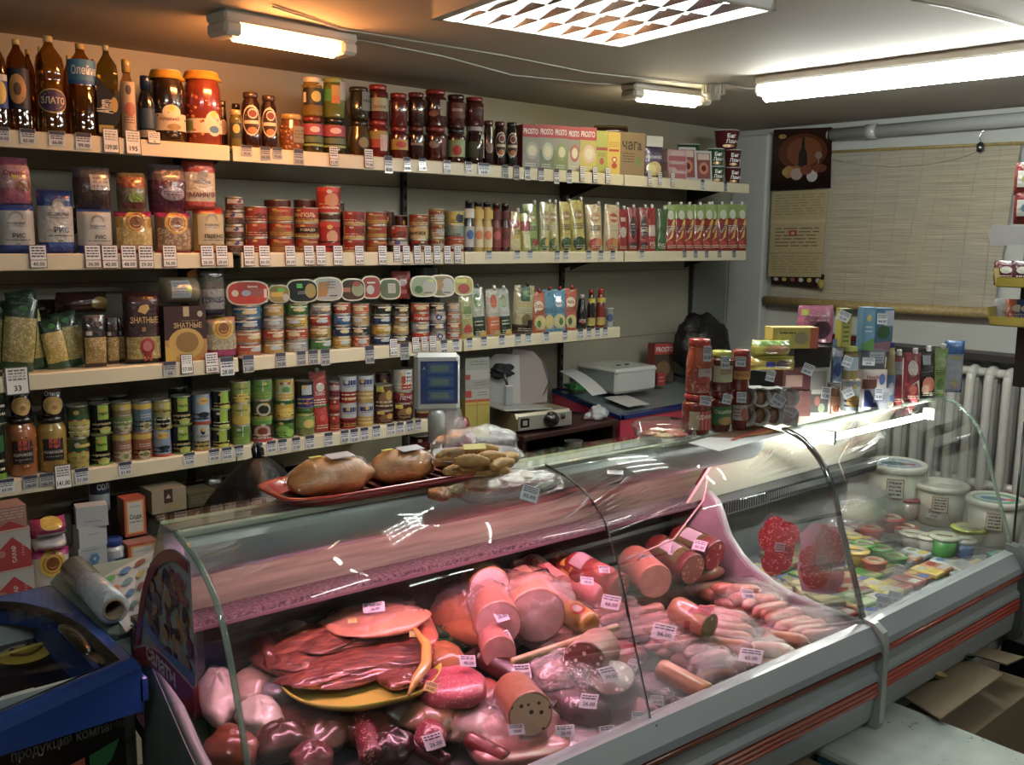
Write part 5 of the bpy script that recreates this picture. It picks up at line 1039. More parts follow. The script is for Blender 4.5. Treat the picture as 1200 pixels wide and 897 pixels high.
def counter(label,P,ang,L,prof,splits,endL,endR,lampmat,strip,wallc,deck_z,group):
 o=thing('display_counter',label,'display counter',P,ang,group)
 pf=smooth_prof(prof); s=prof[-1][0]
 edges=[0]+splits+[L]
 for i in range(len(edges)-1):
  m=MB(); shell(m,pf,edges[i]+.003,edges[i+1]-.003,-.006,'#ffffff','glass'); m.build('curved_glass',o)
 m=MB(); m.box((.003,.004,1.195),(L-.003,.118,1.201),'#ffffff','glass'); m.build('top_glass',o)
 m=MB(); m.box((0,-.006,1.190),(L,.006,1.2015),'#b8c4b4','counterpaint',bev=.002); m.build('top_rail',o)
 for x in splits:
  m=MB(); m.tube([(x,y-.002,z+.001)for y,z in pf]+[(x,s-.02,.735)],.0026,8,'#2c2a28','alu'); m.build('joint_trim',o)
 m=MB()
 arc=[(.104-.0,1.188),(.0,1.182)]+[(-.004+.05*(1-math.cos(a))-.0,1.182-.055*math.sin(a))for a in(.35,.7,1.05,1.4)]
 if lampmat=='tube_pink':shell(m,[(.098,1.10),(.10,1.186),(.006,1.188),(-.004,1.178),(-.006,1.16),(-.001,1.138),(.012,1.118),(.03,1.104)],.01,L-.01,.003,'#bcc8cc','housing'); (m.build('lamp_housing',o)if m.v else None)  # rear lip of the housing added to shield the doors from the pink tube
 m=MB(); ty,tz=(.062,1.13)if lampmat=='tube_pink' else(-.012,1.150)
 tr_=.012 if lampmat=='tube_pink' else .009
 m.lathe([(tr_,.06),(tr_,L-.08)],12,'#ffffff',lampmat,T=Matrix.Translation((0,ty,tz))@Matrix.Rotation(PI/2,4,'Y')); m.build('lamp_tube',o)
 if lampmat!='tube_pink':
  m=MB(); m.box((.2,ty-.016,tz-.016),(.215,ty+.02,tz+.02),'#c8c8c4','counterpaint'); m.box((L-.09,ty-.016,tz-.016),(L-.075,ty+.02,tz+.02),'#c8c8c4','counterpaint'); m.build('lamp_holder',o)
 m=MB(); m.prism([(.108,1.185),(.112,1.19),(.262,.953),(.252,.953)],.01 if lampmat=='tube_pink' else-.075,L-.01,wallc,'wood' if lampmat=='tube_pink' else 'counterpaint'); m.build('rear_doors',o)
 if lampmat=='tube_pink':
  m=MB(); m.box((.005,.19,.941),(L-.005,.30,.953),'#6c5658','granite'); m.build('granite_ledge',o)
  m=MB(); m.box((.005,.186,.935),(L-.005,.1905,.942),'#7c686c','alu'); m.build('ledge_trim',o)
 else:
  m=MB(); m.box((.005,.20,.91),(L-.005,.30,.952),'#4c5052','scuffed')
  for k in range(int(L/.012)):m.box((.01+k*.012,.1985,.915),(.015+k*.012,.2,.948),'#1c1e20','matte')
  m.build('air_grille',o)
 m=MB(); z0,z1=deck_z
 m.prism([(.31,.93),(.31,z1-.03),(s+.01,z0-.03),(s+.01,.74),(s+.016,.74),(s+.016,z0),(.30,z1),(.30,.93)],.006,L-.006,'#2c2b2d' if lampmat=='tube_pink' else '#5c6062','scuffed'); m.build('well_liner',o)
 f=s-.02
 m=MB(); m.prism([(s+.012,.748),(s-.014,.744),(f-.022,.706),(f-.026,.69),(f-.018,.686),(f-.014,.672),(s+.012,.672)],0,L,'#8a9094','counterpaint'); m.build('sill',o)
 m=MB(); m.tube([(0.002,f-.020,.678),(L-.002,f-.020,.678)],.009,8,strip[0],'gloss'); m.build('front_rail',o)
 m=MB(); m.prism([(s+.012,.672),(f-.014,.672),(f-.014,.634),(f-.024,.622),(f-.024,.612),(f-.014,.608),(f-.014,.545),(f-.008,.50),(f+.03,.455),(f+.08,.43),(f+.12,.425),(f+.12,.42),(s+.012,.42)],0,L,'#90969a','counterpaint'); m.build('front_panel',o)
 m=MB()
 for k in range(3):m.box((.0,f-.026,.570+k*.0125),(L,f-.013,.5805+k*.0125),strip[1],'gloss',bev=.003)
 m.build('bumper_strip',o)
 m=MB(); m.prism([(f+.13,.45),(f+.13,.0),(.32,.0),(.32,.93),(.312,.93),(.312,z1-.05),(s+.02,z0-.05),(s+.02,.45)],.02,L-.02,'#50555a','counterpaint'); m.build('cabinet_body',o)
 return o
c1=counter('long curved glass counter full of sausages and smoked meat',P1,A1,1.60,PROF1,[.815],1,1,'tube_pink',('#6e3428','#a8452f'),'#c0c8a8',(.655,.74),'curved glass counters')
c2=counter('farther curved glass counter full of cheese and dairy tubs',P2,A2,.88,PROF2,[],0,0,'tube_case',('#a8452c','#b8402c'),'#e0dcc8',(.655,.70),'curved glass counters')
pl=[(y,z)for y,z in smooth_prof(PROF1)]
m=MB(); out=pl+[(-.33,.70),(.22,.66),(.243,.838),(.275,.966),(.118,1.196)]
m.plate([(y,z)for y,z in out],0,.006,'#ffffff','glass',T=Matrix(((0,1,0,-.006),(1,0,0,0),(0,0,1,0),(0,0,0,1)))); m.build('end_glass',c1)
m=MB(); m.tube([(-.003,y,z)for y,z in pl]+[(-.003,-.33,.70)],.0055,8,'#ffffff','edgeglass'); m.build('glass_edge',c1)
def sidewall(par,x0,x1,pts,col,rim):
 m=MB(); m.prism(pts,x0,x1,col,'scuffed'); m.build('side_wall',par)
 m=MB(); k=[q for q in pts if q[1]>.7]; m.tube([((x0+x1)/2,y,z)for y,z in k],.011,8,rim,'counterpaint'); m.build('side_rim',par)
rimp=[(.30,.985),(.245,.978),(.171,.973),(.145,.955),(.128,.928),(.108,.885),(.094,.861),(.05,.82),(.011,.796),(-.06,.77),(-.118,.756),(-.235,.75),(-.325,.745)]
sidewall(c1,1.575,1.6,rimp+[(-.325,.6),(.30,.6)],'#a89498','#8d9894')
sidewall(c1,0.004,.03,[(.24,.90),(.2,.90),(.12,.86),(.0,.80),(-.12,.76),(-.3,.745),(-.3,.6),(.24,.6)],'#8c9a98','#8d9894')
def corner(par,x,col,w=.022):
 m=MB(); s=-.335
 m.prism([(s+.012,.756),(s-.02,.752),(s-.045,.735),(s-.052,.70),(s-.052,.50),(s-.04,.47),(s-.01,.47),(s+.01,.5)],x,x+w,col,'counterpaint'); m.build('corner_cap',par)
corner(c1,1.6,'#9aa29c')
corner(c1,-.03,'#8f9c9a')
m=MB(); s2=-.262
m.prism([(s2+.012,.77),(s2-.02,.765),(s2-.045,.745),(s2-.055,.70),(s2-.055,.50),(s2-.04,.47),(s2,.47)],.86,.90,'#5c6462','counterpaint'); m.build('corner_cap',c2)
m=MB(); m.tube([(.88,y,z)for y,z in smooth_prof(PROF2)],.006,8,'#b8b49a','edgeglass'); m.build('glass_edge',c2)
m=MB(); shell(m,[(y,z+.005)for y,z in smooth_prof(PROF2)],-.016,.004,.006,'#b4b8b8','chrome'); m.build('glass_edge',c2)
m=MB(); m.plate([(y,z)for y,z in smooth_prof(PROF2)]+[(.25,.74),(.25,.96),(.118,1.196)],0,.005,'#ffffff','glass',T=Matrix(((0,1,0,.877),(1,0,0,0),(0,0,1,0),(0,0,0,1)))); m.build('end_glass',c2)
st=MB()
FT=Flat((-.0075,0,0),(0,-1,0),(0,0,1),(-1,0,0))
P=Pr(st,FT,'gloss',l0=.0002,dl=.0002)
def band(fn0,fn1,n,col,mat=None):
 o=P._n(); vs=[]; fs=[]
 for i in range(n+1):
  vs+=[FT.pt(*fn0(i/n),o),FT.pt(*fn1(i/n),o)]
 for i in range(n):fs.append((2*i,2*i+1,2*i+3,2*i+2))
 st.add(vs,fs,col,mat or 'gloss',False)
AP=[(-.227,.914),(-.203,.973),(-.163,1.052),(-.093,1.129),(-.002,1.172),(.081,1.172)]
def lerp(pl,t):
 x=t*(len(pl)-1); i=min(int(x),len(pl)-2); f=x-i
 a,b,c,d=pl[max(i-1,0)],pl[i],pl[i+1],pl[min(i+2,len(pl)-1)]
 return tuple(.5*((2*b[q])+(-a[q]+c[q])*f+(2*a[q]-5*b[q]+4*c[q]-d[q])*f*f+(-a[q]+3*b[q]-3*c[q]+d[q])*f**3)for q in(0,1))
def arcpt(t,k=1.0):
 p=lerp(AP,t); return(.085+(p[0]-.085)*k,.93+(p[1]-.93)*k)
T0=lambda t:lerp([(-.227,.914),(-.15,.946),(-.06,.96),(.085,.955)],t)
T1=lambda t:lerp([(-.222,.885),(-.14,.912),(-.05,.918),(.085,.900)],t)
band(lambda t:arcpt(t,1),lambda t:T0(t),18,'#a4b0b4')
rr=random.Random(3)
for k in range(110):
 u_,v_=rr.uniform(-.18,.08),rr.uniform(.965,1.13)
 if(u_+.03)**2/.013+(v_-1.04)**2/.0085>1:continue
 P.l-=P.dl*.8
 P.oval(u_,v_,rr.uniform(.01,.02),rr.uniform(.008,.018),rr.choice(['#9c6430','#b8803c','#5a2c3c','#a89c8c','#3c3040','#b88844','#b4aca0','#84404a','#6c4a6c']),9,rot=rr.uniform(0,3))
P.poly([(-.19,1.0),(-.05,.975),(.085,.985),(.085,.96),(-.06,.962),(-.15,.975)],'#6c80b4')
band(lambda t:arcpt(t,1.0),lambda t:arcpt(t,.92),24,'#a02834')
P.txt('Робин',.03,1.13,.024,'#b8303c',.085); P.txt('Бобин',.036,1.102,.024,'#b8303c',.085)
band(T0,T1,14,'#9c1f2a')
band(lambda t:(T0(t)[0],T0(t)[1]+.004),T0,14,'#b4b0b0')
P.txt('салаты',-.078,.937,.028,'#d0c8cc',.22,.03)
st.build('printed_sticker',c1,label='salad sticker with a red arc and banner')
fx0,fx1,fy0,fy1,fz=-.62,.605,1.695,2.2,.93
o=thing('chest_freezer','bright blue ice chest with a glass lid in the lower left corner','freezer',((fx0+fx1)/2,(fy0+fy1)/2,0))
hx,hy=(fx1-fx0)/2,(fy1-fy0)/2
m=MB(); m.box((-hx+.02,-hy+.035,.06),(hx-.02,hy,fz-.1),'#17100f','gloss',bev=.01)
Pf=Pr(m,Flat((0,-hy+.034,0)),'paper')
Pf.txt('продукция компании',hx-.118,.795,.022,'#8e8888',.2)
Pf.poly([(hx-.09,.755),(hx-.035,.77),(hx-.05,.735),(hx-.09,.70)],'#14602c'); Pf.poly([(hx-.165,.74),(hx-.098,.755),(hx-.098,.70),(hx-.17,.69)],'#a0421c')
m.build('cabinet_body',o)
m=MB()
blue='#123f8c'
prof=[(0,fz-.105),(0,fz-.02),(.006,fz-.005),(.014,fz)]
dip=lambda x,y:-.045*max(0,min(1,(hx-x)/.25))*max(0,min(1,1-(y+hy)/.32))
def dipped(mb):mb.v=[(x,y,z+(dip(x,y)if z>fz-.03 else 0))for x,y,z in mb.v]; return mb
ring=lambda d:[(-hx+d,-hy+d),(hx-.25,-hy+d),(hx-d,-hy+d),(hx-d,-hy+.32),(hx-d,hy-d),(-hx+d,hy-d)]
vs=[]; fs=[]
for d,z in prof:vs+=[(x,y,z)for x,y in ring(d)]
for i in range(len(prof)-1):
 for k in range(6):fs.append((i*6+k,i*6+(k+1)%6,(i+1)*6+(k+1)%6,(i+1)*6+k))
m.add(vs,fs,blue,'gloss',False); dipped(m)
m.box((hx-.008,-hy+.0,fz-.09),(hx+.012,-hy+.03,fz-.04),blue,'gloss',bev=.004)
m.build('blue_rim',o)
m=MB()
n=12; cr=.14
def inner(d):
 pts=[(-hx+.03+d,-hy+.022+d),(hx-.25,-hy+.022+d),(hx-d-.03,-hy+.022+d)]
 for k in range(n+1):
  a=PI/2*k/n; pts.append((hx-d-.03-cr+cr*math.cos(a),hy-d-.03-.32+.32*math.sin(a)))
 return pts+[(-hx+.03+d,hy-.03-d)]
a_,b_=inner(.0),inner(.016); q=len(a_)
oc=[(-hx+.014,-hy+.014),(hx-.25,-hy+.014),(hx-.014,-hy+.014)]+[(hx-.014,-hy+.03+(2*hy-.05)*min(1,k/7))if k<8 else(hx-.014-(.014+.03+cr)*(k-7)/5,hy-.014)for k in range(n+1)]+[(-hx+.014,hy-.014)]
r_=MB(); r_.add([(x,y,fz)for x,y in oc]+[(x,y,fz+.0005)for x,y in a_]+[(x,y,fz-.05)for x,y in a_],[(i,(i+1)%q,q+(i+1)%q,q+i)for i in range(q)]+[(q+i,q+(i+1)%q,2*q+(i+1)%q,2*q+i)for i in range(q)],blue,'gloss',False); dipped(r_).build('top_rim',o)
m.add([(x,y,fz+.001)for x,y in a_]+[(x,y,fz-.004)for x,y in b_],[(i,(i+1)%q,q+(i+1)%q,q+i)for i in range(q)],'#101014','gloss',False)
dipped(m).build('lid_gasket',o)
m=MB(); m.add([(x,y,fz-.003)for x,y in b_]+[(0,0,fz-.003)],[(i,(i+1)%q,q)for i in range(q)],'#ffffff','glass',False); dipped(m).build('glass_lid',o)
m=MB(); h0,h1=hit(70,733,2,fz+.006)-o.location,hit(104,768,2,fz+.006)-o.location; m.tube([h0+(h1-h0)*t+Vector((0,0,.008*math.sin(PI*t)))for t in[i/8 for i in range(9)]],[.004,.011,.014,.015,.015,.015,.014,.011,.004],10,'#15130f','gloss',sy=.5)
m.build('lid_handle',o)
m=MB()
m.prism([(-hy+.05,.55),(hy-.03,.55),(hy-.03,fz-.03),(hy-.04,fz-.03),(hy-.04,.56),(-hy+.06,.56),(-hy+.06,fz-.03),(-hy+.05,fz-.03)],-hx+.05,hx-.05,'#b4c0c6','scuffed')
m.box((hx-.06,-hy+.05,.55),(hx-.05,hy-.03,fz-.03),'#1f4c9c','scuffed'); m.build('inner_bin',o)
def fr(px,py,z):p=hit(px,py,2,z); return p
p=fr(30,782,.80)
m=MB(); m.ell((0,0,0),(.062,.062,.02),'#c0a018','gloss',20,10)
for dx,dy in((-.02,.015),(.012,.02)):m.ell((dx,dy,.018),(.006,.006,.004),'#2c2414','gloss',8,5)
m.tube([(-.03+.06*t,-.012-.02*math.sin(PI*t),.0195)for t in[i/8 for i in range(9)]],.003,6,'#5c3c10','gloss'); m.tube([(-.062,0,.016),(0,-.002,.022),(.05,.01,.018)],.004,6,'#d0b83c','gloss')
tag(m.build('ice_cream',loc=p+Vector((0,0,.02))),'round yellow smiling ice cream in its wrapper inside the blue chest','ice cream')
m=MB(); m.box((-.14,-.1,-.02),(.16,.1,0),'#b8b4a0','film'); m.box((-.14,-.1,-.022),(.16,.1,-.02),'#c4c0a8','foil'); tag(m.build('ice_cream_tray',loc=p+Vector((.02,0,.0))),'clear tray under the yellow ice cream in the blue chest','tray')
for i,(px,py,w,h)in enumerate(((24,816,.055,.04),(55,809,.055,.04),(86,801,.055,.04))):
 p=fr(px,py,fz-.056); dcard=MB(); dcard.box((-w/2,-h/2,0),(w/2,h/2,.001),'#b4b8bc','paper'); Pr(dcard,Flat((0,0,.001),(1,0,0),(0,1,0),(0,0,1))).lines(-w*.45,w*.45,-h*.4,h*.4,4,'#3a3c44',.6,i)
 tag(dcard.build('price_card',loc=p-Vector((0,0,.001)),rz=.0),'small price card under the glass lid of the blue chest','price tag','price cards in the blue chest')
for i,(px,py,c)in enumerate(((55,762,'#a89c90'),(78,770,'#4c3c2c'),(15,745,'#5c6c74'),(60,740,'#8c949c'),(88,785,'#8a7a34'))):
 p=fr(px,py,.74); b=bag(.12,.16,.05,c,(('l',-.6,.3,.6,.7,3,'#6c6458'),),'pillow'); spawn(('frozen_packet','packet',[('packet_body',b[2][0][1])]),p,'dull frozen packet lying inside the blue chest','frozen packets in the blue chest',rz=i*1.1,tilt=(-1.45,0))
o=thing('side_table','pale grey-green side table top between blue chest and glass counter','table',(.66,2.1,0))
m=MB(); m.box((-.045,-.215,.885),(.42,.19,.925),'#8f9a92','scuffed',bev=.018); m.build('table_top',o)
m=MB(); m.box((-.03,-.2,0),(.0,.17,.884),'#8f9a92','scuffed'); m.build('side_panel',o)
pa,pb=hit(88,668,2,.958),hit(133,714,2,.958)
ax=(pb-pa).normalized(); Lr=(pb-pa).length
T=Matrix.Translation(pa)@ax.to_track_quat('Z','Y').to_matrix().to_4x4()
o=thing('cling_film_roll','roll of cling film lying beside the blue chest','roll',pa); Ti=Matrix.Translation(-pa)@T
m=MB(); m.lathe([(.019,0),(.031,0),(.031,Lr),(.019,Lr)],24,'#a4acb6','foil',T=Ti,cap=False); m.build('film',o)
m=MB(); m.lathe([(.0215,-.006),(.0215,Lr+.006),(.018,Lr+.006),(.018,-.006)],20,'#8c7c68','card',T=Ti,cap=False); m.build('cardboard_core',o)
c_=[hit(px,py,2,.928)for px,py in((106,683),(186,644),(168,690),(140,735))]
m=MB(); FL=lambda a,b_:(c_[0]*(1-a)*(1-b_)+c_[1]*a*(1-b_)+c_[3]*(1-a)*b_+c_[2]*a*b_)
c_=[hit(px,py,2,.928)for px,py in((106,684),(186,642),(176,720),(148,742))]
m.grid(lambda a,b_:FL(a,b_)+Vector((0,0,.001+.003*fbm((a*3,b_*3,1)))),8,8,'#b4b8bc','paper')
for i in range(3):
 for j in range(4):
  cc=['#4c9c4c','#b8b03c','#3c74a8','#b8642c','#8c4c3c','#5c8c9c'][(i*2+j*3)%6]
  a0,b0=.14+i*.24,.08+j*.2
  m.add([FL(a0+.08+.09*math.cos(k*PI/5),b0+.06+.055*math.sin(k*PI/5))+Vector((0,0,.006))for k in range(10)],[tuple(range(10))],cc,'paper')
tag(m.build('leaflet'),'white leaflet with small coloured pictures of packets on the side table','leaflet')
o=thing('display_counter','red and white glass counter cut by the right edge of the photo','display counter',(3.125,1.145,0),0)
D=1.3; Lx=.95
m=MB(); m.box((0,-D,0.12),(Lx,0,.47),'#202224','scuffed'); m.box((0.004,-D,.47),(Lx,0,.66),'#58101a','counterpaint'); m.build('cabinet_body',o)
m=MB(); m.box((-.012,-D,.625),(.01,.0,.675),'#a4a49c','counterpaint',bev=.005); m.box((-.014,-D,.645),(-.011,.0,.652),'#6c6c68','matte'); m.build('upper_trim',o)
m=MB(); m.box((-.012,-D,.445),(.01,.0,.49),'#9c9c94','counterpaint',bev=.005); m.build('lower_trim',o)
m=MB(); m.box((0.0,-D,.675),(Lx,0,.685),'#8c9090','scuffed'); m.build('deck',o)
m=MB(); m.box((0.004,-.008,.686),(Lx,-.002,1.18),'#ffffff','glass'); m.build('side_glass',o)
m=MB(); m.box((0.0,-D,1.18),(Lx,0,1.186),'#ffffff','glass'); m.build('top_glass',o)
m=MB(); m.tube([(.004,-.005,.68),(.0,-.008,1.15)],.004,6,'#24302c','gloss'); m.build('glass_edge',o)
p=hit(1192,642,0,3.24)
m=MB(); m.lathe([(.05,0),(.06,.06),(.064,.085),(.06,.085),(.056,.06),(.046,.005)],22,'#ffffff','clear'); m.lathe([(.044,.006),(.052,.06),(.001,.062)],18,'#a8501c','meat')
tag(m.build('salad_tub',loc=(3.27,1.05,.686)),'round clear tub of orange carrot salad at the right edge of the photo','tub')
c3=[hit(1040,822,2,.47),hit(1168,878,2,.47),hit(955,865,2,.47)]
o=thing('stool','low stool with a worn white painted top beside the glass counter','stool',(2.19,.955,0),R(-2))
simple('blueedge','#2c5c74',rough=.6)
m,nt,out=newmat('wornwhite'); v=texco(nt)
f1=ramp(nt,noise_n(nt,v,22,5,.7),.62,.68,(0,0,0),(1,1,1)); f2=ramp(nt,noise_n(nt,texco(nt,(1,1,1)),5,4),.4,.65,'#aab2ac','#8b968f')
prin(nt,out,mix(nt,f1,f2,'#4a4a44'),rough=.5)
m=MB(); m.box((-.185,-.19,.455),(.185,.19,.48),'#b0b8b0','wornwhite',bev=.008); m.build('seat',o)
m=MB(); m.box((-.175,-.18,.39),(.175,.18,.4545),'#2c5c74','blueedge'); m.build('apron',o)
for sx in(-1,1):
 for sy in(-1,1):m=MB(); m.box((sx*.155-.018,sy*.16-.018,0),(sx*.155+.018,sy*.16+.018,.39),'#2c5c74','blueedge'); m.build('leg',o)
kraft='#7d705c'
o=thing('cardboard_box','open brown cardboard box under the farther counter','box',(2.64,1.02,0))
m=MB(); m.box((-.26,-.06,0),(.30,.16,.415),kraft,'card'); m.build('box_body',o)
def flap(mb,pts,th=.004):
 vs=[Vector(p)for p in pts]; n=(vs[1]-vs[0]).cross(vs[2]-vs[0]).normalized()*th
 mb.add([*vs,*[p-n for p in vs]],[(0,1,2,3),(7,6,5,4),(0,4,5,1),(1,5,6,2),(2,6,7,3),(3,7,4,0)],kraft,'card',False)
m=MB(); a,b,c,d=hit(1102,843,2,.50),hit(1176,790,2,.50),hit(1118,765,2,.48),hit(1052,812,2,.47)
O3=Vector((2.64,1.02,0)); flap(m,[a-O3,b-O3,c-O3,d-O3]); m.build('front_flap',o)
m=MB(); a,b,c,d=hit(1180,779,2,.51),hit(1200,770,2,.50),hit(1130,752,2,.485),hit(1115,760,2,.485)
flap(m,[a-O3,b-O3,c-O3,d-O3]); m.build('back_flap',o)
for i,(px,py,c_)in enumerate(((1075,795,'#8c9094'),(1095,778,'#3c4c78'),(1100,790,'#b0a03c'),(1115,768,'#2c5c3c'))):
 p=hit(px,py,2,.475); b=bag(.07,.09,.03,c_,(),'pillow'); spawn(('sweet_wrapper','packet',b[2]),p,'shiny crumpled packet sticking out of the open cardboard box','packets in the cardboard box',rz=i*.8,tilt=(-1.2,0))
o=thing('cardboard_box','light brown cardboard box cut by the right edge of the photo','box',(3.06,.80,0))
m=MB(); m.box((-.1,-.14,0),(.2,.14,.50),'#8c7c5c','card'); m.build('box_body',o)
m=MB(); m.box((-.105,-.14,.50),(-.02,.14,.504),'#948466','card',T=Matrix.Rotation(.0,4,'Y')); m.build('top_flap',o)
o=thing('cardboard_box','cardboard box left of the stool, only its top flap in view','box',(1.86,1.04,0))
m=MB(); m.box((-.16,-.2,0),(.11,.07,.415),kraft,'card'); m.build('box_body',o)
m=MB(); a,b,c,d=hit(915,873,2,.45),hit(965,900,2,.45),hit(880,930,2,.45),hit(840,900,2,.45); O3=Vector((1.86,1.04,0)); flap(m,[p-O3 for p in(a,b,c,d)]); m.build('top_flap',o)
def loc_on(px,py,z):return hit(px,py,2,z)
y=2.05; pc=hit(512,448,1,y)
o=thing('scale_display','white customer display of the scale on a pole, blue panel with three windows','display',(pc.x,y,.93),R(-32))
hw=(540-485)/2*depth(pc)/FPX*.97; hh=(485-413)/2*depth(pc)/FPX*.96; zc=pc.z-.93
m=MB(); m.box((-hw,-.014,zc-hh),(hw,.022,zc+hh),'#b4b8bc','gloss',bev=.010); m.build('head',o)
m=MB(); P=Pr(m,Flat((0,-.0142,zc)),'gloss'); P.rect(-hw*.74,-hh*.72,hw*.9,hh*.74,'#1c3c7c')
for k,dz in enumerate((.48,.02,-.44)):
 P.rect(-hw*.42,hh*(dz-.17),hw*.7,hh*(dz+.2),'#2c5a98'); P.rect(-hw*.3,hh*(dz-.1),hw*.5,hh*(dz+.12),'#5e7678')
P.txt('A',-hw*.58,hh*.5,hh*.1,'#a8b0c0',bold=.0); m.build('display_panel',o)
m=MB(); m.lathe([(.024,zc-hh-.085),(.025,zc-hh-.01),(.018,zc-hh+.004)],18,'#a8acb0','gloss'); m.build('collar',o)
m=MB(); m.lathe([(.0145,.01),(.0145,zc-hh-.08)],16,'#b0b2b4','alu'); m.build('pole',o)
m=MB(); m.lathe([(.05,0),(.05,.008),(.02,.014)],20,'#8c9094','gloss'); m.build('foot',o)
o=thing('work_bench','low dark work bench behind the near glass counter','bench',(1.72,2.1,0))
m=MB(); m.box((-.55,-.12,.90),(.75,.12,.9285),'#3c3632','wood'); m.build('bench_top',o)
m=MB(); m.box((-.53,-.1,0),(-.50,.1,.899),'#3c3632','wood'); m.build('side_panel',o)
m=MB(); m.box((.70,-.1,0),(.73,.1,.899),'#3c3632','wood'); m.build('side_panel',o)
def lumpy(name,label,cat,c,r,col,mat,seed=0,amp=.25,n=28,mm=20,flat=None,freq=3.0,top=None,ridge=0):
 m=MB(); vs=[]; fs=[]
 for i in range(mm+1):
  th=PI*i/mm
  for k in range(n):
   a=2*PI*k/n; d=Vector((math.sin(th)*math.cos(a),math.sin(th)*math.sin(a),math.cos(th)))
   w=1+amp*fbm(d*freq*.5+Vector((seed,0,0)))+amp*.5*fbm(d*freq+Vector((0,seed,0)))+ridge*abs(math.sin(a*5+seed))*max(0,d.z)
   q=Vector((d.x*r[0],d.y*r[1],d.z*r[2]))*w
   if top:q.x*=1-top*max(0,d.z)**1.2; q.y*=1-top*max(0,d.z)**1.2
   if flat is not None:q.z=max(q.z,flat)
   vs.append(q)
 for i in range(mm):
  for k in range(n):fs.append((i*n+k,(i+1)*n+k,(i+1)*n+(k+1)%n,i*n+(k+1)%n))
 m.add(vs,fs,col,mat); return tag(m.build(name,loc=c),label,cat)
p=hit(292,570,1,3.0)
m=MB(); H=.22
def bagpt(a,t):
 w=.02+.14*t**.8; fold=1+.22*math.sin(a*3+1)*t+.16*math.sin(a*7+t*3)*t
 return Vector((math.cos(a)*w*fold*1.1,math.sin(a)*w*.8*fold,H*(1-t**1.25)+.03*math.sin(a*3)*t))
m.grid(lambda a,b_:bagpt(a*2*PI,b_),36,14,'#0b0b0e','blackbag')
m.tube([(-.01,0,H),(-.016,0,H+.03),(-.004,0,H+.055),(.006,0,H+.03),(.004,0,H)],.008,8,'#0b0b0e','blackbag'); m.tube([(.006,0,H),(.02,0,H+.028),(.018,0,H+.005)],.006,8,'#0b0b0e','blackbag')
tag(m.build('carrier_bag',loc=(p.x,2.93,.735)),'black plastic carrier bag with tied handles below the fourth shelf','bag')
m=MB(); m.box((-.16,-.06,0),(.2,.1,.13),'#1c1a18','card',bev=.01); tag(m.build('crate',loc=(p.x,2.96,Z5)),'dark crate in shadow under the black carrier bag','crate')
yy=3.2
zb=.84
for i,(y0,y1,c,sp,lb)in enumerate(((478,522,'#a89a2c',[('r',-1,.93,1,1,'#b04a2c'),('r',-1,.84,1,.87,'#a8702c'),('r',-.08,0,.0,1,'#8c7c20')],'yellow carton pair at the foot of the carton stack'),(466,478,'#9c9c98',[('r',-1,.2,-.5,.9,'#a02c24'),('l',0,.3,.8,.8,2,'#6c6c68')],'grey carton with a red corner above the yellow one'),(455,466,'#8c8c86',[('l',-.2,.3,.8,.8,2,'#6c6c68')],'plain grey carton second from the top of the stack'),(443,455,'#a09c94',[('r',-1,0,-.6,.5,'#a02c24')],'grey carton with a red spot, third from the top'),(430,443,'#8c9288',[('l',-.6,.3,.8,.8,2,'#5c6460')],'grey carton on top of the stack right of the customer display'))):
 zb,_=put(None,539,567,y0,y1,mbox(c,sp,d=.12),lb,'cartons right of the customer display',z=zb,y=yy,face=.4)
m=MB(); m.box((-.11,-.12,0),(.11,.12,.838),'#26211e','wood'); xx=colx(553,yy,.84); tag(m.build('low_cupboard',loc=(xx,yy,0)),'dark low cupboard under the carton stack','cupboard')
lumpy('carrier_bag','crumpled clear plastic bag beside the display pole','bag',hit(530,500,1,2.9),(.05,.04,.09),'#a8a8ac','hazybag',1,.3)
lumpy('carrier_bag','crumpled pink plastic bag behind the clear one','bag',hit(541,515,1,2.95),(.06,.04,.1),'#8c2c44','foil',2,.3,top=.5)
o=thing('table','dark brown low table under the slicer with an open compartment','table',(2.98,3.15,0))
w_,d_=.29,.2
m=MB(); m.box((-w_,-d_,.838),(w_+.02,d_,.862),'#3a1c18','wood',bev=.004); m.build('table_top',o)
for sx in(-w_,w_-.02):m=MB(); m.box((sx,-d_+.005,0),(sx+.02,d_,.8375),'#2c1614','wood'); m.build('side_panel',o)
m=MB(); m.box((-w_+.02,-d_+.01,.66),(w_-.02,d_,.68),'#2c1614','wood'); m.build('inner_shelf',o)
m=MB(); m.box((-w_+.02,d_-.01,.0),(w_-.02,d_,.8375),'#1c0f0e','wood'); m.build('back_panel',o)
cupm=MB(); cupm.lathe([(.03,0),(.04,.10),(.043,.103),(.038,.1),(.028,.004)],20,'#a8a498','paper'); Pp=Pr(cupm,Cyl(.037),'paper',l0=.003); Pp.oval(-.01,.03,.014,.02,'#a8922c'); Pp.oval(.012,.07,.01,.012,'#8c5a4c')
tag(cupm.build('paper_cup',loc=(3.06,3.02,.681)),'white paper cup with yellow flowers inside the dark table','cup')
m=MB(); m.box((-.06,-.04,0),(.06,.04,.012),'#8c8c90','gloss',bev=.004); m.box((-.05,-.03,.012),(.05,.03,.02),'#6c3434','gloss'); tag(m.build('butter_dish',loc=(2.82,3.02,.681)),'low pale dish inside the dark table left of the cup','dish')
lumpy('crumpled_paper','small crumpled white paper on the dish in the dark table','paper',Vector((2.82,3.02,.728)),(.035,.03,.025),'#8c8c90','foil',4,.5)
o=thing('meat_slicer','metal meat slicer with round blade guard and black knob','slicer',(2.86,3.12,.863),R(-8))
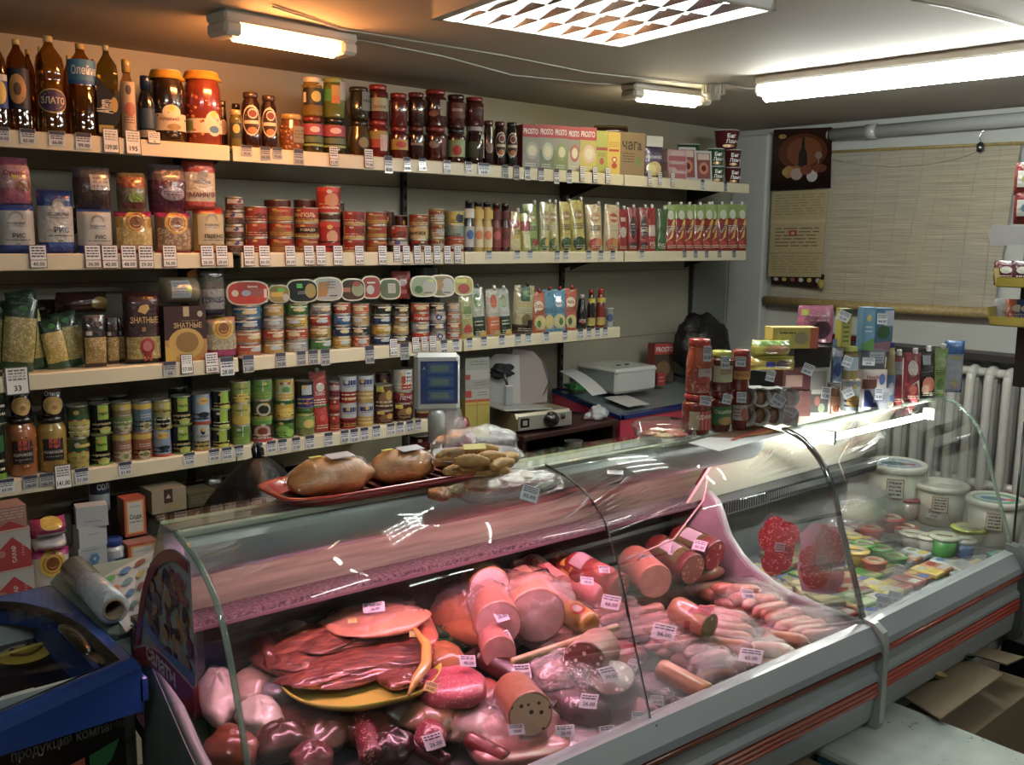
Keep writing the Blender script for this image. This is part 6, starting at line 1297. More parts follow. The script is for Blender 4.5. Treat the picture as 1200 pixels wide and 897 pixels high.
m=MB(); m.prism([(-.14,.012),(-.15,.05),(-.13,.085),(.13,.085),(.14,.012)],-.15,.14,'#9a9280','alu'); m.build('motor_housing',o)
m=MB(); m.box((-.148,-.153,.014),(.138,-.148,.078),'#a8a59c','alu',bev=.003)
P=Pr(m,Flat((0,-.153,0)),'gloss'); P.rect(-.135,.028,-.09,.066,'#141414'); P.rect(-.124,.036,-.10,.058,'#8c8c8c'); m.build('front_plate',o)
m=MB(); m.lathe([(.034,0),(.034,.012),(.027,.014),(.025,.032),(.001,.034)],24,'#121212','gloss',T=Matrix.Translation((.02,-.153,.052))@Matrix.Rotation(PI/2,4,'X')); m.build('knob',o)
m=MB(); m.lathe([(.011,0),(.011,.008),(.001,.009)],16,'#2c2c2c','gloss',T=Matrix.Translation((.085,-.153,.058))@Matrix.Rotation(PI/2,4,'X')); m.build('button',o)
m=MB(); m.box((-.20,-.12,.086),(.05,.10,.094),'#a8acac','alu',bev=.003,T=Matrix.Rotation(.06,4,'Y')); m.build('carriage',o)
m=MB(); m.plate([(-.19,.0),(-.17,.19),(-.13,.225),(-.02,.22),(-.01,.0)],0,.006,'#a4a2a2','counterpaint',T=Matrix.Translation((.0,.03,.095))@Matrix.Rotation(-.3,4,'Z')); m.build('meat_pusher',o)
m=MB(); m.lathe([(.118,0),(.118,.003),(.001,.005)],36,'#6c6468','alu',T=Matrix.Translation((.03,.068,.20))@Matrix.Rotation(PI/2-.1,4,'X')@Matrix.Rotation(-.35,4,'Y')); m.build('blade',o)
m=MB(); m.plate([(-.04,.0),(-.06,.2),(-.04,.255),(.06,.235),(.10,.19),(.135,.09),(.13,.0)],0,.010,'#8c8280','counterpaint',T=Matrix.Translation((0,.045,.09))@Matrix.Rotation(-.15,4,'Z')); m.build('blade_guard',o)
m=MB(); m.tube([(-.09,.0,.10),(-.105,.0,.19),(-.12,.0,.24)],.006,8,'#101010','gloss'); m.box((-.12,-.012,.10),(-.08,.0,.19),'#a8acb0','alu',bev=.004); m.build('handle_arm',o)
lumpy('cloth','black cloth draped over the slicer top','cloth',Vector((2.78,3.2,1.105)),(.06,.045,.035),'#101012','cloth',6,.5)
lumpy('carrier_bag','crumpled white bag at the right corner of the dark table','bag',Vector((3.22,3.03,.888)),(.055,.04,.035),'#a8acb4','foil',8,.5,flat=-.024)
o=thing('chest_freezer','red chest freezer with a sloping glass lid and blue edge by the wall','freezer',(3.80,3.21,0))
cx0,cx1=-.46,.5; f_,b_=-.22,.24
m=MB(); m.prism([(f_,.05),(f_,.855),(b_,.925),(b_,.05)],cx0,cx1,'#c02444','gloss')
P=Pr(m,Flat((0,f_,0)),'gloss')
for sx,sz in((cx0+.03,.74),(cx0+.13,.78),(cx0+.22,.7)):
 for k in range(3):
  a=k*PI/3; P.poly([(sx+.02*math.cos(a)-.002*math.sin(a),sz+.02*math.sin(a)+.002*math.cos(a)),(sx-.02*math.cos(a)-.002*math.sin(a),sz-.02*math.sin(a)+.002*math.cos(a)),(sx-.02*math.cos(a)+.002*math.sin(a),sz-.02*math.sin(a)-.002*math.cos(a)),(sx+.02*math.cos(a)+.002*math.sin(a),sz+.02*math.sin(a)-.002*math.cos(a))],'#c88c98')
m.build('cabinet_body',o)
m=MB(); sl=lambda y:.855+(y-f_)/(b_-f_)*.07
for y0,y1,x0,x1 in((f_-.006,f_+.02,cx0,cx1),(b_-.02,b_,cx0,cx1),(f_-.006,b_,cx0-.006,cx0+.02),(f_-.006,b_,cx1-.02,cx1)):
 m.prism([(y0,sl(y0)-.004),(y1,sl(y1)-.004),(y1,sl(y1)+.016),(y0,sl(y0)+.016)],x0,x1,'#16296c','gloss')
m.build('blue_edge',o)
m=MB(); m.prism([(f_+.02,sl(f_+.02)+.003),(b_-.02,sl(b_-.02)+.003),(b_-.02,sl(b_-.02)+.008),(f_+.02,sl(f_+.02)+.008)],cx0+.02,cx1-.02,'#6c7a7c','gloss'); m.build('glass_lid',o,label='grey sloping glass lid')
o=thing('storage_box','white rounded plastic box on the red chest freezer','box',(3.64,3.30,.921),R(-3))
m=MB(); m.box((-.145,-.15,0.01),(.145,.14,.135),'#b4bab8','gloss',bev=.014); m.build('box_body',o)
m=MB(); m.box((-.148,-.153,.105),(.148,.143,.136),'#babfbd','gloss',bev=.012); m.build('lid',o)
m=MB()
for x in(-.03,.03):m.box((x-.012,-.05,.136),(x+.012,-.045,.141),'#2c2c2c','matte')
m.build('lid_catch',o)
m=MB()
pp=[hit(px,py,1,yv)for px,py,yv in((655,435,3.3),(672,432,3.32),(712,461,3.08),(694,464,3.06))]
m.grid(lambda a,b__:(pp[0]*(1-a)+pp[1]*a)*(1-b__)+(pp[3]*(1-a)+pp[2]*a)*b__+Vector((0,0,.014*math.sin(b__*PI))),4,8,'#b0b2b4','paper')
tag(m.build('paper_sheet'),'curled white sheet of paper on the red chest freezer','paper')
m=MB(); m.grid(lambda a,b__:Vector((3.44+a*.16,3.03+b__*.16,.893+b__*.026+.002*math.sin(a*5))),4,4,'#a8aaac','paper'); tag(m.build('paper_sheet'),'flat white paper lying in front of the white box','paper')
lumpy('green_packet','crumpled green packet behind the paper on the red freezer','packet',Vector((3.42,3.36,.955)),(.07,.04,.03),'#1f7c2c','foil',3,.4)
put(None,762,785,404,448,mbox('#4c3828',[('r',-1,.72,1,1,'#b42c24'),('t','PROSTO',0,.85,.13,'#e0d8d4',1.7),('o',-.1,.35,.7,.2,'#7a5c34')],d=.07,side='#a83024'),'red and brown cereal carton on the red chest freezer',z=.925,y=3.36,face=.35)
put(None,768,777,438,452,mbox('#a01c24',[('l',-.6,.2,.6,.8,2,'#c88c8c')],d=.04),'tiny red packet beside the cereal carton',z=.93,y=3.25,face=.35)
lumpy('rubbish_bag','large black rubbish bag in the corner behind the jars','bag',hit(822,405,1,3.22),(.19,.12,.17),'#0b0b0e','blackbag',5,.2,top=.15,freq=4)
m=MB(); m.box((-.2,-.2,0),(.3,.12,.93),'#20201f','matte',bev=.01); q_=hit(822,405,1,3.22); tag(m.build('dark_crate',loc=(4.52,3.16,0)),'dark crate in the corner under the rubbish bag','crate')
XW=XR
def onw(px,py,off=0):return hit(px,py,0,XW-off)
m=MB(); a=onw(975,158,.05); b=onw(1215,138,.05)
m.tube([(XW-.05,a.y+.0,a.z),(XW-.05,b.y-1.2,a.z+.01)],.033,16,'#b4b8b8','gloss'); m.tube([(XW-.05,a.y-.20,a.z),(XW-.05,a.y-.26,a.z)],.040,16,'#b4b8b8','gloss')
m.tube([(XW-.05,a.y,a.z),(XW+.01,a.y+.03,a.z)],.033,16,'#b4b8b8','gloss')
tag(m.build('pipe'),'white painted heating pipe running along the top of the right wall','pipe')
def bam():
 m,nt,out=newmat('bamboo'); v=texco(nt,(1,.6,60),'Object')
 f=noise_n(nt,v,3.2,5,.6); v2=texco(nt,(1,2.5,220)); g=noise_n(nt,v2,1.5,2)
 c=mix(nt,ramp(nt,f,.35,.65,(0,0,0),(1,1,1)),'#a09a86','#bcb4a0'); c=mix(nt,ramp(nt,g,.45,.6,(0,0,0),(.55,.55,.55)),c,'#7c7464')
 tc=texco(nt,(1,.5,.5)); c=mix(nt,ramp(nt,noise_n(nt,tc,3,2),.45,.7,(0,0,0),(.35,.35,.35)),c,'#8a9098')
 prin(nt,out,c,rough=.6,nrm=bump(nt,g,.5,.004))
bam()
c_=[onw(974,179,.03),onw(1197,169,.03),onw(1163,372,.03),onw(900,356,.03)]
o=thing('bamboo_blind','bamboo roller blind with pale cords on the right wall','blind',(XW-.03,c_[0].y,c_[0].z)); O3=o.location.copy()
c_[0].y=max(c_[0].y,onw(930,180,.03).y)
BL4=lambda a,b:(c_[0]*(1-a)+c_[1]*a)*(1-b)+(c_[3]*(1-a)+c_[2]*a)*b
m=MB(); m.grid(lambda a,b:BL4(a,b)-O3+Vector((-.004*math.sin(a*7+b*3)-.004,0,0)),24,20,'#a09070','bamboo')
m.grid(lambda a,b:BL4(a,b)-O3+Vector((-.004*math.sin(a*7+b*3)+.002,0,0)),24,20,'#a09070','bamboo'); m.build('slat_sheet',o)
m=MB()
for k in range(12):
 a=.03+k*.083
 m.tube([BL4(min(1,a+.015*math.sin(b*3+k)),b)-O3+Vector((-.013-.004*math.sin(a*7+b*3),0,0))for b in[i/12 for i in range(13)]],.0012,5,'#b8b4a4','cloth')
m.build('cords',o)
m=MB(); m.tube([BL4(0,0)-O3+Vector((-.01,.01,.004)),BL4(.5,0)-O3+Vector((-.01,0,.006)),BL4(1,0)-O3+Vector((-.01,-.01,.004))],.008,10,'#a8935c','wood'); m.build('top_rod',o)
m=MB(); m.tube([BL4(0,1)-O3+Vector((-.02,.01,.02)),BL4(.5,1)-O3+Vector((-.022,0,.016)),BL4(1,1)-O3+Vector((-.02,-.02,.02))],.026,12,'#b09a68','wood'); m.build('rolled_foot',o)
m=MB(); pk=onw(1149,172,.05)-O3
m.lathe([(.004,-.03),(.018,-.02),(.018,.012),(.008,.022)],12,'#7c8084','chrome',T=Matrix.Translation(pk)); m.tube([pk+Vector((0,0,.02)),pk+Vector((0,.01,.05)),pk+Vector((0,-.008,.075)),pk+Vector((0,.004,.1))],.0025,6,'#b0b0b0','chrome'); m.build('pulley',o)
m=MB(); cs=[onw(px,py,.045)-O3 for px,py in((976,187),(1010,193),(1050,195),(1090,192),(1120,186),(1146,177))]; m.tube(cs,.003,6,'#b8b4a4','cloth'); m.build('pull_cord',o)
c1_=[onw(907,152,.06),onw(975,149,.06),onw(973,221,.06),onw(903,224,.06)]
c2_=[onw(905,224,.062),onw(971,221,.062),onw(962,325,.062),onw(900,324,.062)]
c3_=[onw(903,322,.06),onw(966,322,.06),onw(964,338,.06),onw(904,333,.06)]
o=thing('wall_calendar','wall calendar with a dark still life picture above yellowed month sheets','calendar',(XW-.06,c1_[0].y,c1_[0].z)); O3=o.location.copy()
def quadpart(cs,col,name,extras=(),mat='paper',th=.004):
 m=MB(); q=[p-O3 for p in cs]; n=Vector((-1,0,0))
 Q=lambda a,b,k=0:((q[3]*(1-a)+q[2]*a)*(1-b)+(q[0]*(1-a)+q[1]*a)*b)+n*k
 m.add([Q(0,0),Q(1,0),Q(1,1),Q(0,1),Q(0,0,-th),Q(1,0,-th),Q(1,1,-th),Q(0,1,-th)],[(0,1,2,3),(7,6,5,4),(0,4,5,1),(1,5,6,2),(2,6,7,3),(3,7,4,0)],col,mat,False)
 class QS:
  step=9
  def pt(s,u,v,o_):return Q(u,v,o_)
 P=Pr(m,QS(),mat)
 for e in extras:
  if e[0]=='r':P.rect(*e[1:])
  elif e[0]=='o':P.oval(*e[1:5],e[5],rot=e[6]if len(e)>6 else 0)
  elif e[0]=='l':P.lines(e[1],e[3],e[2],e[4],e[5],e[6],e[7]if len(e)>7 else .35)
  elif e[0]=='p':P.poly(e[1],e[2])
 m.build(name,o)
quadpart(c1_,'#2c100c','picture_sheet',[('o',.52,.62,.42,.3,'#5c2a10'),('o',.55,.62,.3,.24,'#7c4018'),('r',0,0,1,.2,'#160a0a'),('p',[(.46,.3),(.62,.3),(.6,.6),(.56,.68),(.55,.85),(.51,.85),(.5,.68),(.46,.6)],'#1c0d0a'),('o',.42,.3,.12,.1,'#8c5a30'),('o',.3,.3,.09,.1,'#a8783c'),('o',.44,.26,.1,.1,'#b09890'),('o',.7,.22,.09,.1,'#b8b4b0'),('o',.6,.32,.1,.08,'#7c3c24'),('o',.82,.34,.12,.07,'#6c3420'),('o',.24,.3,.05,.06,'#a89040'),('o',.8,.55,.06,.06,'#8c7468'),('r',.79,.42,.81,.5,'#8c7468'),('o',.17,.88,.07,.04,'#a8802c')],'gloss')
months=[('l',.06,.71,.94,.96,8,'#8a7650',.3),('r',.0,.62,1,.66,'#b8a67c'),('l',.1,.34,.9,.58,6,'#5c4830',.3),('r',.36,.47,.5,.54,'#9c2c24'),('r',.40,.49,.46,.52,'#b8a47c'),('r',0,.27,1,.28,'#8c744c'),('l',.06,.04,.94,.25,7,'#8a7650',.3)]
quadpart(c2_,'#ab9a6e','month_sheets',months); quadpart(c3_,'#241210','foot_board',[('o',.1+.16*k,.55,.045,.18,['#a8a8a0','#a89c3c','#8c3c34','#b0b0ac','#b09838','#a0a0a8'][k])for k in range(6)],'gloss')
m=MB(); m.tube([c2_[0]-O3+Vector((-.004,0,0)),c2_[1]-O3+Vector((-.004,0,0))],.004,8,'#6c6c6c','chrome'); m.build('spiral_binding',o)
lumpy('bow','small yellow ribbon bow at the lower right corner of the calendar','bow',onw(962,333,.08),(.01,.02,.022),'#a8962c','foil',3,.5)
yT,nS=2.42,13
o=thing('radiator','white cast iron column radiator below the blind','radiator',(XW-.11,yT,.47))
for k in range(nS):
 m=MB(); yk=-.086*k
 m.tube([(0,yk,.03),(0,yk,.1),(0,yk,.5),(0,yk,.60)],[.02,.026,.026,.022],10,'#d4d4ce','gloss'); m.tube([(-.045,yk,.0),(-.045,yk,.05),(-.047,yk,.3),(-.045,yk,.56),(-.03,yk,.62)],[.012,.023,.021,.023,.02],10,'#d4d4ce','gloss')
 m.tube([(.045,yk,.02),(.045,yk,.58)],.022,8,'#d4d4ce','gloss'); m.ell((-.0,yk,.60),(.06,.03,.036),'#d4d4ce','gloss'); m.ell((-.0,yk,.05),(.06,.03,.036),'#d4d4ce','gloss')
 m.build('radiator_section',o)
m=MB(); m.tube([(0,.05,.60),(0,-.086*nS,.60)],.022,12,'#d4d4ce','gloss'); m.tube([(0,.05,.05),(0,-.086*nS,.05)],.022,12,'#d4d4ce','gloss'); m.build('header_pipes',o)
for yk in(.0,-.9):m=MB(); m.box((-.03,yk-.01,-.47),(.03,yk+.01,.03),'#8c8c88','gloss'); m.build('stand',o)
m=MB(); a=onw(1042,402,.04); m.box((XW-.15,-.3,a.z-.03),(XW-.0,3.05,a.z),'#3c3838','scuffed'); struct('trim_1',m)
m=MB(); m.box((XW-.14,2.55,a.z-.0),(XW-.05,2.95,a.z+.03),'#5c1418','gloss',bev=.005); tag(m.build('red_box_lid'),'dark red flat lid lying on the wall ledge behind the yellow packets','lid')
X3=3.42
o=thing('display_rack','yellow two-tray display rack cut by the right edge of the photo','rack',(X3,1.34,0));
def loc3(px,py):p=hit(px,py,0,X3); return p.y-1.34,p.z
m=MB()
def tray(z0,z1,ya,yb,d=.16):
 m=MB(); c='#a8981c'
 m.box((0,yb,z0),(d,ya,z0+.003),c,'gloss'); m.box((0,yb,z0),(.003,ya,z1),c,'gloss'); m.box((d-.003,yb,z0),(d,ya,z1),c,'gloss')
 m.prism([(ya-.003,z0),(ya+.012,z1+.03),(ya+.015,z1+.03),(ya,z0)],0,d,c,'gloss'); m.box((0,yb,z0),(d,yb+.003,z1),c,'gloss')
 m.build('tray',o)
y1a,z1a=loc3(1160,380); tray(z1a-.004,z1a+.028,y1a,y1a-.42)
y2a,z2a=loc3(1167,335); tray(z2a-.004,z2a+.03,y2a,y2a-.42)
m=MB(); m.box((.16,-.42,1.19),(.18,.015,1.93),'#2c2420','matte'); m.build('back_board',o)
m=MB(); q=[loc3(*q)for q in((1157,272),(1166,262),(1185,265),(1215,266),(1215,287),(1162,288))]; m.prism(q,-.003,.0,'#a8acb0','paper'); m.build('header_card',o)
rr=random.Random(2)
for i,(px,py,c,lb)in enumerate(((1180,322,'#5c1c24','dark red seasoning sachet in the upper yellow tray'),(1184,306,'#b09a20','yellow seasoning sachet standing in the upper yellow tray'),(1197,318,'#4c1f30','purple sachet at the edge of the upper yellow tray'),(1176,362,'#a0a4a8','silver sachet at the left of the lower yellow tray'),(1188,368,'#a8502c','orange and silver sachet in the lower yellow tray'),(1198,362,'#2c4c8c','blue and silver sachet at the right of the lower yellow tray'))):
 p=hit(px,py,0,X3+.06); b=bag(.075,.085,.02,c,(('o',0,.6,.5,.15,'#b8b4a8'),('l',-.5,.2,.5,.4,2,'#c8c0b8')),'pillow')
 spawn(('seasoning_sachet','sachet',b[2]),(X3+.05+.01*i,p.y,(z2a if i<3 else z1a)+.001),lb,'sachets in the yellow trays',rz=R(-62),tilt=(-.25,0))
for i,(px,py)in enumerate(((1196,215),(1195,249))):
 p=hit(px,py+14,0,X3+.1); b=bag(.08,.11,.03,'#6c1414',(('r',-.8,.25,.8,.75,'#a8a8a0'),('o',0,.5,.5,.14,'#8c8c3c' if i==0 else '#4c6c8c')),'pillow')
 spawn(('sauce_sachet','sachet',b[2]),(X3+.12,p.y-.01,p.z),('upper','lower')[i]+' dark red sauce sachet hanging on the rack at the right edge','sauce sachets on the rack',rz=R(-62))
def deck1(v):t=max(0,min(1,(v+.335)/(.30+.335))); return .655+(.74-.655)*t
def md(px,py,h=.04):
 z=.72
 for _ in range(6):
  p=hit(px,py,2,z); v=(p-P1).dot(V1); z=deck1(v)+h
 return hit(px,py,2,z)
def mlen(p,px):return px*depth(p)/FPX
def frame_x(a,b):
 x=(b-a).normalized(); y=Vector((0,0,1)).cross(x).normalized(); z=x.cross(y)
 return Matrix((x,y,z)).transposed().to_4x4()
MEATG='sausages and meat in the near glass counter'
def log(A,B,rpx,skin,label,cutA=None,cutB=None,lift=0,cutmat='mosaic',skinmat='meat',prints=(),bandc=None,name='sausage',cat='sausage',wob=.05,sq=1.0,squash=1.0,group=MEATG,mk=md,tie=False,parts=(),up=0):
 h=mlen(mk(*A),rpx)
 r=h; a,b=mk(*A,r+lift),mk(*B,r+lift+up); L=(b-a).length; c=(a+b)/2
 T=frame_x(a,b)
 o=thing(name,label,cat,c,0,group)
 n=22; m=MB(); prof=[]
 def endp(cut):return[(.0001,0),(.55,.05),(.85,.18),(.97,.4),(1,.75)]if not cut else[(.93,0),(.99,.03),(1,.1)]
 e0=[(k*r,-L/2+t*r*.9)for k,t in endp(cutA)]; e1=[(k*r,L/2-t*r*.9)for k,t in endp(cutB)][::-1]
 prof=e0+[(r*1.0,-L/2+L*k/6)for k in range(2,5)]+e1
 prof=sorted(prof,key=lambda q:q[1])if L>2*r else e0+e1
 RX=T@Matrix.Rotation(PI/2,4,'Y')
 RX=T@Matrix.Diagonal((1,1,squash,1))@Matrix.Rotation(PI/2,4,'Y')
 m.lathe(prof,n,skin,skinmat,T=RX,cap=False,wob=wob)
 if bandc:
  for t0,t1,cc in bandc:m.lathe([(r*1.012,-L/2+L*t0),(r*1.012,-L/2+L*t1)],n,cc,'gloss',T=RX,cap=False)
 m.build('casing',o)
 for cut,s in((cutA,-1),(cutB,1)):
  if cut:
   d=MB(); d.lathe([(.0001,s*(L/2+.001)),(r*.5,s*(L/2+.001)),(r*.93,s*L/2)],n,cut,cutmat,T=RX,cap=False); d.build('cut_face',o)
 if tie:
  for s in tie:d=MB(); d.lathe([(.003,s*L/2-s*.003),(.006,s*(L/2+.004)),(.004,s*(L/2+.006)),(.009,s*(L/2+.016))],8,'#a89088','foil',T=RX); d.build('tied_end',o)
 if prints:
  d=MB()
  class TopCyl:
   step=r*.3
   def pt(s_,u,v,of):
    aa=v/r
    q=Vector((u,-math.sin(aa)*(r+of+.0008),math.cos(aa)*(r+of+.0008)*squash)); return q
  P=Pr(d,TopCyl(),'gloss',T=T,l0=.001)
  for e in prints:
   if e[0]=='r':
    nu=3
    o_=P._n(); d.grid(lambda s_,t_:P.surf.pt((e[1]+(e[3]-e[1])*s_)*L/2,(e[2]+(e[4]-e[2])*t_)*r,o_),2,8,e[5],'gloss',T)
   elif e[0]=='t':P.txt(e[1],e[2]*L/2,e[3]*r,e[4]*r,e[5],e[6]*L/2 if len(e)>6 else L*.8)
   elif e[0]=='o':P.oval(e[1]*L/2,e[2]*r,e[3]*L/2,e[4]*r,e[5])
  d.build('printed_label',o)
 return o
@cached
def mlab(w,h,c,n):
 m=MB(); m.grid(lambda a,b:Vector(((a-.5)*w,(b-.5)*h,.002*math.sin(a*3+n)+.002*math.sin(b*2.5))),4,3,c,'paper')
 class S_:
  step=9
  def pt(s,u,v,o):return Vector((u,v,.002*math.sin((u/w+.5)*3+n)+.002*math.sin((v/h+.5)*2.5)+o+.0003))
 P=Pr(m,S_()); P.lines(-w*.42,w*.42,h*.05,h*.42,2,'#3c3048',.55,n); P.txt(PR[n%12],w*.05,-h*.22,h*.26,'#3a3046',w*.7)
 return('price_label','price tag',[('price_label',m.mesh('price_label'))])
def mtag(px,py,w,h,lab,lift=.1,rot=0,c='#c8bcc8',mk=md,group='price labels lying on the meat',tl=.5):
 p=mk(px,py,lift)
 W,H=q2(mlen(p,w)*.85),q2(mlen(p,h)*1.1)
 d=mlab(W,H,c,int(px)%7)
 o=spawn(d,p,lab,group)
 az=math.atan2(p.x,p.y)
 o.rotation_euler=(tl,0,-az+rot); return o
def slab(px,py,w,h,t,col,mat,label,rot=0,lift=0,wob=.35,name='meat',cat='meat',mk=md,n=26,mm=14,seed=0,group=MEATG,tiltx=0,tilty=0,sq=1):
 p=mk(px,py,t/2+lift); W,H=mlen(p,w)/2*1.1,mlen(p,h)/2/.5
 m=MB(); vs=[]; fs=[]
 for i in range(mm+1):
  th=PI*i/mm
  for k in range(n):
   a=2*PI*k/n; d=Vector((math.sin(th)*math.cos(a),math.sin(th)*math.sin(a),math.cos(th)))
   if sq!=1:d=Vector([math.copysign(abs(q)**sq,q)for q in d])
   f=1+wob*fbm(d*1.6+Vector((seed,seed*.7,0)))+.05*fbm(d*5+Vector((seed,0,3)))
   vs.append(Vector((d.x*W*f,d.y*H*f,d.z*t/2*(1+wob*fbm(d*3+Vector((0,seed,0)))+wob*.6*fbm(Vector((d.x*4,d.y*9,seed)))))))
 for i in range(mm):
  for k in range(n):fs.append((i*n+k,(i+1)*n+k,(i+1)*n+(k+1)%n,i*n+(k+1)%n))
 m.add(vs,fs,col,mat); o=m.build(name,loc=p); o.rotation_euler=(tiltx,tilty,rot-math.atan2(p.x,p.y)*.9)
 return tag(o,label,cat,group)
def film(px,py,w,h,t,label,rot=0,lift=.0,seed=0,mk=md,name='plastic_bag',mat='film',group='clear bags over the meat'):
 p=mk(px,py,t*.35+lift); W,H=mlen(p,w)/2,mlen(p,h)/2/.58
 m=MB(); n,mm=34,14; vs=[]; fs=[]
 for i in range(mm+1):
  th=PI*.62*i/mm
  for k in range(n):
   a=2*PI*k/n; d=Vector((math.sin(th)*math.cos(a),math.sin(th)*math.sin(a),math.cos(th)))
   q=Vector([math.copysign(abs(x)**.75,x)for x in d]); f=1+.16*fbm(d*3+Vector((seed,1,seed)))+.06*fbm(d*9+Vector((seed,0,0)))
   vs.append(Vector((q.x*W*f,q.y*H*f,max(-.3,q.z)*t*.65*f)))
 for i in range(mm):
  for k in range(n):fs.append((i*n+k,(i+1)*n+k,(i+1)*n+(k+1)%n,i*n+(k+1)%n))
 m.add(vs,fs,'#ffffff',mat); o=m.build(name,loc=p,rz=rot); return tag(o,label,'bag',group)
def wiener(a,b,r,col,bend=.25,seed=0):
 key=('w',round((b-a).length/.006),round(r/.001),col,round(bend*6))
 if key not in _DC:
  L=key[1]*.006; m=MB(); N=10
  pts=[Vector((L*(t-.5),0,0))+Vector((0,bend*L*(.25-(t-.5)**2)*2,0))for t in[i/N for i in range(N+1)]]
  m.tube(pts,[r*.25,r*.8,r,r,r,r,r,r,r,r*.8,r*.25],12,col,'meat')
  _DC[key]=m.mesh('wiener')
 o=obj('wiener',_DC[key]); o.matrix_world=Matrix.Translation((a+b)/2)@frame_x(a,b)@Matrix.Rotation(seed,4,'X')
 return o
def pile(cx,cy,w,h,n,rpx,col,base,ang,seed,lenpx=56,grp=None):
 "a bagful of small sausages lying side by side in layers: each one is an object"
 rr=random.Random(seed); c0=md(cx,cy,.01); r=mlen(c0,rpx*1.02); L=mlen(c0,lenpx)
 ri=Vector((_R.x,_R.y,0)).normalized(); a_=(ang-.5)*1.6
 d=Vector((ri.x*math.cos(a_)-ri.y*math.sin(a_),ri.x*math.sin(a_)+ri.y*math.cos(a_),0)); e=Vector((-d.y,d.x,0))
 W,H=mlen(c0,w),mlen(c0,h)/.5
 nc=max(1,round(W/(L*1.1))); m_=max(2,int(H/(2.25*r)))
 for ci in range(nc):
  bend=rr.choice((-.22,.2)); tw=rr.uniform(-.3,.3)
  dd_=(d*math.cos(tw)+e*math.sin(tw)); ee=Vector((-dd_.y,dd_.x,0))
  for lay in range(2):
   for k in range(m_-lay):
    q=c0+d*((ci-(nc-1)/2)*L*1.12+rr.uniform(-.004,.004))+ee*((k-(m_-lay-1)/2)*2.22*r)
    v=(q-P1).dot(V1); v2=max(-.262,min(.27,v)); q+=V1*(v2-v); u=(q-P1).dot(U1); q+=U1*(min(u,1.505)-u)
    q.z=deck1(v2)+r*1.02+.003+lay*r*1.85
    if(v2!=v or u>1.505)and k%2:continue
    o=wiener(q-dd_*L/2,q+dd_*L/2,r,col,bend); tag(o,base,'sausage',grp or base)
m=MB(); pc=md(425,793,.075); W_,H_=mlen(pc,182)/2,.135
m.lathe([(.0001,0),(.8,.001),(.93,.012),(1,.022),(1.03,.024),(1.02,.017),(.93,.004)],40,'#d0c818','gloss',T=Matrix.Diagonal((W_,H_,1,1)),wob=.04)
tag(m.build('plate',loc=pc-Vector((0,0,.015)),rz=R(-22)),'bright yellow rimmed plate under the smoked ribs','plate')
for i,(px,py,w,h,t,c,sd,rt,lf)in enumerate(((412,772,178,62,.045,'#501509',1,.12,.06),(385,747,110,40,.04,'#4c2010',5,.25,.08))):
 slab(px,py,w,h,t,c,'ribs',('large slab of dark red smoked ribs on the yellow plate','smaller dark smoked rib piece behind the large slab')[i],rt,lf,.3,'smoked_ribs',seed=sd,n=56,mm=28)
m=MB(); pts=[md(x,y,.13)for x,y in((486,738),(500,757),(499,780),(487,797),(479,815))]; m.tube(pts,[.006,.011,.012,.009,.003],12,'#c89018','gloss')
c_=sum(pts,Vector())/len(pts); m2=MB(); m2.tube([p-c_ for p in pts],[.006,.011,.012,.009,.003],12,'#d09a18','gloss'); tag(m2.build('serving_handle',loc=c_),'curved orange plastic handle hanging over the smoked ribs','handle')
slab(440,727,112,48,.035,'#d08864','meat','flat orange bacon piece in a pink clear bag above the ribs',.1,.10,.22,'bacon',seed=3)
film(440,728,124,52,.06,'crinkled clear bag around the flat bacon piece',.1,.08,3)
slab(487,735,40,66,.06,'#bc6040','meat','smoked orange ham piece right of the bacon',.2,.04,.25,'ham',seed=4)
slab(536,715,66,92,.10,'#b8683c','meat','big brown smoked ham at the back behind the white-cut sausage',.3,.0,.18,'ham',seed=7)
film(540,722,80,100,.15,'clear bag around the big brown ham',.2,0,7)
log((552,664),(574,690),22,'#a06c38','thick brown sausage with a large oval pale pink cut face',None,'#e8c0bc',.05,cutmat='meat',up=.03)
log((570,762),(520,795),10,'#3c1c14','thin dark dried sausage beside the ham slices',lift=.02)
for i,(px,py,w,h,rt)in enumerate(((380,790,90,26,.3),(450,768,80,30,-.1),(400,758,110,26,.2),(345,770,60,40,.5),(470,795,50,22,.0))):
 slab(px,py,w,h,.03,('#501509','#4c1c10')[i%2],'ribs','ragged strip of smoked rib meat on the yellow plate',rt,.075,.4,'smoked_ribs',seed=110+i,group='rib strips on the yellow plate',n=40,mm=20)
log((618,662),(655,690),16,'#d88078','pink boiled sausage with red lettering and a cut face',None,'#d89a88',.06,cutmat='meat',prints=[('t','РУБЛЕВ',-.1,.5,.5,'#b03040',1.2)])
log((600,682),(625,712),15,'#b84c3c','red sausage with a brown shadowed end in the back row',None,None,.05)
log((597,668),(632,664),10,'#b04848','small pink sausage at the very back',None,None,.08)
log((640,650),(690,682),12,'#7c2420','dark red sausage with a yellow label in the back row',None,None,.08,bandc=[(.5,.75,'#c89a20')])
log((664,672),(712,702),17,'#e08a8a','glossy pink sausage with an orange printed label',None,None,.05,prints=[('r',-.9,-.4,-.1,1.0,'#d8981c'),('t','ПАПА',-.5,.5,.5,'#3c1c14',.8),('t','может',-.5,-.1,.35,'#3c1c14',.8)])
log((668,660),(726,690),16,'#9c2c28','red sausage with a white and red swirled label',None,'#b8443c',.08,prints=[('r',-.7,-.3,-.2,1.1,'#c0a0a0'),('o',.45,.3,.35,.6,'#c05048')])
log((740,655),(768,682),19,'#c87c60','short orange-pink sausage with a large round cut face behind the glass joint',None,'#d8a088',.05,cutmat='meat',up=.015)
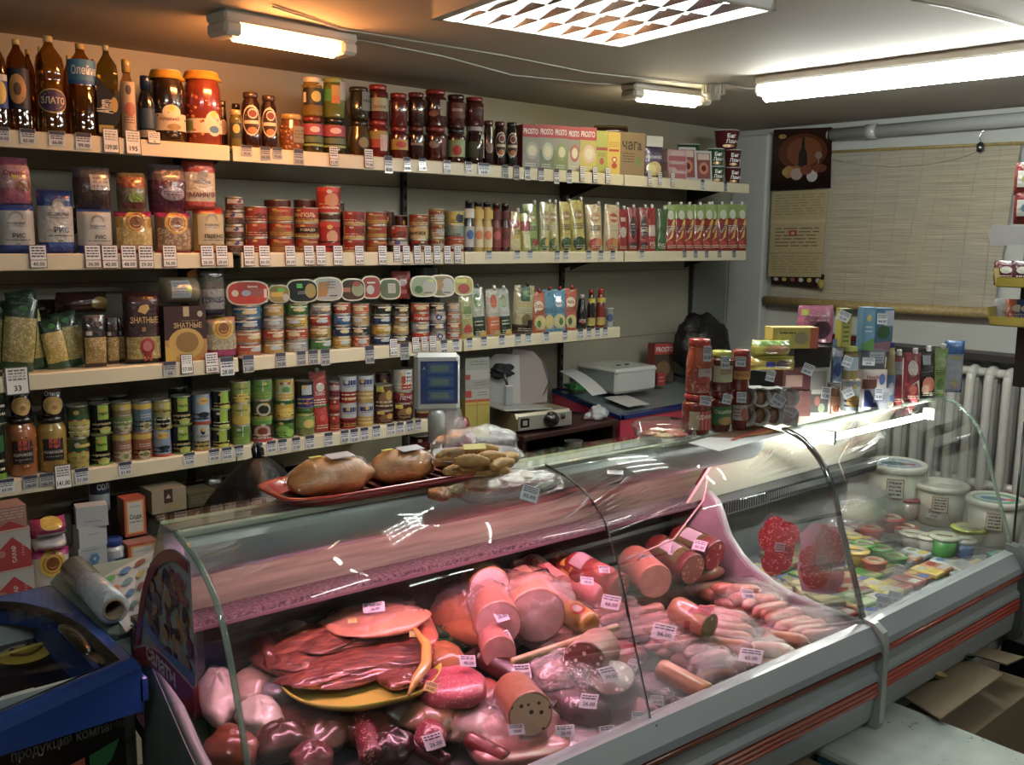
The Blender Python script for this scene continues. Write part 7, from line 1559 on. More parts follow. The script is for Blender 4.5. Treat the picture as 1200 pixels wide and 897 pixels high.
log((765,640),(812,668),17,'#6c1a1a','dark red sausage with an olive label, the left of two at the back right',None,'#b87460',.07,prints=[('r',-.4,-.5,.7,1.2,'#5c5420'),('r',-.3,.0,.4,.9,'#b8a8b0')])
log((790,630),(838,652),17,'#6c1a1a','dark red sausage with an olive label, the right of two at the back right',None,'#a02c28',.08,prints=[('r',-.6,-.5,.5,1.2,'#5c5420'),('r',-.4,.0,.3,.9,'#b8a8b0')])
log((570,702),(584,732),25,'#b87460','boiled sausage half with a wide pink cut face facing the glass',None,'#e0a8a8',.04,cutmat='meat',up=.03)
log((612,688),(630,722),30,'#c08468','thickest boiled ham sausage with pale pink face in clear film',None,'#e4b0ac',.02,cutmat='meat',up=.03)
film(612,722,100,80,.17,'clear film around the thick boiled sausages',.2,.0,11)
log((577,745),(585,766),19,'#c07468','short boiled sausage stub with a round pink face and a label',None,'#e0a0a0',.04,cutmat='meat',up=.02)
log((640,700),(672,722),14,'#c8685c','pink boiled sausage stub in a mesh net',None,'#d08078',.03)
log((665,716),(695,735),15,'#c09424','short sausage with a yellow and red crown label',None,None,.05,bandc=[(.1,.8,'#c8961c')],prints=[('o',0,.4,.5,.5,'#b83424'),('o',0,.4,.3,.3,'#c8b8a8')])
log((600,777),(724,735),5,'#c0a070','long thin pale pork stick lying across the sausages',lift=.10,wob=.1)
slab(530,805,72,44,.05,'#a84858','salami','large wedge of speckled crimson salami slices',.1,.05,.12,'salami',seed=2,sq=.8)
slab(517,772,50,34,.06,'#a8622c','meat','smoked cheese-coloured meat roll with white labels',.1,.04,.15,'meat_roll',seed=6)
log((568,772),(622,800),13,'#4c1418','dark maroon sausage with a red clip and white label','#7c1a24',None,.04,tie=(-1,))
log((600,808),(622,838),25,'#a86844','stuffed meat roll with a pale face spotted by dark fruit',None,'#e0bca0',.02,cutmat='prune',up=.03)
m=MB();
slab(648,788,56,40,.06,'#5c2014','ribs','dark glazed meat chunk in clear film',.2,.04,.3,'smoked_meat',seed=9)
log((706,758),(684,778),24,'#b8907c','pressed pork roll with a marbled brown cut face',None,'#84504a',.04,cutmat='mosaic',up=.03)
log((722,818),(718,794),26,'#5c2c24','dark marbled meat roll lying with its cut face up',None,'#74483f',.0,cutmat='mosaic',up=.06)
slab(678,822,60,50,.07,'#5a1c1c','meat','dark red smoked meat block with a square label',.3,.01,.1,'smoked_meat',seed=12,sq=.7)
film(668,812,120,86,.12,'clear film stretched over the dark smoked pieces',.3,.0,13)
for i,(px,py,w,h,c,lb)in enumerate(((740,838,62,34,'#b05458','flat vacuum pack of red meat at the glass joint'),(715,858,58,36,'#c88474','flat vacuum pack of striped bacon strips'),(662,868,78,46,'#d0b8c0','silvery wrapped vacuum pack with a green sticker'),(605,862,110,62,'#c87c74','wide pink vacuum pack of ham near the front'),(778,815,70,40,'#3c1414','shallow tray of small dark sausages beside the glass joint'))):
 slab(px,py,w,h,.035,c,'foil' if i in(2,)else 'meat',lb,.15,.01,.1,'vacuum_pack',cat='packet',seed=20+i,sq=.55)
for i in range(14):
 rr=random.Random(i); p=md(758+(i*13)%46,808+(i*7)%26,.05); m=MB(); m.ell((0,0,0),(.011,.009,.009),'#5c1818','meat',10,7)
 tag(m.build('small_sausage',loc=p),'tiny dark round sausage in the shallow tray','sausage','tiny dark sausages in the tray')
film(775,816,78,46,.06,'clear lid over the tray of tiny dark sausages',.1,.0,15)
log((772,783),(832,815),12,'#c87838','bright orange smoked cheese-like sausage in front of the wiener bags',lift=.05)
log((788,712),(832,735),15,'#b8784c','beige boiled sausage with a red tag and greenish cut end',None,'#8c8a5c',.07,bandc=[(.55,.7,'#a01c2c')])
log((425,840),(437,893),14,'#5a2024','long speckled salami standing under the plate',lift=.02,skinmat='salami')
slab(505,862,34,26,.05,'#7c2a38','salami','oval dark salami end with a tilted white label',.1,.04,.1,'salami',seed=31)
log((548,866),(595,893),11,'#8c1c1c','bright red smoked sausage at the bottom front',lift=.02)
log((480,870),(525,895),10,'#5c1414','dark red sausage at the bottom edge',lift=.02)
slab(505,838,70,40,.06,'#a07050','meat','pale brown boiled meat in a clear film left of the pink pack',.0,.01,.2,'boiled_meat',seed=33)
slab(340,735,44,30,.06,'#8c6c58','meat','pale meat piece behind the ribs at the left',.1,.06,.3,'boiled_meat',seed=34)
slab(310,755,40,60,.08,'#5c241a','meat','dark brown meat piece behind the counter edge at the left',.1,.03,.3,'smoked_meat',seed=35)
for i,(px,py,w,h,c,t,lb)in enumerate(((255,815,40,60,'#c8c0b0',.09,'white wrapped meat block at the far left of the counter'),(305,840,44,36,'#d0c8b8',.07,'square white fat block left of the plate'),(270,880,60,34,'#7c4020',.08,'brown smoked hock at the bottom left'),(330,868,62,30,'#4c2c1c',.07,'dark smoked fish-like piece below the plate, left'),(385,862,66,30,'#5c4028',.06,'brown and pink bagged meat below the plate'),(465,835,50,26,'#6c5c50',.06,'grey-brown fish head shaped piece right of the plate rim'),(365,890,50,24,'#6c3430',.06,'pinkish meat piece at the bottom edge'),(330,810,34,36,'#8c8c90',.06,'silver wrapped packet with dark print left of the ribs'),(455,878,60,30,'#3c1a14',.07,'black-brown blood sausage piece below the plate, right'))):
 slab(px,py,w,h,t,c,'foil' if i==7 else 'meat',lb,.2*i,.0,.3,'meat_piece',seed=40+i)
slab(345,845,120,50,.03,'#4a2418','ribs','dark meat strips lying in the shade under the plate',.1,.0,.2,'smoked_meat',seed=50)
for i,(px,py)in enumerate(((545,745),(520,750),(492,720),(590,660),(470,700))):
 lumpy('parsley','tuft of dark green plastic parsley between the meats','garnish',md(px,py,.03),(.04,.04,.025),'#1c3a1c','cloth',i,.7); THINGS[-1]['group']='green garnish'
for i,(px,py,w,h,c,lb)in enumerate(((640,745,70,30,'#b87464','pink meat piece in film below the thick boiled sausages'),(680,750,70,34,'#c07c68','pale pink piece in film left of the wieners'),(745,735,50,30,'#c48470','pale wiener packet right of the glass joint'),(560,815,60,34,'#b4503c','red-brown smoked hock in front of the salami wedge'),(580,858,50,30,'#b06c5c','pink wrapped ham end between the packs'),(640,800,50,40,'#6c2c20','dark glazed meat lump left of the marbled roll'),(545,845,70,46,'#a87860','light brown boiled meat with a grey cut side'),(470,815,60,40,'#7c5c4c','grey-brown meat piece under the plate rim'),(425,850,80,34,'#54281c','dark brown bagged meat under the plate'),(300,800,50,40,'#a8907c','pale fat piece behind the counter edge'),(525,745,60,30,'#4c5c3c','green leafy garnish under the big ham'),(725,770,60,30,'#a8443c','red sausage packet beside the dark roll'))):
 slab(px,py,w,h,.06,c,'meat',lb,.3*i,.0,.25,'meat_piece',seed=90+i)
film(595,850,130,70,.08,'clear film over the front ham packs',.2,.0,91)
PW=[(705,728,88,44,8,7,'#c88468','thin pale wiener in the bag left of the glass joint',.9,1),(790,676,110,34,12,7,'#c87c60','thin wiener in the long bag at the back',.5,2),(885,706,92,46,12,8,'#c07050','orange curved wiener in the bag at the right rear',.4,3),(775,752,88,60,10,8,'#cc8870','pale pink wiener in the bag under the square white label',.9,4),(945,742,100,58,13,8,'#c87458','plump wiener in the bag at the right end',.7,5),(885,775,96,44,10,9,'#bc7c5c','brownish wiener in the front bag with a white label',.3,6),(830,788,80,36,8,8,'#c0785c','small wiener in the crinkled front bag',.6,7),(845,745,70,40,8,8,'#cc7460','reddish wiener in the middle of the bags',.2,8),(830,650,60,26,5,7,'#c07458','wiener in the small rear bag by the side wall',.3,9)]
for i,(cx,cy,w,h,n,r_,c,lb,an,sd)in enumerate(PW):
 pile(cx,cy,w,h,n,r_,c,lb,an,sd)
 film(cx,cy,w*1.22,h*1.2,.085,('clear bag of wieners, '+('left of the glass joint','the long one at the back','at the right rear','under the square white label','at the right end','with a white label in front','crinkled, at the front sill','in the middle','small, by the side wall')[i]),rot=.2*i,seed=60+i)
for i,(px,py,w,h,rt,lf,c)in enumerate(((326,0,0,0,0,0,''),(438,712,30,12,.1,.15,''),(585,718,20,24,.5,.15,''),(592,748,18,18,.5,.12,''),(615,703,18,12,.3,.13,''),(688,681,18,11,.1,.17,''),(708,668,16,9,.2,.17,''),(758,655,18,9,0,.15,''),(716,706,26,18,-.2,.11,''),(778,741,32,20,-.2,.11,''),(880,769,32,18,-.2,.10,''),(612,787,24,18,.2,.11,''),(690,822,24,18,-.2,.11,''),(713,791,24,18,.5,.13,''),(742,780,18,14,-.5,.10,''),(662,857,26,14,.1,.06,''),(712,858,22,14,.2,.06,''),(749,842,22,14,.0,.06,''),(770,822,18,12,.1,.08,''),(605,855,22,12,.2,.08,''),(508,869,28,18,.4,.10,''),(548,775,22,14,.1,.12,''),(876,697,18,12,.3,.12,''),(505,806,18,12,-.5,.14,'#c8a020'),(413,728,12,6,.1,.17,'#c0a820'),(484,744,10,7,.1,.13,'#c0a820'),(826,716,22,12,-.5,.14,'#b8303c'),(793,646,20,14,-.3,.15,''),(820,640,18,14,-.3,.16,''),(350,690,1,1,0,0,''))):
 if w<2:continue
 mtag(px,py,w,h,(('yellow' if c and c[1]=='c' else 'red')if c else 'white')+' price label lying on the meat in the near counter',lf,rt,c or '#c8bcc8')
m=MB(); pts=[P1+U1*1.56+V1*.15+Vector((0,0,1.1)),P1+U1*1.5+V1*.12+Vector((0,0,.98)),P1+U1*1.36+V1*.10+Vector((0,0,.90)),P1+U1*1.2+V1*.12+Vector((0,0,.87))]
m.tube(pts,.003,6,'#b08c84','gloss'); tag(m.build('cable'),'thin pinkish cable hanging inside the glass counter near its right side wall','cable')
ZT=1.2018
def top(x0,x1,y0,y1,mk,label,group='goods on top of the glass counters',z=ZT,y=None,face=.6,**k):
 if y is None:
  p=hit((x0+x1)/2,y1,2,z); y=p.y
 return put(None,x0,x1,y0,y1,mk,label,group,z=z,y=y,face=face,**k)[0]
tc=[hit(px,py,2,1.205)for px,py in((348,578),(548,566),(520,543),(420,548))]
cen=Vector((1.09,1.605,ZT))
ctr=hit(452,572,2,ZT)+Vector((0,.02,0)); ctr.z=ZT
m=MB(); TW,TD=.235,.095
def rr_ring(w,d,z,n=40,sq=.45):
 return[(math.copysign(abs(math.cos(a))**sq,math.cos(a))*w,math.copysign(abs(math.sin(a))**sq,math.sin(a))*d,z)for a in[2*PI*k/n for k in range(n)]]
rings=[(TW-.035,TD-.03,.004),(TW-.03,TD-.026,.003),(TW-.014,TD-.012,.022),(TW,TD,.025),(TW+.004,TD+.004,.021),(TW-.006,TD-.006,.018),(TW-.03,TD-.026,0)]
vs=[]; fs=[]
for w,d,z in rings:vs+=rr_ring(w,d,z)
n=40
for i in range(len(rings)-1):
 for k in range(n):fs.append((i*n+k,i*n+(k+1)%n,(i+1)*n+(k+1)%n,(i+1)*n+k))
fs.append(tuple(range(n))); fs.append(tuple((len(rings)-1)*n+k for k in range(n))[::-1])
m.add(vs,fs,'#b3231c','gloss')
for k in range(12):m.box((-.16+k*.028,-TD+.035,.0042),(-.150+k*.028,TD-.035,.0065),'#a01c18','gloss')
trayo=m.build('baking_tray',loc=ctr,rz=R(-4)); tag(trayo,'bright red plastic tray holding two wrapped loaves','tray')
def loaf(px0,px1,yb,H,label,seed):
 a=hit((px0+px1)/2,yb-16,2,ZT+.03); W=(px1-px0)*depth(a)/FPX/2
 o=thing('bread_loaf',label,'bread',(a.x,a.y+.01,ZT+.006),0,'wrapped loaves on the red tray')
 def lf(mat,col,k,th,amp):
  m=MB(); vs=[]; fs=[]; nn,mm=30,16
  for i in range(mm+1):
   t=PI*i/mm
   for q in range(nn):
    an=2*PI*q/nn; d=Vector((math.sin(t)*math.cos(an),math.sin(t)*math.sin(an),math.cos(t)))
    f=k*(1+.16*fbm(d*1.7+Vector((seed,0,0)))+.05*fbm(d*4+Vector((seed,2,0)))+amp*fbm(d*7+Vector((0,seed,0))))
    vs.append((d.x*W*f,d.y*W*.62*f,max(H*.42+d.z*H*.55*f,0)))
  for i in range(mm):
   for q in range(nn):fs.append((i*nn+q,(i+1)*nn+q,(i+1)*nn+(q+1)%nn,i*nn+(q+1)%nn))
  m.add(vs,fs,col,mat); return m
 lf('bread','#d89850',.97,0,.02).build('crust',o); lf('film','#ffffff',1.02,0,.07).build('wrapper',o)
 m=MB(); m.box((-.026,-.014,H*1.0),(.026,.014,H*1.0+.0012),'#b8bcc8','paper',T=Matrix.Translation((.01,-.005,0))@Matrix.Rotation(.12,4,'X'))
 P=Pr(m,Flat((.01,-.005,H+.0013),(1,0,0),(0,1,.12),(0,0,1))); P.lines(-.022,.022,-.01,.01,4,'#5c6080',.4,seed); m.build('paper_label',o,label='white sticker')
 m=MB(); m.box((-.045,.0,H*.99),(-.02,.01,H*.99+.001),'#c8cc3c','paper'); m.build('price_sticker',o,label='yellow sticker')
loaf(338,446,579,.072,'larger wrapped loaf of bread on the left of the red tray',2)
loaf(433,517,566,.066,'smaller round wrapped loaf on the right of the red tray',5)
pc=hit(562,548,2,ZT+.02); o_=pc
m=MB(); vs=[]; fs=[]
for w,d,z in((.075,.05,0),(.095,.065,.024),(.098,.068,.025),(.094,.064,.026),(.072,.047,.004)):vs+=rr_ring(w,d,z)
for i in range(4):
 for k in range(n):fs.append((i*n+k,i*n+(k+1)%n,(i+1)*n+(k+1)%n,(i+1)*n+k))
fs.append(tuple(range(n))[::-1]); fs.append(tuple(4*n+k for k in range(n)))
m.add(vs,fs,'#b8b8b8','gloss'); tag(m.build('foam_tray',loc=(pc.x,pc.y+.015,ZT+.022),rz=R(-25)),'white foam tray filled with ridged pastries','tray')
for i,(px,py,rt,lf)in enumerate(((528,541,.2,.045),(545,532,-.1,.062),(560,548,.15,.05),(575,537,.3,.065),(590,545,.7,.052),(552,541,-.2,.068),(540,552,.1,.04),(577,553,0,.04),(598,538,.9,.05),(565,528,.0,.07),(530,534,.3,.055))):
 p=hit(px,py,2,ZT+lf); m=MB(); L=.034; pts=[Vector((L*(t-.5)*2,.008*math.sin(PI*t),0))for t in[k/16 for k in range(17)]]
 rs=[.012*(.45+.6*math.sin(PI*min(1,max(.02,k/16))))*(1+.12*(k%2))for k in range(17)]
 m.tube(pts,rs,12,'#c0985c','bread'); o=m.build('pastry',loc=p,rz=rt-.5); tag(o,'ridged golden brown pastry on the white foam tray','pastry','pastries on the foam tray')
def film2(c,w,d,h,label,seed,mat='film'):
 m=MB(); nn,mm=34,14; vs=[]; fs=[]
 for i in range(mm+1):
  th=PI*.6*i/mm
  for k in range(nn):
   a=2*PI*k/nn; q=Vector([math.copysign(abs(x)**.75,x)for x in(math.sin(th)*math.cos(a),math.sin(th)*math.sin(a),math.cos(th))])
   f=1+.14*fbm(q*3+Vector((seed,1,seed)))+.05*fbm(q*9+Vector((seed,0,0))); vs.append((q.x*w*f,q.y*d*f,max(0,q.z)*h*f))
 for i in range(mm):
  for k in range(nn):fs.append((i*nn+k,(i+1)*nn+k,(i+1)*nn+(k+1)%nn,i*nn+(k+1)%nn))
 m.add(vs,fs,'#ffffff',mat); return tag(m.build('plastic_bag',loc=c),label,'bag','clear bags on the counter top')
film2(Vector((pc.x,pc.y+.015,ZT+.035)),.10,.07,.065,'cling film stretched over the pastries',4)
m=MB(); P3=hit(566,549,2,ZT+.09); yl=MB(); yl.box((-.022,-.009,0),(.022,.009,.001),'#c8bc1c','paper'); yo=yl.build('price_sticker',loc=hit(556,524,2,ZT+.088),rz=-.4); yo.rotation_euler=(.4,0,-.5); tag(yo,'yellow sticker lying on the pastries','sticker')
for i,(px,py,c,w,h)in enumerate(((590,575,'#b09878',.055,.035),(612,580,'#b8a88c',.05,.03),(635,572,'#c0a880',.035,.04),(600,566,'#8c3c24',.05,.02),(575,588,'#a8987c',.04,.02),(622,562,'#a07c50',.05,.025),(548,590,'#a86c48',.03,.035))):
 p=hit(px,py,2,ZT+.012); m=MB(); m.ell((0,0,0),(w*.7,h*.7,.012),c,'grain',16,9,wob=.4); o=m.build('snack_piece',loc=(p.x,max(p.y,1.42),ZT+.0125)); tag(o,('pale crumbly snack piece inside the clear bag','dark red snack piece inside the clear bag')[i==3],'snack','snack pieces in the clear bag')
q=hit(600,578,2,ZT); film2(Vector((q.x+.01,q.y+.015,ZT)),.12,.06,.035,'clear crinkled bag of pale snacks in front of the pastries',9)
def cardtag(px,py,w,h,label,z,txt=None,tl=.9,rot=0,c='#bcc6ce',group='price cards on the counter goods',yy=None):
 p=hit(px,py,2,z)if yy is None else hit(px,py,1,yy); W,H=w*.85*depth(p)/FPX,h*.9*depth(p)/FPX; m=MB(); m.box((-W/2,-.0008,-H/2),(W/2,.0008,H/2),c,'paper'); P=Pr(m,Flat((0,-.0008,0)))
 P.lines(-W*.42,W*.42,H*.05,H*.45,3,'#2c3040',.5,int(px)); P.txt(txt or PR[int(px)%12],0,-H*.22,H*.24,'#22263a',W*.8)
 o=m.build('price_card',loc=p); o.rotation_euler=(-(PI/2-tl)if tl<PI/2 else 0,rot,-math.atan2(p.x,p.y)); return tag(o,label,'price tag',group)
cardtag(621,579,24,24,'blue-white handwritten price card reading 35 on the clear snack bag',ZT+.045,'35.00',.7,.3)
cardtag(721,554,22,9,'small price card lying on the curved glass right of the joint',1.19,'29.00',.35,.0,'#c8ccd0')
p=hit(783,512,2,ZT); m=MB(); m.lathe([(.066,0),(.077,.004),(.082,.024),(.086,.026),(.080,.032),(.066,.038),(.001,.040)],30,'#ffffff','clear')
tag(m.build('plastic_bowl',loc=(p.x,p.y+.01,ZT)),'round clear plastic dish upside down on the counter top','dish')
for i in range(5):
 a=i*1.256; m=MB(); m.ell((.034*math.cos(a),.034*math.sin(a),.008),(.027,.024,.006),['#a8583c','#b08c50'][i%2],'meat',12,7); tag(m.build('snack_piece',loc=(p.x,p.y+.01,ZT)),'thin orange snack slice under the round clear dish','snack','snack slices under the round dish')
q4=[hit(px,py,2,ZT+.001)for px,py in((806,519),(843,529),(922,508),(886,498))]
m=MB(); m.grid(lambda a,b:(q4[0]*(1-a)+q4[3]*a)*(1-b)+(q4[1]*(1-a)+q4[2]*a)*b,4,3,'#b4b8b8','paper');
qq=lambda a,b,k:(q4[0]*(1-a)+q4[3]*a)*(1-b)+(q4[1]*(1-a)+q4[2]*a)*b+Vector((0,0,k))
m.add([qq(.3,0,.001),qq(1,0,.001),qq(1,.9,.001),qq(.5,.6,.001)],[(0,1,2,3)],'#6c4a2c','paper')
m.add([qq(.35+.6*t,.55-.35*t+.25*t*t+(.1 if s else 0),.002)for s in(0,1)for t in([i/6 for i in range(7)][::-1 if s else 1])],[tuple(range(14))],'#b02c24','paper')
m.add([qq(.55,.5,.0015),qq(.95,.35,.0015),qq(.95,.7,.0015),qq(.75,.75,.0015)],[(0,1,2,3)],'#b8783c','paper')
tag(m.build('leaflet'),'white sheet with a food picture lying under the sauce jars','leaflet')
GJ='sauce jars on the counter top'
adj=[('r',-.7,.15,.6,.6,'#b0a078'),('r',-.1,.15,.95,.6,'#a82420'),('p',[(-.6,.15),(.95,.15),(.95,.35)],'#b8b060'),('t','АДЖИКА',.3,.46,.12,'#d8d0c0',1.2)]
sac=[('r',-.9,.2,1,.65,'#2c6c34'),('t','Сацебели',.1,.52,.11,'#c8d0b8',1.6),('o',.2,.3,.6,.1,'#b0903c')]
tkm=[('r',-.9,.28,1,.66,'#a8a4a0'),('o',.3,.44,.4,.16,'#a04a2c'),('l',-.8,.35,-.1,.6,3,'#7c2c28')]
z1=top(798,832,461,508,mjar('#7c2414','#a8201c',adj),'lower left sauce jar with a red and cream label',GJ)
yj=THINGS[-1].location.y
top(803,832,400,463,mjar('#983c18','#a82a20',[('r',-.3,.25,.9,.48,'#a8a0a0'),('o',.1,.28,.5,.06,'#a82c24'),('t','Кубань',.4,.42,.04,'#8c2020',.8)],shape='tall',bits=['#a84420','#94381a']),'tall orange-red lecho jar with a red lid, topmost left',GJ,z=z1,y=yj)
z1=top(830,855,459,506,mjar('#5c1c14','#6c1c1c',sac),'lower middle sauce jar with a green label',GJ,y=yj-.02)
top(831,857,413,460,mjar('#5c241a','#b0b02c',[('r',-.9,.25,1,.65,'#a8a884'),('t','СОУС',.2,.5,.12,'#a83830',1.0),('p',[(-.9,.65),(1,.65),(1,.72),(-.9,.8)],'#3c7c34')]),'sauce jar with a yellow lid and pale green label in the upper row',GJ,z=z1,y=yj-.02)
z1=top(854,875,457,503,mjar('#6c1c18','#7c1c1c',tkm),'lower right sauce jar with a grey-white label',GJ,y=yj-.04)
top(855,878,411,459,mjar('#7c2c18','#a02424',[('r',-.9,.45,1,.85,'#8c2a24'),('r',-.9,.3,1,.5,'#b8902c'),('t','КРАСНОД',.1,.4,.1,'#a02820',1.6)]),'sauce jar with a red lid and orange label in the upper row',GJ,z=z1,y=yj-.04)
cardtag(829,415,11,20,'price card stuck on the tall orange-red jar',0,'65.00',PI,0,yy=yj-.06)
cardtag(850,425,12,16,'price card stuck on the yellow-lidded jar',0,'58.00',PI,0,yy=yj-.07)
cardtag(868,424,14,13,'price card stuck on the upper right jar',0,'75.00',PI,0,yy=yj-.09)
cardtag(827,470,16,12,'price card on the lower left jar lid',0,'74.00',PI,.1,yy=yj-.06)
cardtag(852,468,12,13,'price card on the lower middle jar lid',0,'41.00',PI,.15,yy=yj-.07)
cardtag(869,466,13,14,'price card on the lower right jar lid',0,'32.00',PI,0,yy=yj-.09)
pe=hit(905,503,2,ZT); ye=pe.y+.03
o=thing('egg_carton','grey pulp egg packaging with brown eggs beside the sauce jars','egg carton',(pe.x,ye,ZT),R(-38))
m=MB()
for i in range(4):
 for j in range(2):
  m.lathe([(.013,0),(.021,-.012),(.026,-.03)],12,'#c8c6c0','card',T=Matrix.Translation((-.055+i*.038,-.005,.036+j*.05))@Matrix.Rotation(-PI/2,4,'X'),cap=False)
m.box((-.078,.024,.004),(.08,.030,.105),'#9c9a94','card'); m.build('pulp_tray',o)
m=MB(); m.grid(lambda a,b:Vector((.03+.085*a,-.035-.012*math.sin(a*3),.02+.085*b+.01*fbm((a*4,b*4,0)))),12,10,'#ffffff','hazybag'); m.grid(lambda a,b:Vector((-.08+.12*a,-.034+.045*b,.108-.008*fbm((a*6,b*5,2)))),12,8,'#a4a4a4','card'); m.build('film',o)
for i in range(4):
 for j in range(2):
  e=MB(); e.ell((0,0,0),(.018,.019,.023),'#8c6444' if(i+j)%3 else '#a88464','gloss',14,10)
  w_=o.matrix_basis@Vector((-.055+i*.038,-.012,.034+j*.046)); q=Matrix.Translation((pe.x,ye,ZT))@Matrix.Rotation(R(-38),4,'Z')@Vector((-.055+i*.038,-.010,.034+j*.046))
  tag(e.build('egg',loc=q),('upper' if j else 'lower')+' row brown egg in the grey pulp packaging','egg','brown eggs')
cardtag(912,470,18,15,'upper price card on the egg packaging',0,'54.00',PI,.5,yy=ye-.06); cardtag(926,483,18,13,'middle price card on the egg packaging',0,'58.00',PI,.4,yy=ye-.06); cardtag(930,495,12,12,'lowest price card on the egg packaging',0,'23',PI,.2,yy=ye-.06)
yb2=1.505
def tp(x0,x1,y0,y1,mk,lb,z=ZT,y=yb2,**k):return top(x0,x1,y0,y1,mk,lb,z=z,y=y,**k)
p_=hit(920,480,1,yb2)
z2=tp(906,944,474,503,mbox('#6c2c1c',[],d=.06),'brown carton behind the eggs at the bottom',face=.6)
z3=tp(912,944,447,474,mbox('#4c1418',[('r',-.8,.2,.4,.7,'#8c6c60')],d=.06,side='#3c1014'),'dark red tea box behind the eggs',z=z2,face=.6)
z4=tp(875,934,434,450,mbag('#b0a030',[('r',-.5,.3,-.1,.7,'#3c3c8c'),('o',.2,.5,.3,.3,'#4c3c3c'),('l',.4,.3,.9,.6,2,'#6c6c2c')],t=.6,kind='pillow'),'yellow noodle packet with a blue spot, the lower one',z=z3,face=.6)
tp(877,928,417,436,mbag('#a8ac3c',[('o',.1,.5,.6,.3,'#b08050'),('r',-.9,.2,-.6,.6,'#c8cc2c'),('r',-1,.75,1,.95,'#6c9c3c')],t=.6,kind='pillow'),'green and yellow noodle packet on the lower yellow one',z=z4,face=.6)
z2=tp(941,967,472,500,mbox('#a0a096',[('r',-.8,.12,.8,.88,'#3c3c34'),('o',-.2,.6,.25,.2,'#8c4c44'),('o',.2,.3,.3,.2,'#7c8c6c')],d=.06,side='#7c3c24'),'small cream framed box with a window, lower',y=1.47,face=.6)
z3=tp(941,964,446,473,mbox('#a0a096',[('r',-.85,.1,.85,.9,'#7c7c78')],d=.06,side='#3c2420'),'small grey framed box, on the box with a window',z=z2,y=1.47,face=.6)
z4=tp(925,966,424,447,mbox('#1f1416',[],d=.07,topc='#3c2c30'),'black carton with a price card above the framed boxes',z=z3,y=1.5,face=.6)
tp(900,953,400,424,mbox('#b8a42c',[('r',-.8,.3,-.2,.8,'#c8b83c'),('o',.25,.5,.3,.3,'#8c8060'),('r',.65,0,1,1,'#b0482c'),('l',-.7,.65,0,.85,1,'#3c3420')],d=.06),'yellow bouillon carton with a soup bowl picture',z=z4+.002,y=1.5,face=.6)
tp(930,978,381,424,mbag('#a85878',[('r',-.9,.75,-.5,.9,'#b8b83c'),('o',.2,.35,.5,.25,'#5c2c54'),('l',-.5,.55,.6,.8,2,'#c08ca0')],t=.4),'pink crinkled bag of sweets standing behind the yellow carton',z=z4,y=1.54,face=.6)
cardtag(947,433,15,14,'price card hanging in front of the black carton',0,'38.00',PI,.35,yy=1.43); cardtag(903,441,12,14,'price card hanging from the yellow noodle packet',0,'12.00',PI,.2,yy=1.44); cardtag(968,461,12,16,'price card at the right of the framed boxes',0,'52.00',PI,.1,yy=1.42)
z2=tp(966,984,452,487,mjar('#6c3c1c','#8c8478',[('r',-.6,.3,.6,.6,'#7c4a24')],shape='tall'),'amber honey jar beside the framed boxes',y=1.44)
tp(972,987,404,454,mbag('#6c84a8',[('r',-1,.6,1,.8,'#a8a8b8'),('o',0,.3,.6,.16,'#3c549c')],t=.5,kind='stand'),'blue and silver pouch standing on the honey jar',z=z2,y=1.45)
z2=tp(984,1006,446,483,mcan('#7c8c94',[('r',-1,.4,1,.8,'#a8b0a8'),('o',0,.35,.6,.2,'#b08c44')]),'low tin with a pale label on the counter top',y=1.43)
z3=tp(984,1004,408,447,mjar('#7c6c3c','#b0b43c',[('r',-.9,.3,.9,.7,'#8c9ca8')]),'small jar with a lime lid',z=z2,y=1.43)
tp(981,993,364,408,mbox('#8c8c20',[('l',-.6,.1,.6,.7,5,'#3c3c1c'),('r',-1,.8,1,1,'#2c4c2c')],d=.04),'narrow olive carton on the lime-lidded jar',z=z3,y=1.44)
cardtag(989,371,16,13,'price card leaning on the olive carton',0,'23.00',PI,.4,yy=1.40); cardtag(993,424,12,14,'price card in front of the lime lid',0,'33.00',PI,.3,yy=1.39); cardtag(994,461,14,12,'price card tilted on the low tin',0,'29.00',PI,-.5,yy=1.38)
bb=[('p',[(-.9,.1),(.2,.1),(-.5,.9),(-.9,.9)],'#1c2c6c'),('r',-.2,.3,.9,.8,'#9098a8'),('l',-.1,.35,.8,.7,3,'#3c4454')]
z2=tp(1005,1036,452,476,mbox('#a8acb4',bb,d=.06,topc='#6c748c'),'blue and white baby food box',y=1.42)
z3=tp(1005,1033,431,453,mbox('#b0a8a0',[('r',-1,.0,.2,.5,'#5c2c1c'),('t','Nestle',-.1,.62,.2,'#8c2424',1.3),('o',.6,.5,.25,.3,'#3c4c8c')],d=.06),'beige box with red lettering on the blue and white box',z=z2,y=1.42)
z4=tp(1004,1032,409,431,mbox('#6c7078',[('r',-.3,.3,.9,.9,'#9ca4b0'),('l',-.2,.4,.8,.8,3,'#3c4454')],d=.05),'grey box with a price card above the red lettered box',z=z3,y=1.43)
tp(1006,1020,361,410,mbox('#5c94b4',[('o',0,.75,.4,.08,'#c8b45c'),('p',[(-1,.0),(1,.0),(1,.3),(-1,.15)],'#4c8c3c'),('l',-.6,.4,.6,.6,2,'#c0ccd4')],d=.04,side='#4c84a4'),'light blue milk carton, the left one',z=z4,y=1.43)
tp(1020,1041,364,414,mbox('#4c7ca0',[('o',0,.45,.7,.16,'#3c6c34'),('p',[(-1,0),(1,0),(1,.25),(-1,.2)],'#b0788c'),('r',0,.6,1,.95,'#a8b0c0')],d=.04,side='#3c6c8c'),'blue milk carton with a green meadow, the right one',z=z4-.01,y=1.43)
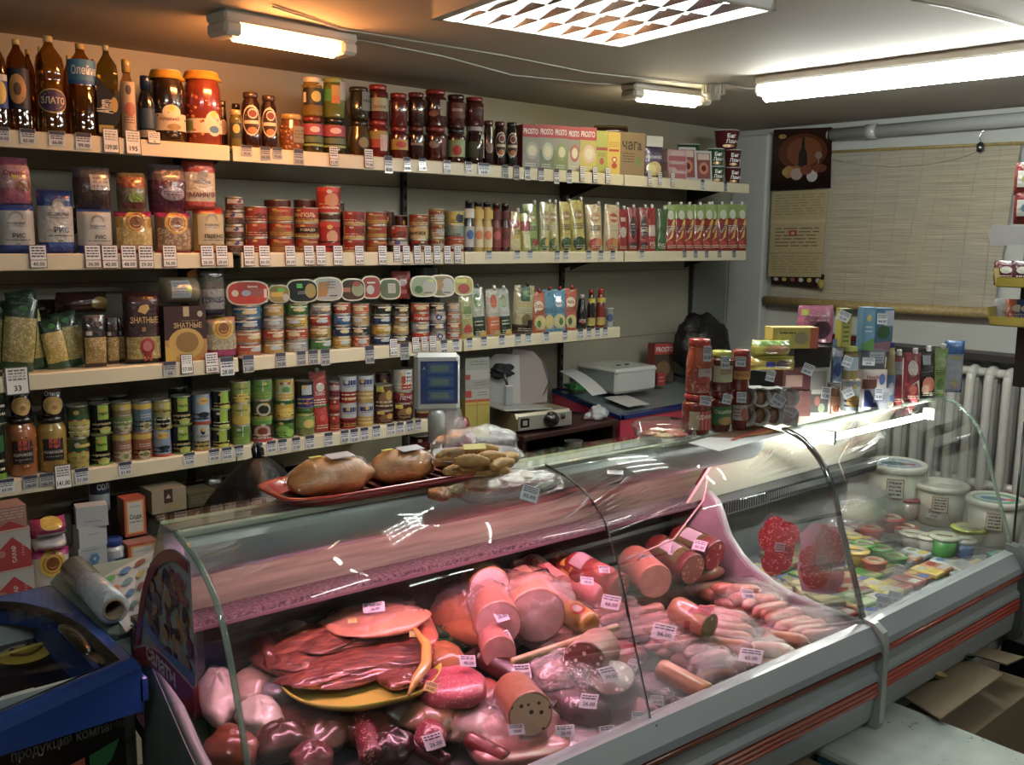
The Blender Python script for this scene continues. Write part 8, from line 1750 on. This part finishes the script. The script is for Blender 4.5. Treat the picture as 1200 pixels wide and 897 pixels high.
cardtag(1034,374,13,14,'price card on the blue milk carton',0,'44.00',PI,0,yy=1.38); cardtag(1018,424,16,10,'price card on the grey box',0,'68.00',PI,0,yy=1.38); cardtag(1030,462,10,16,'price card on the blue and white box',0,'36.00',PI,0,yy=1.37)
tp(1033,1047,400,474,mbot('#b0a06c','#2c3c8c',[('r',-1,.08,1,.5,'#5c7ca4'),('o',0,.28,.5,.1,'#b0b4b8')],kind='sauce',mat='jar',neck=.55,name='milk_bottle',caph=.08),'cream bottle with a blue cap on the counter top',y=1.40)
GK='sauce pouches on the counter top'
for x0,x1,y0,y1,c,sp,lb,cp in((1044,1057,412,471,'#94343c',[('r',-.8,.6,.8,.85,'#8c8c94'),('r',-.6,.1,.6,.4,'#7c2030')],'narrow red pouch beside the cream bottle','#c0c0c0'),(1056,1078,412,469,'#98303c',[('o',0,.68,.6,.16,'#c0b4b0'),('p',[(-.9,.05),(.9,.05),(.7,.45),(-.2,.35)],'#b0a89c'),('o',0,.25,.4,.1,'#a8503c')],'wide red pouch with a white oval','#c0c0c0'),(1074,1096,411,467,'#1c1a1c',[('r',-.5,.7,.4,.9,'#8c949c'),('o',.1,.3,.7,.16,'#b0644c'),('o',-.3,.2,.4,.1,'#c0947c')],'black pouch with a picture of meat','#c0c0c0'),(1090,1107,407,463,'#7c9c4c',[('o',.3,.7,.5,.1,'#a8b07c'),('o',0,.25,.5,.12,'#5c7c34')],'green pouch beside the blue and white bag','#c8d0c8')):
 tp(x0,x1,y0,y1,mbag(c,sp,t=.4,kind='stand',cap=cp,capx=.3,name='sauce_pouch',cat='pouch'),lb,y=1.39)
tp(1101,1127,402,462,mbag('#a0aab8',[('r',-1,.75,1,1,'#2c64a8'),('t','Max',.2,.68,.08,'#c8b040',.9),('p',[(-1,0),(1,0),(1,.35),(-1,.12)],'#24489c'),('o',.1,.18,.4,.08,'#b8a884')],t=.4,kind='brick'),'large blue and white bag, last on the counter top',y=1.40)
def deck2(v):t=max(0,min(1,(v+.25)/(.30+.25))); return .655+(.70-.655)*t
def dd(px,py,h=.03):
 z=.70
 for _ in range(6):
  p=hit(px,py,2,z); z=deck2((p-P2).dot(V2))+h
 return hit(px,py,2,z)
GD='packs in the farther counter'
def bucket(px,py,w,hpx,lid,label,spec=(),z0=None):
 p=dd(px,py,.0); r=mlen(p,w)/2; h=mlen(p,hpx)*1.05
 o=thing('dairy_bucket',label,'bucket',(p.x,p.y,p.z),-math.atan2(p.x,p.y),'white dairy buckets')
 m=MB(); m.lathe([(r*.80,0),(r*.84,.004),(r*.94,h*.88)],30,'#b4b2a4','gloss'); m.build('tub_body',o)
 m=MB(); m.lathe([(r*.96,h*.86),(r*1.02,h*.87),(r*1.02,h*.97),(r*.95,h),(r*.90,h*.97),(.001,h*.97)],32,'#bab8ac','gloss');
 P=Pr(m,Flat((0,0,h*.97),(1,0,0),(0,1,0),(0,0,1)),'gloss',l0=.001)
 if lid=='plain':P.oval(.1*r,-.1*r,r*.2,r*.1,'#8c84a0')
 else:
  P.oval(0,0,r*.8,r*.8,lid); P.oval(-.1*r,-.05*r,r*.62,r*.5,'#b0b4b4'); P.oval(-.1*r,-.1*r,r*.45,r*.3,'#3c6ca8'); P.poly([(-.4*r,-.2*r),(-.1*r,.15*r),(.2*r,-.2*r)],'#3c7c4c'); P.rect(.2*r,-.2*r,.6*r,.05*r,'#b8484c')
 m.build('lid',o)
 m=MB(); m.tube([(r*1.0,0,h*.85),(r*1.12,-.01,h*.6),(r*1.08,-.02,h*.45)],.004,6,'#b4b2a4','gloss'); m.build('handle',o)
 m=MB(); P=Pr(m,Cyl(r*.95),'paper',l0=.002); P.rect(-.28*r,h*.4,.28*r,h*.78,'#8c4c34'); P.rect(-.25*r,h*.42,.25*r,h*.76,'#b4b0a4'); P.lines(-.2*r,.2*r,h*.45,h*.74,4,'#3c2c2c',.5,3); m.build('price_label',o)
bucket(1047,601,66,58,'#8c98b0','tallest white bucket with a blue and green lid at the back of the far counter')
bucket(1100,612,60,45,'plain','white bucket with a plain lid in the middle of the three')
bucket(1163,636,64,52,'#5c9474','white bucket with a green lid nearest the right end')
def tub(px,py,w,h,body,lid,label,clear=False):
 p=dd(px,py,0); r=q2(mlen(p,w)/2*1.2); hh=q2(mlen(p,h)*1.2)
 key=('tub',r,hh,body,lid)
 if key not in _DC:
  m=MB(); m.lathe([(r*.75,0),(r*.78,.002),(r*.95,hh*.85)],22,body,'gloss'); k=MB(); k.lathe([(r*.98,hh*.83),(r*1.04,hh*.86),(r*1.04,hh*.93),(r*.98,hh),(.001,hh)],24,lid,'gloss')
  P=Pr(k,Flat((0,0,hh),(1,0,0),(0,1,0),(0,0,1)),'gloss',l0=.0008); P.oval(0,0,r*.75,r*.75,'#b0aa94'); P.oval(-.1*r,.1*r,r*.45,r*.3,lid); P.rect(-.5*r,-.4*r,.5*r,-.2*r,'#7c4c3c')
  _DC[key]=('dairy_tub','tub',[('tub_body',m.mesh('tub_body')),('lid',k.mesh('lid'))])
 spawn(_DC[key],p,label,'small tubs in the farther counter',rz=-math.atan2(p.x,p.y))
for px,py,w,h,b,l,lb in((1062,607,28,22,'#a88c88','#8c3034','pinkish tub with a dark lid below the tallest bucket'),(1090,612,26,22,'#c0b040','#a8a880','clear tub of yellow butter'),(1042,622,28,14,'#8c2420','#a8241c','low round tub with a red lid, in the middle of the reds'),(1020,632,24,12,'#a82c20','#b8241c','bright red round tub left of the red-lidded one'),(995,640,24,12,'#b0a894','#c8b02c','tub with a yellow foil lid'),(1012,650,24,12,'#3c8c3c','#4c9c34','green-rimmed tub, the left one'),(1032,655,24,12,'#3c8c3c','#4c9c34','green-rimmed tub, the middle one'),(1048,664,24,12,'#3c8c3c','#4c9c34','green-rimmed tub, the right one'),(1000,662,28,16,'#b8941c','#c8a81c','yellow tub beside the green-rimmed tubs'),(1024,672,24,14,'#b8502c','#b8582c','orange tub in front of the green-rimmed tubs'),(1068,640,24,14,'#a4a49c','#b0b0a4','white tub with a small spoon handle'),(1086,646,22,16,'#a8a8a0','#b4b4a8','white tub with a pale lid beside the spoon-handled one'),(1105,650,28,20,'#3c9c3c','#a8b49c','larger tub with a green side'),(1128,652,22,18,'#4c74a8','#b0b4b4','small white tub with a blue side'),(1135,636,34,16,'#a8a05c','#a8b434','wide tub with a lime lid'),(1060,628,24,10,'#b0a8a0','#a83c34','flat tub with a red printed lid'),(985,630,24,10,'#9c9c94','#a88c74','flat pale tub behind the yellow foil lid'),(962,612,22,12,'#b0b4b0','#7ca05c','small tub with a green lid near the rear wall')):
 tub(px,py,w,h,b,l,lb)
for i,(px,py,w,h,c,c2,lb)in enumerate(((975,622,44,16,'#a82420','#c03c2c','red cheese pack with a white logo'),(1000,618,34,14,'#b0241c','#b8a8a0','bright red flat cheese pack'),(1018,636,30,12,'#3c4c9c','#c8b43c','blue and yellow cheese pack'),(1030,690,42,20,'#c8b81c','#b0a89c','bright yellow butter tub lying tilted'),(1095,705,44,12,'#a8acb0','#2c448c','blue and white curd pack, the longer one'),(1072,716,44,12,'#a89ca0','#7c94b0','pale curd pack with pink marks'),(1120,693,46,12,'#8c98a8','#5c7c9c','grey-blue flat curd pack'),(1142,681,44,12,'#8c9c94','#a8a040','grey curd pack with a green stripe'),(1132,668,44,10,'#9c9c98','#8c8c88','silver curd pack in the second row'),(1160,668,44,12,'#c09c34','#8c6c1c','orange-yellow processed cheese pack'),(1178,656,34,10,'#5c9c8c','#b0602c','teal and orange small cheese pack'),(1052,724,46,16,'#a8a49c','#8c8c5c','cream coloured butter pack'),(1040,706,40,16,'#b4b0a4','#2c3c8c','white butter pack with a blue end'),(1024,722,40,16,'#9ca88c','#3c4c94','pale green pack with blue print'),(900,618,44,20,'#a89c50','#8c8440','yellow cheese block near the side wall, the rear one'),(885,634,40,18,'#a09444','#8c8440','yellow cheese block near the side wall, the front one'),(905,640,34,18,'#6c8c54','#a8b07c','green printed cheese pack'),(935,628,34,16,'#9c9484','#b0a8a0','pale cheese pack in clear film'),(985,680,50,22,'#a8a07c','#8c4c4c','flat pack with a pale red flower print'),(960,700,50,20,'#8c8858','#b0a874','olive foil pack with golden glints'),(1005,705,40,16,'#5c7c4c','#a8b48c','green and white pack near the front sill'),(940,690,40,14,'#b0a47c','#c8c09c','golden foil pack left of the flower print'),(1000,690,36,14,'#8c8474','#7c3c3c','grey pack with dark red print'),(915,655,40,16,'#8c9060','#a8a47c','olive pack between the two salami packs'),(980,655,34,12,'#a4a094','#7c6c54','dull cream pack behind the right salami pack'))):
 p=dd(px,py,.012); W,L_=mlen(p,w)*.7,mlen(p,w)*1.15; H=.022
 m=MB(); m.box((-W/2,-L_/2,-H/2),(W/2,L_/2,H/2),c,'foil' if i in(19,21)else 'gloss',bev=.004)
 P=Pr(m,Flat((0,0,H/2),(1,0,0),(0,1,0),(0,0,1)),'gloss'); P.rect(-W*.4,-L_*.4,W*.4,-L_*.1,c2); P.oval(0,L_*.18,W*.32,L_*.16,c2); P.lines(-W*.3,W*.3,-L_*.05,L_*.08,2,'#8c8c8c',.4,i)
 o=m.build('cheese_pack',loc=p,rz=-.35+.25*math.sin(i*2.3)); tag(o,lb,'packet',GD)
rr=random.Random(11); cn=[('#b8b0a4','pale'),('#a02820','red'),('#c0a82c','yellow'),('#4c8c3c','green'),('#a8b4bc','silvery'),('#3c5c9c','blue'),('#8c8c50','olive'),('#b06c3c','orange')]
for i in range(65):
 u_,v_=.045+.063*(i%13),-.195+.098*(i//13)
 if u_>.55 and v_>.08:continue
 c,nmc=rr.choice(cn); p=P2+U2*u_+V2*v_; p.z=deck2(v_)+.009; W,L_=rr.uniform(.046,.056),rr.uniform(.078,.088)
 m=MB(); m.box((-W/2,-L_/2,-.008),(W/2,L_/2,.008),c,rr.choice(('gloss','foil','paper')),bev=.003); P=Pr(m,Flat((0,0,.008),(1,0,0),(0,1,0),(0,0,1)),'gloss')
 P.rect(-W*.4,-L_*.42,W*.4,-L_*.1,rr.choice(cn)[0]); P.oval(0,L_*.2,W*.35,L_*.16,rr.choice(cn)[0]); P.lines(-W*.3,W*.3,-L_*.08,L_*.05,2,'#8c8c8c',.4,i)
 tag(m.build('cheese_pack',loc=p,rz=rr.uniform(-.06,.06)),f'small flat {nmc} dairy pack on the bottom layer of the farther counter','packet','bottom layer of dairy packs')
slab(985,592,76,34,.10,'#b4ac90','foil','pale cheese heap wrapped in cloudy film at the back',.1,0,.35,'wrapped_cheese',mk=dd,seed=77,group=GD)
slab(1005,600,60,24,.07,'#b8ac6c','gloss','yellowish curd block in cloudy film',.2,.02,.3,'curd_block',mk=dd,seed=78,group=GD)
slab(925,600,50,20,.06,'#a09484','foil','dull wrapped cheese pieces beside the side wall',.2,.0,.3,'wrapped_cheese',mk=dd,seed=79,group=GD)
film(985,596,130,60,.13,'cloudy film bag over the curd at the back of the far counter',.1,0,80,mk=dd,mat='hazybag',group='bags in the farther counter')
def salpack(px,py,w,h,outline,label,traycol,seed):
 p=hit(px,py,2,.83); W,H=mlen(p,w),mlen(p,h)
 o=thing('salami_pack',label,'packet',p,0,'sliced salami packs'); o.rotation_euler=(-.18,0,-math.atan2(p.x,p.y))
 m=MB(); m.plate([(x*W/2*1.22,z*H/2*1.15)for x,z in((-.75,-1),(.6,-1.03),(.95,-.6),(1,.5),(.8,.95),(-.5,1),(-.9,.7),(-1,-.4))],0,.006,'#ffffff' if traycol=='c' else traycol,'gloss' if traycol!='c' else 'clear'); m.build('plastic_tray',o)
 rr=random.Random(seed); m=MB()
 for k in range(9):
  a=rr.uniform(-.45,.45)*W*.6; b=(k/8-.5)*H*.62
  m.lathe([(.0001,0),(W*.33,.0),(W*.335,.001),(.0001,.0012)],26,'#84202a','salami',T=Matrix.Translation((a,-.003-k*.0016,b))@Matrix.Rotation(PI/2,4,'X'),wob=.08,smooth=False)
 m.build('salami_slices',o)
 m=MB(); m.box((-W*.13,-.034,-H*.08),(W*.13,-.033,H*.08),'#8c7c84','paper'); P=Pr(m,Flat((0,-.034,-H*.08))); P.lines(-W*.1,W*.1,H*.02,H*.14,3,'#2c2430',.5,seed); m.build('price_label',o)
 if traycol!='c':m=MB(); m.box((-W*.08,-.012,H*.42),(W*.08,-.010,H*.58),'#b01c24','gloss'); m.build('pull_tab',o)
salpack(914,640,42,66,None,'pack of sliced salami in clear plastic, the left one','c',3)
salpack(963,655,44,70,None,'pack of sliced salami on a pink-white tray with a red tab','#b890a0',4)
for px,py,w,h,lb,c in((1036,707,20,18,'white and green price card in the far counter near the chrome edge, left one','#a8b8c0'),(1048,700,16,16,'white and green price card in the far counter near the chrome edge, right one','#a8b8c0'),(1054,668,14,12,'small price card among the green-rimmed tubs','#b8b8b8'),(1095,603,20,12,'price card in front of the plain-lid bucket','#b4b4b0'),(868,600,14,20,'pale pink price card holder near the rear grille','#a87c80'),(882,585,14,14,'clear price card holder by the rear grille','#9c9c9c')):
 p=dd(px,py,.05); cardtag(px,py,w,h,lb,0,None,PI,.1,c,'price cards in the farther counter',yy=p.y)
m=MB(); pts=[P2+U2*.62+V2*.12+Vector((0,0,1.17)),P2+U2*.60+V2*.14+Vector((0,0,1.08)),P2+U2*.56+V2*.16+Vector((0,0,1.0)),P2+U2*.60+V2*.15+Vector((0,0,.92))]
m.tube(pts,.003,6,'#b0a898','gloss'); tag(m.build('cable'),'thin pale cable hanging inside the farther counter in front of the radiator','cable')
SHELF_THINGS=[]
for o in THINGS:
 if o.get('category')in('price tag',):continue
 p=o.matrix_world.translation if False else o.location
 if abs(p.y-YS)<.14:SHELF_THINGS.append((p.x,p.z,o['label'].split(',')[0].split(' with ')[0].split(' beside ')[0].split(' on top')[0].split(' at the ')[0]))
SC_ST={'red':'red-bordered price card','black':'large dark-framed price card','blue':'price card with a blue heading','grey':'greyish price card'}
for o,sh,x,st in CARDS:
 c=sorted((abs(a-x),t)for a,z,t in SHELF_THINGS if abs(z-SZ[sh])<.02)
 o['label']=f'{SC_ST[st]} on the {nth[sh]} shelf edge under the {c[0][1]}'
 del o['_x']
ORD='first second third fourth fifth sixth seventh eighth ninth tenth eleventh twelfth'.split()
bpy.context.view_layer.update()
def cut(s):
 w=s.split(); return ' '.join(w[:16])
by={}
for o in THINGS:by.setdefault(cut(o['label']).lower(),[]).append(o)
for k,l in by.items():
 if len(l)==1:l[0]['label']=cut(l[0]['label']); continue
 l.sort(key=lambda o:scr(o.matrix_world.translation)[0])
 n=len(l)
 if not all(o.get('group')for o in l):
  for o in l:o['group']=l[0].get('group')or(l[0]['category']+' look-alikes')
 for i,o in enumerate(l):
  base=' '.join(o['label'].split()[:11 if n<=12 else 10])
  for bad in(' of',' the',' on',' a',' with',' under',' and',' its',' in',' by'):
   if base.endswith(bad):base=base[:-len(bad)]
  if n==2:t=('leftmost of the two','rightmost of the two')[i]
  elif i<12:t=ORD[i]+' from the left'
  elif n-1-i<12:t=ORD[n-1-i]+' from the right'
  else:t='in the middle of the row'
  o['label']=f'{base}, {t}'
SC.view_settings.view_transform='Standard'
SC.view_settings.look='None'
SC.view_settings.gamma=1
SC.view_settings.use_curve_mapping=False
SC.view_settings.exposure=EXPO
SC.cycles.use_denoising=True
SC.cycles.max_bounces=10; SC.cycles.transparent_max_bounces=24
SC.cycles.diffuse_bounces=4; SC.cycles.glossy_bounces=4
SC.cycles.caustics_reflective=False; SC.cycles.caustics_refractive=False
SC.cycles.sample_clamp_indirect=6
w=bpy.data.worlds.new('world'); SC.world=w; w.use_nodes=True
w.node_tree.nodes['Background'].inputs[0].default_value=(.6,.65,.7,1)
w.node_tree.nodes['Background'].inputs[1].default_value=.05
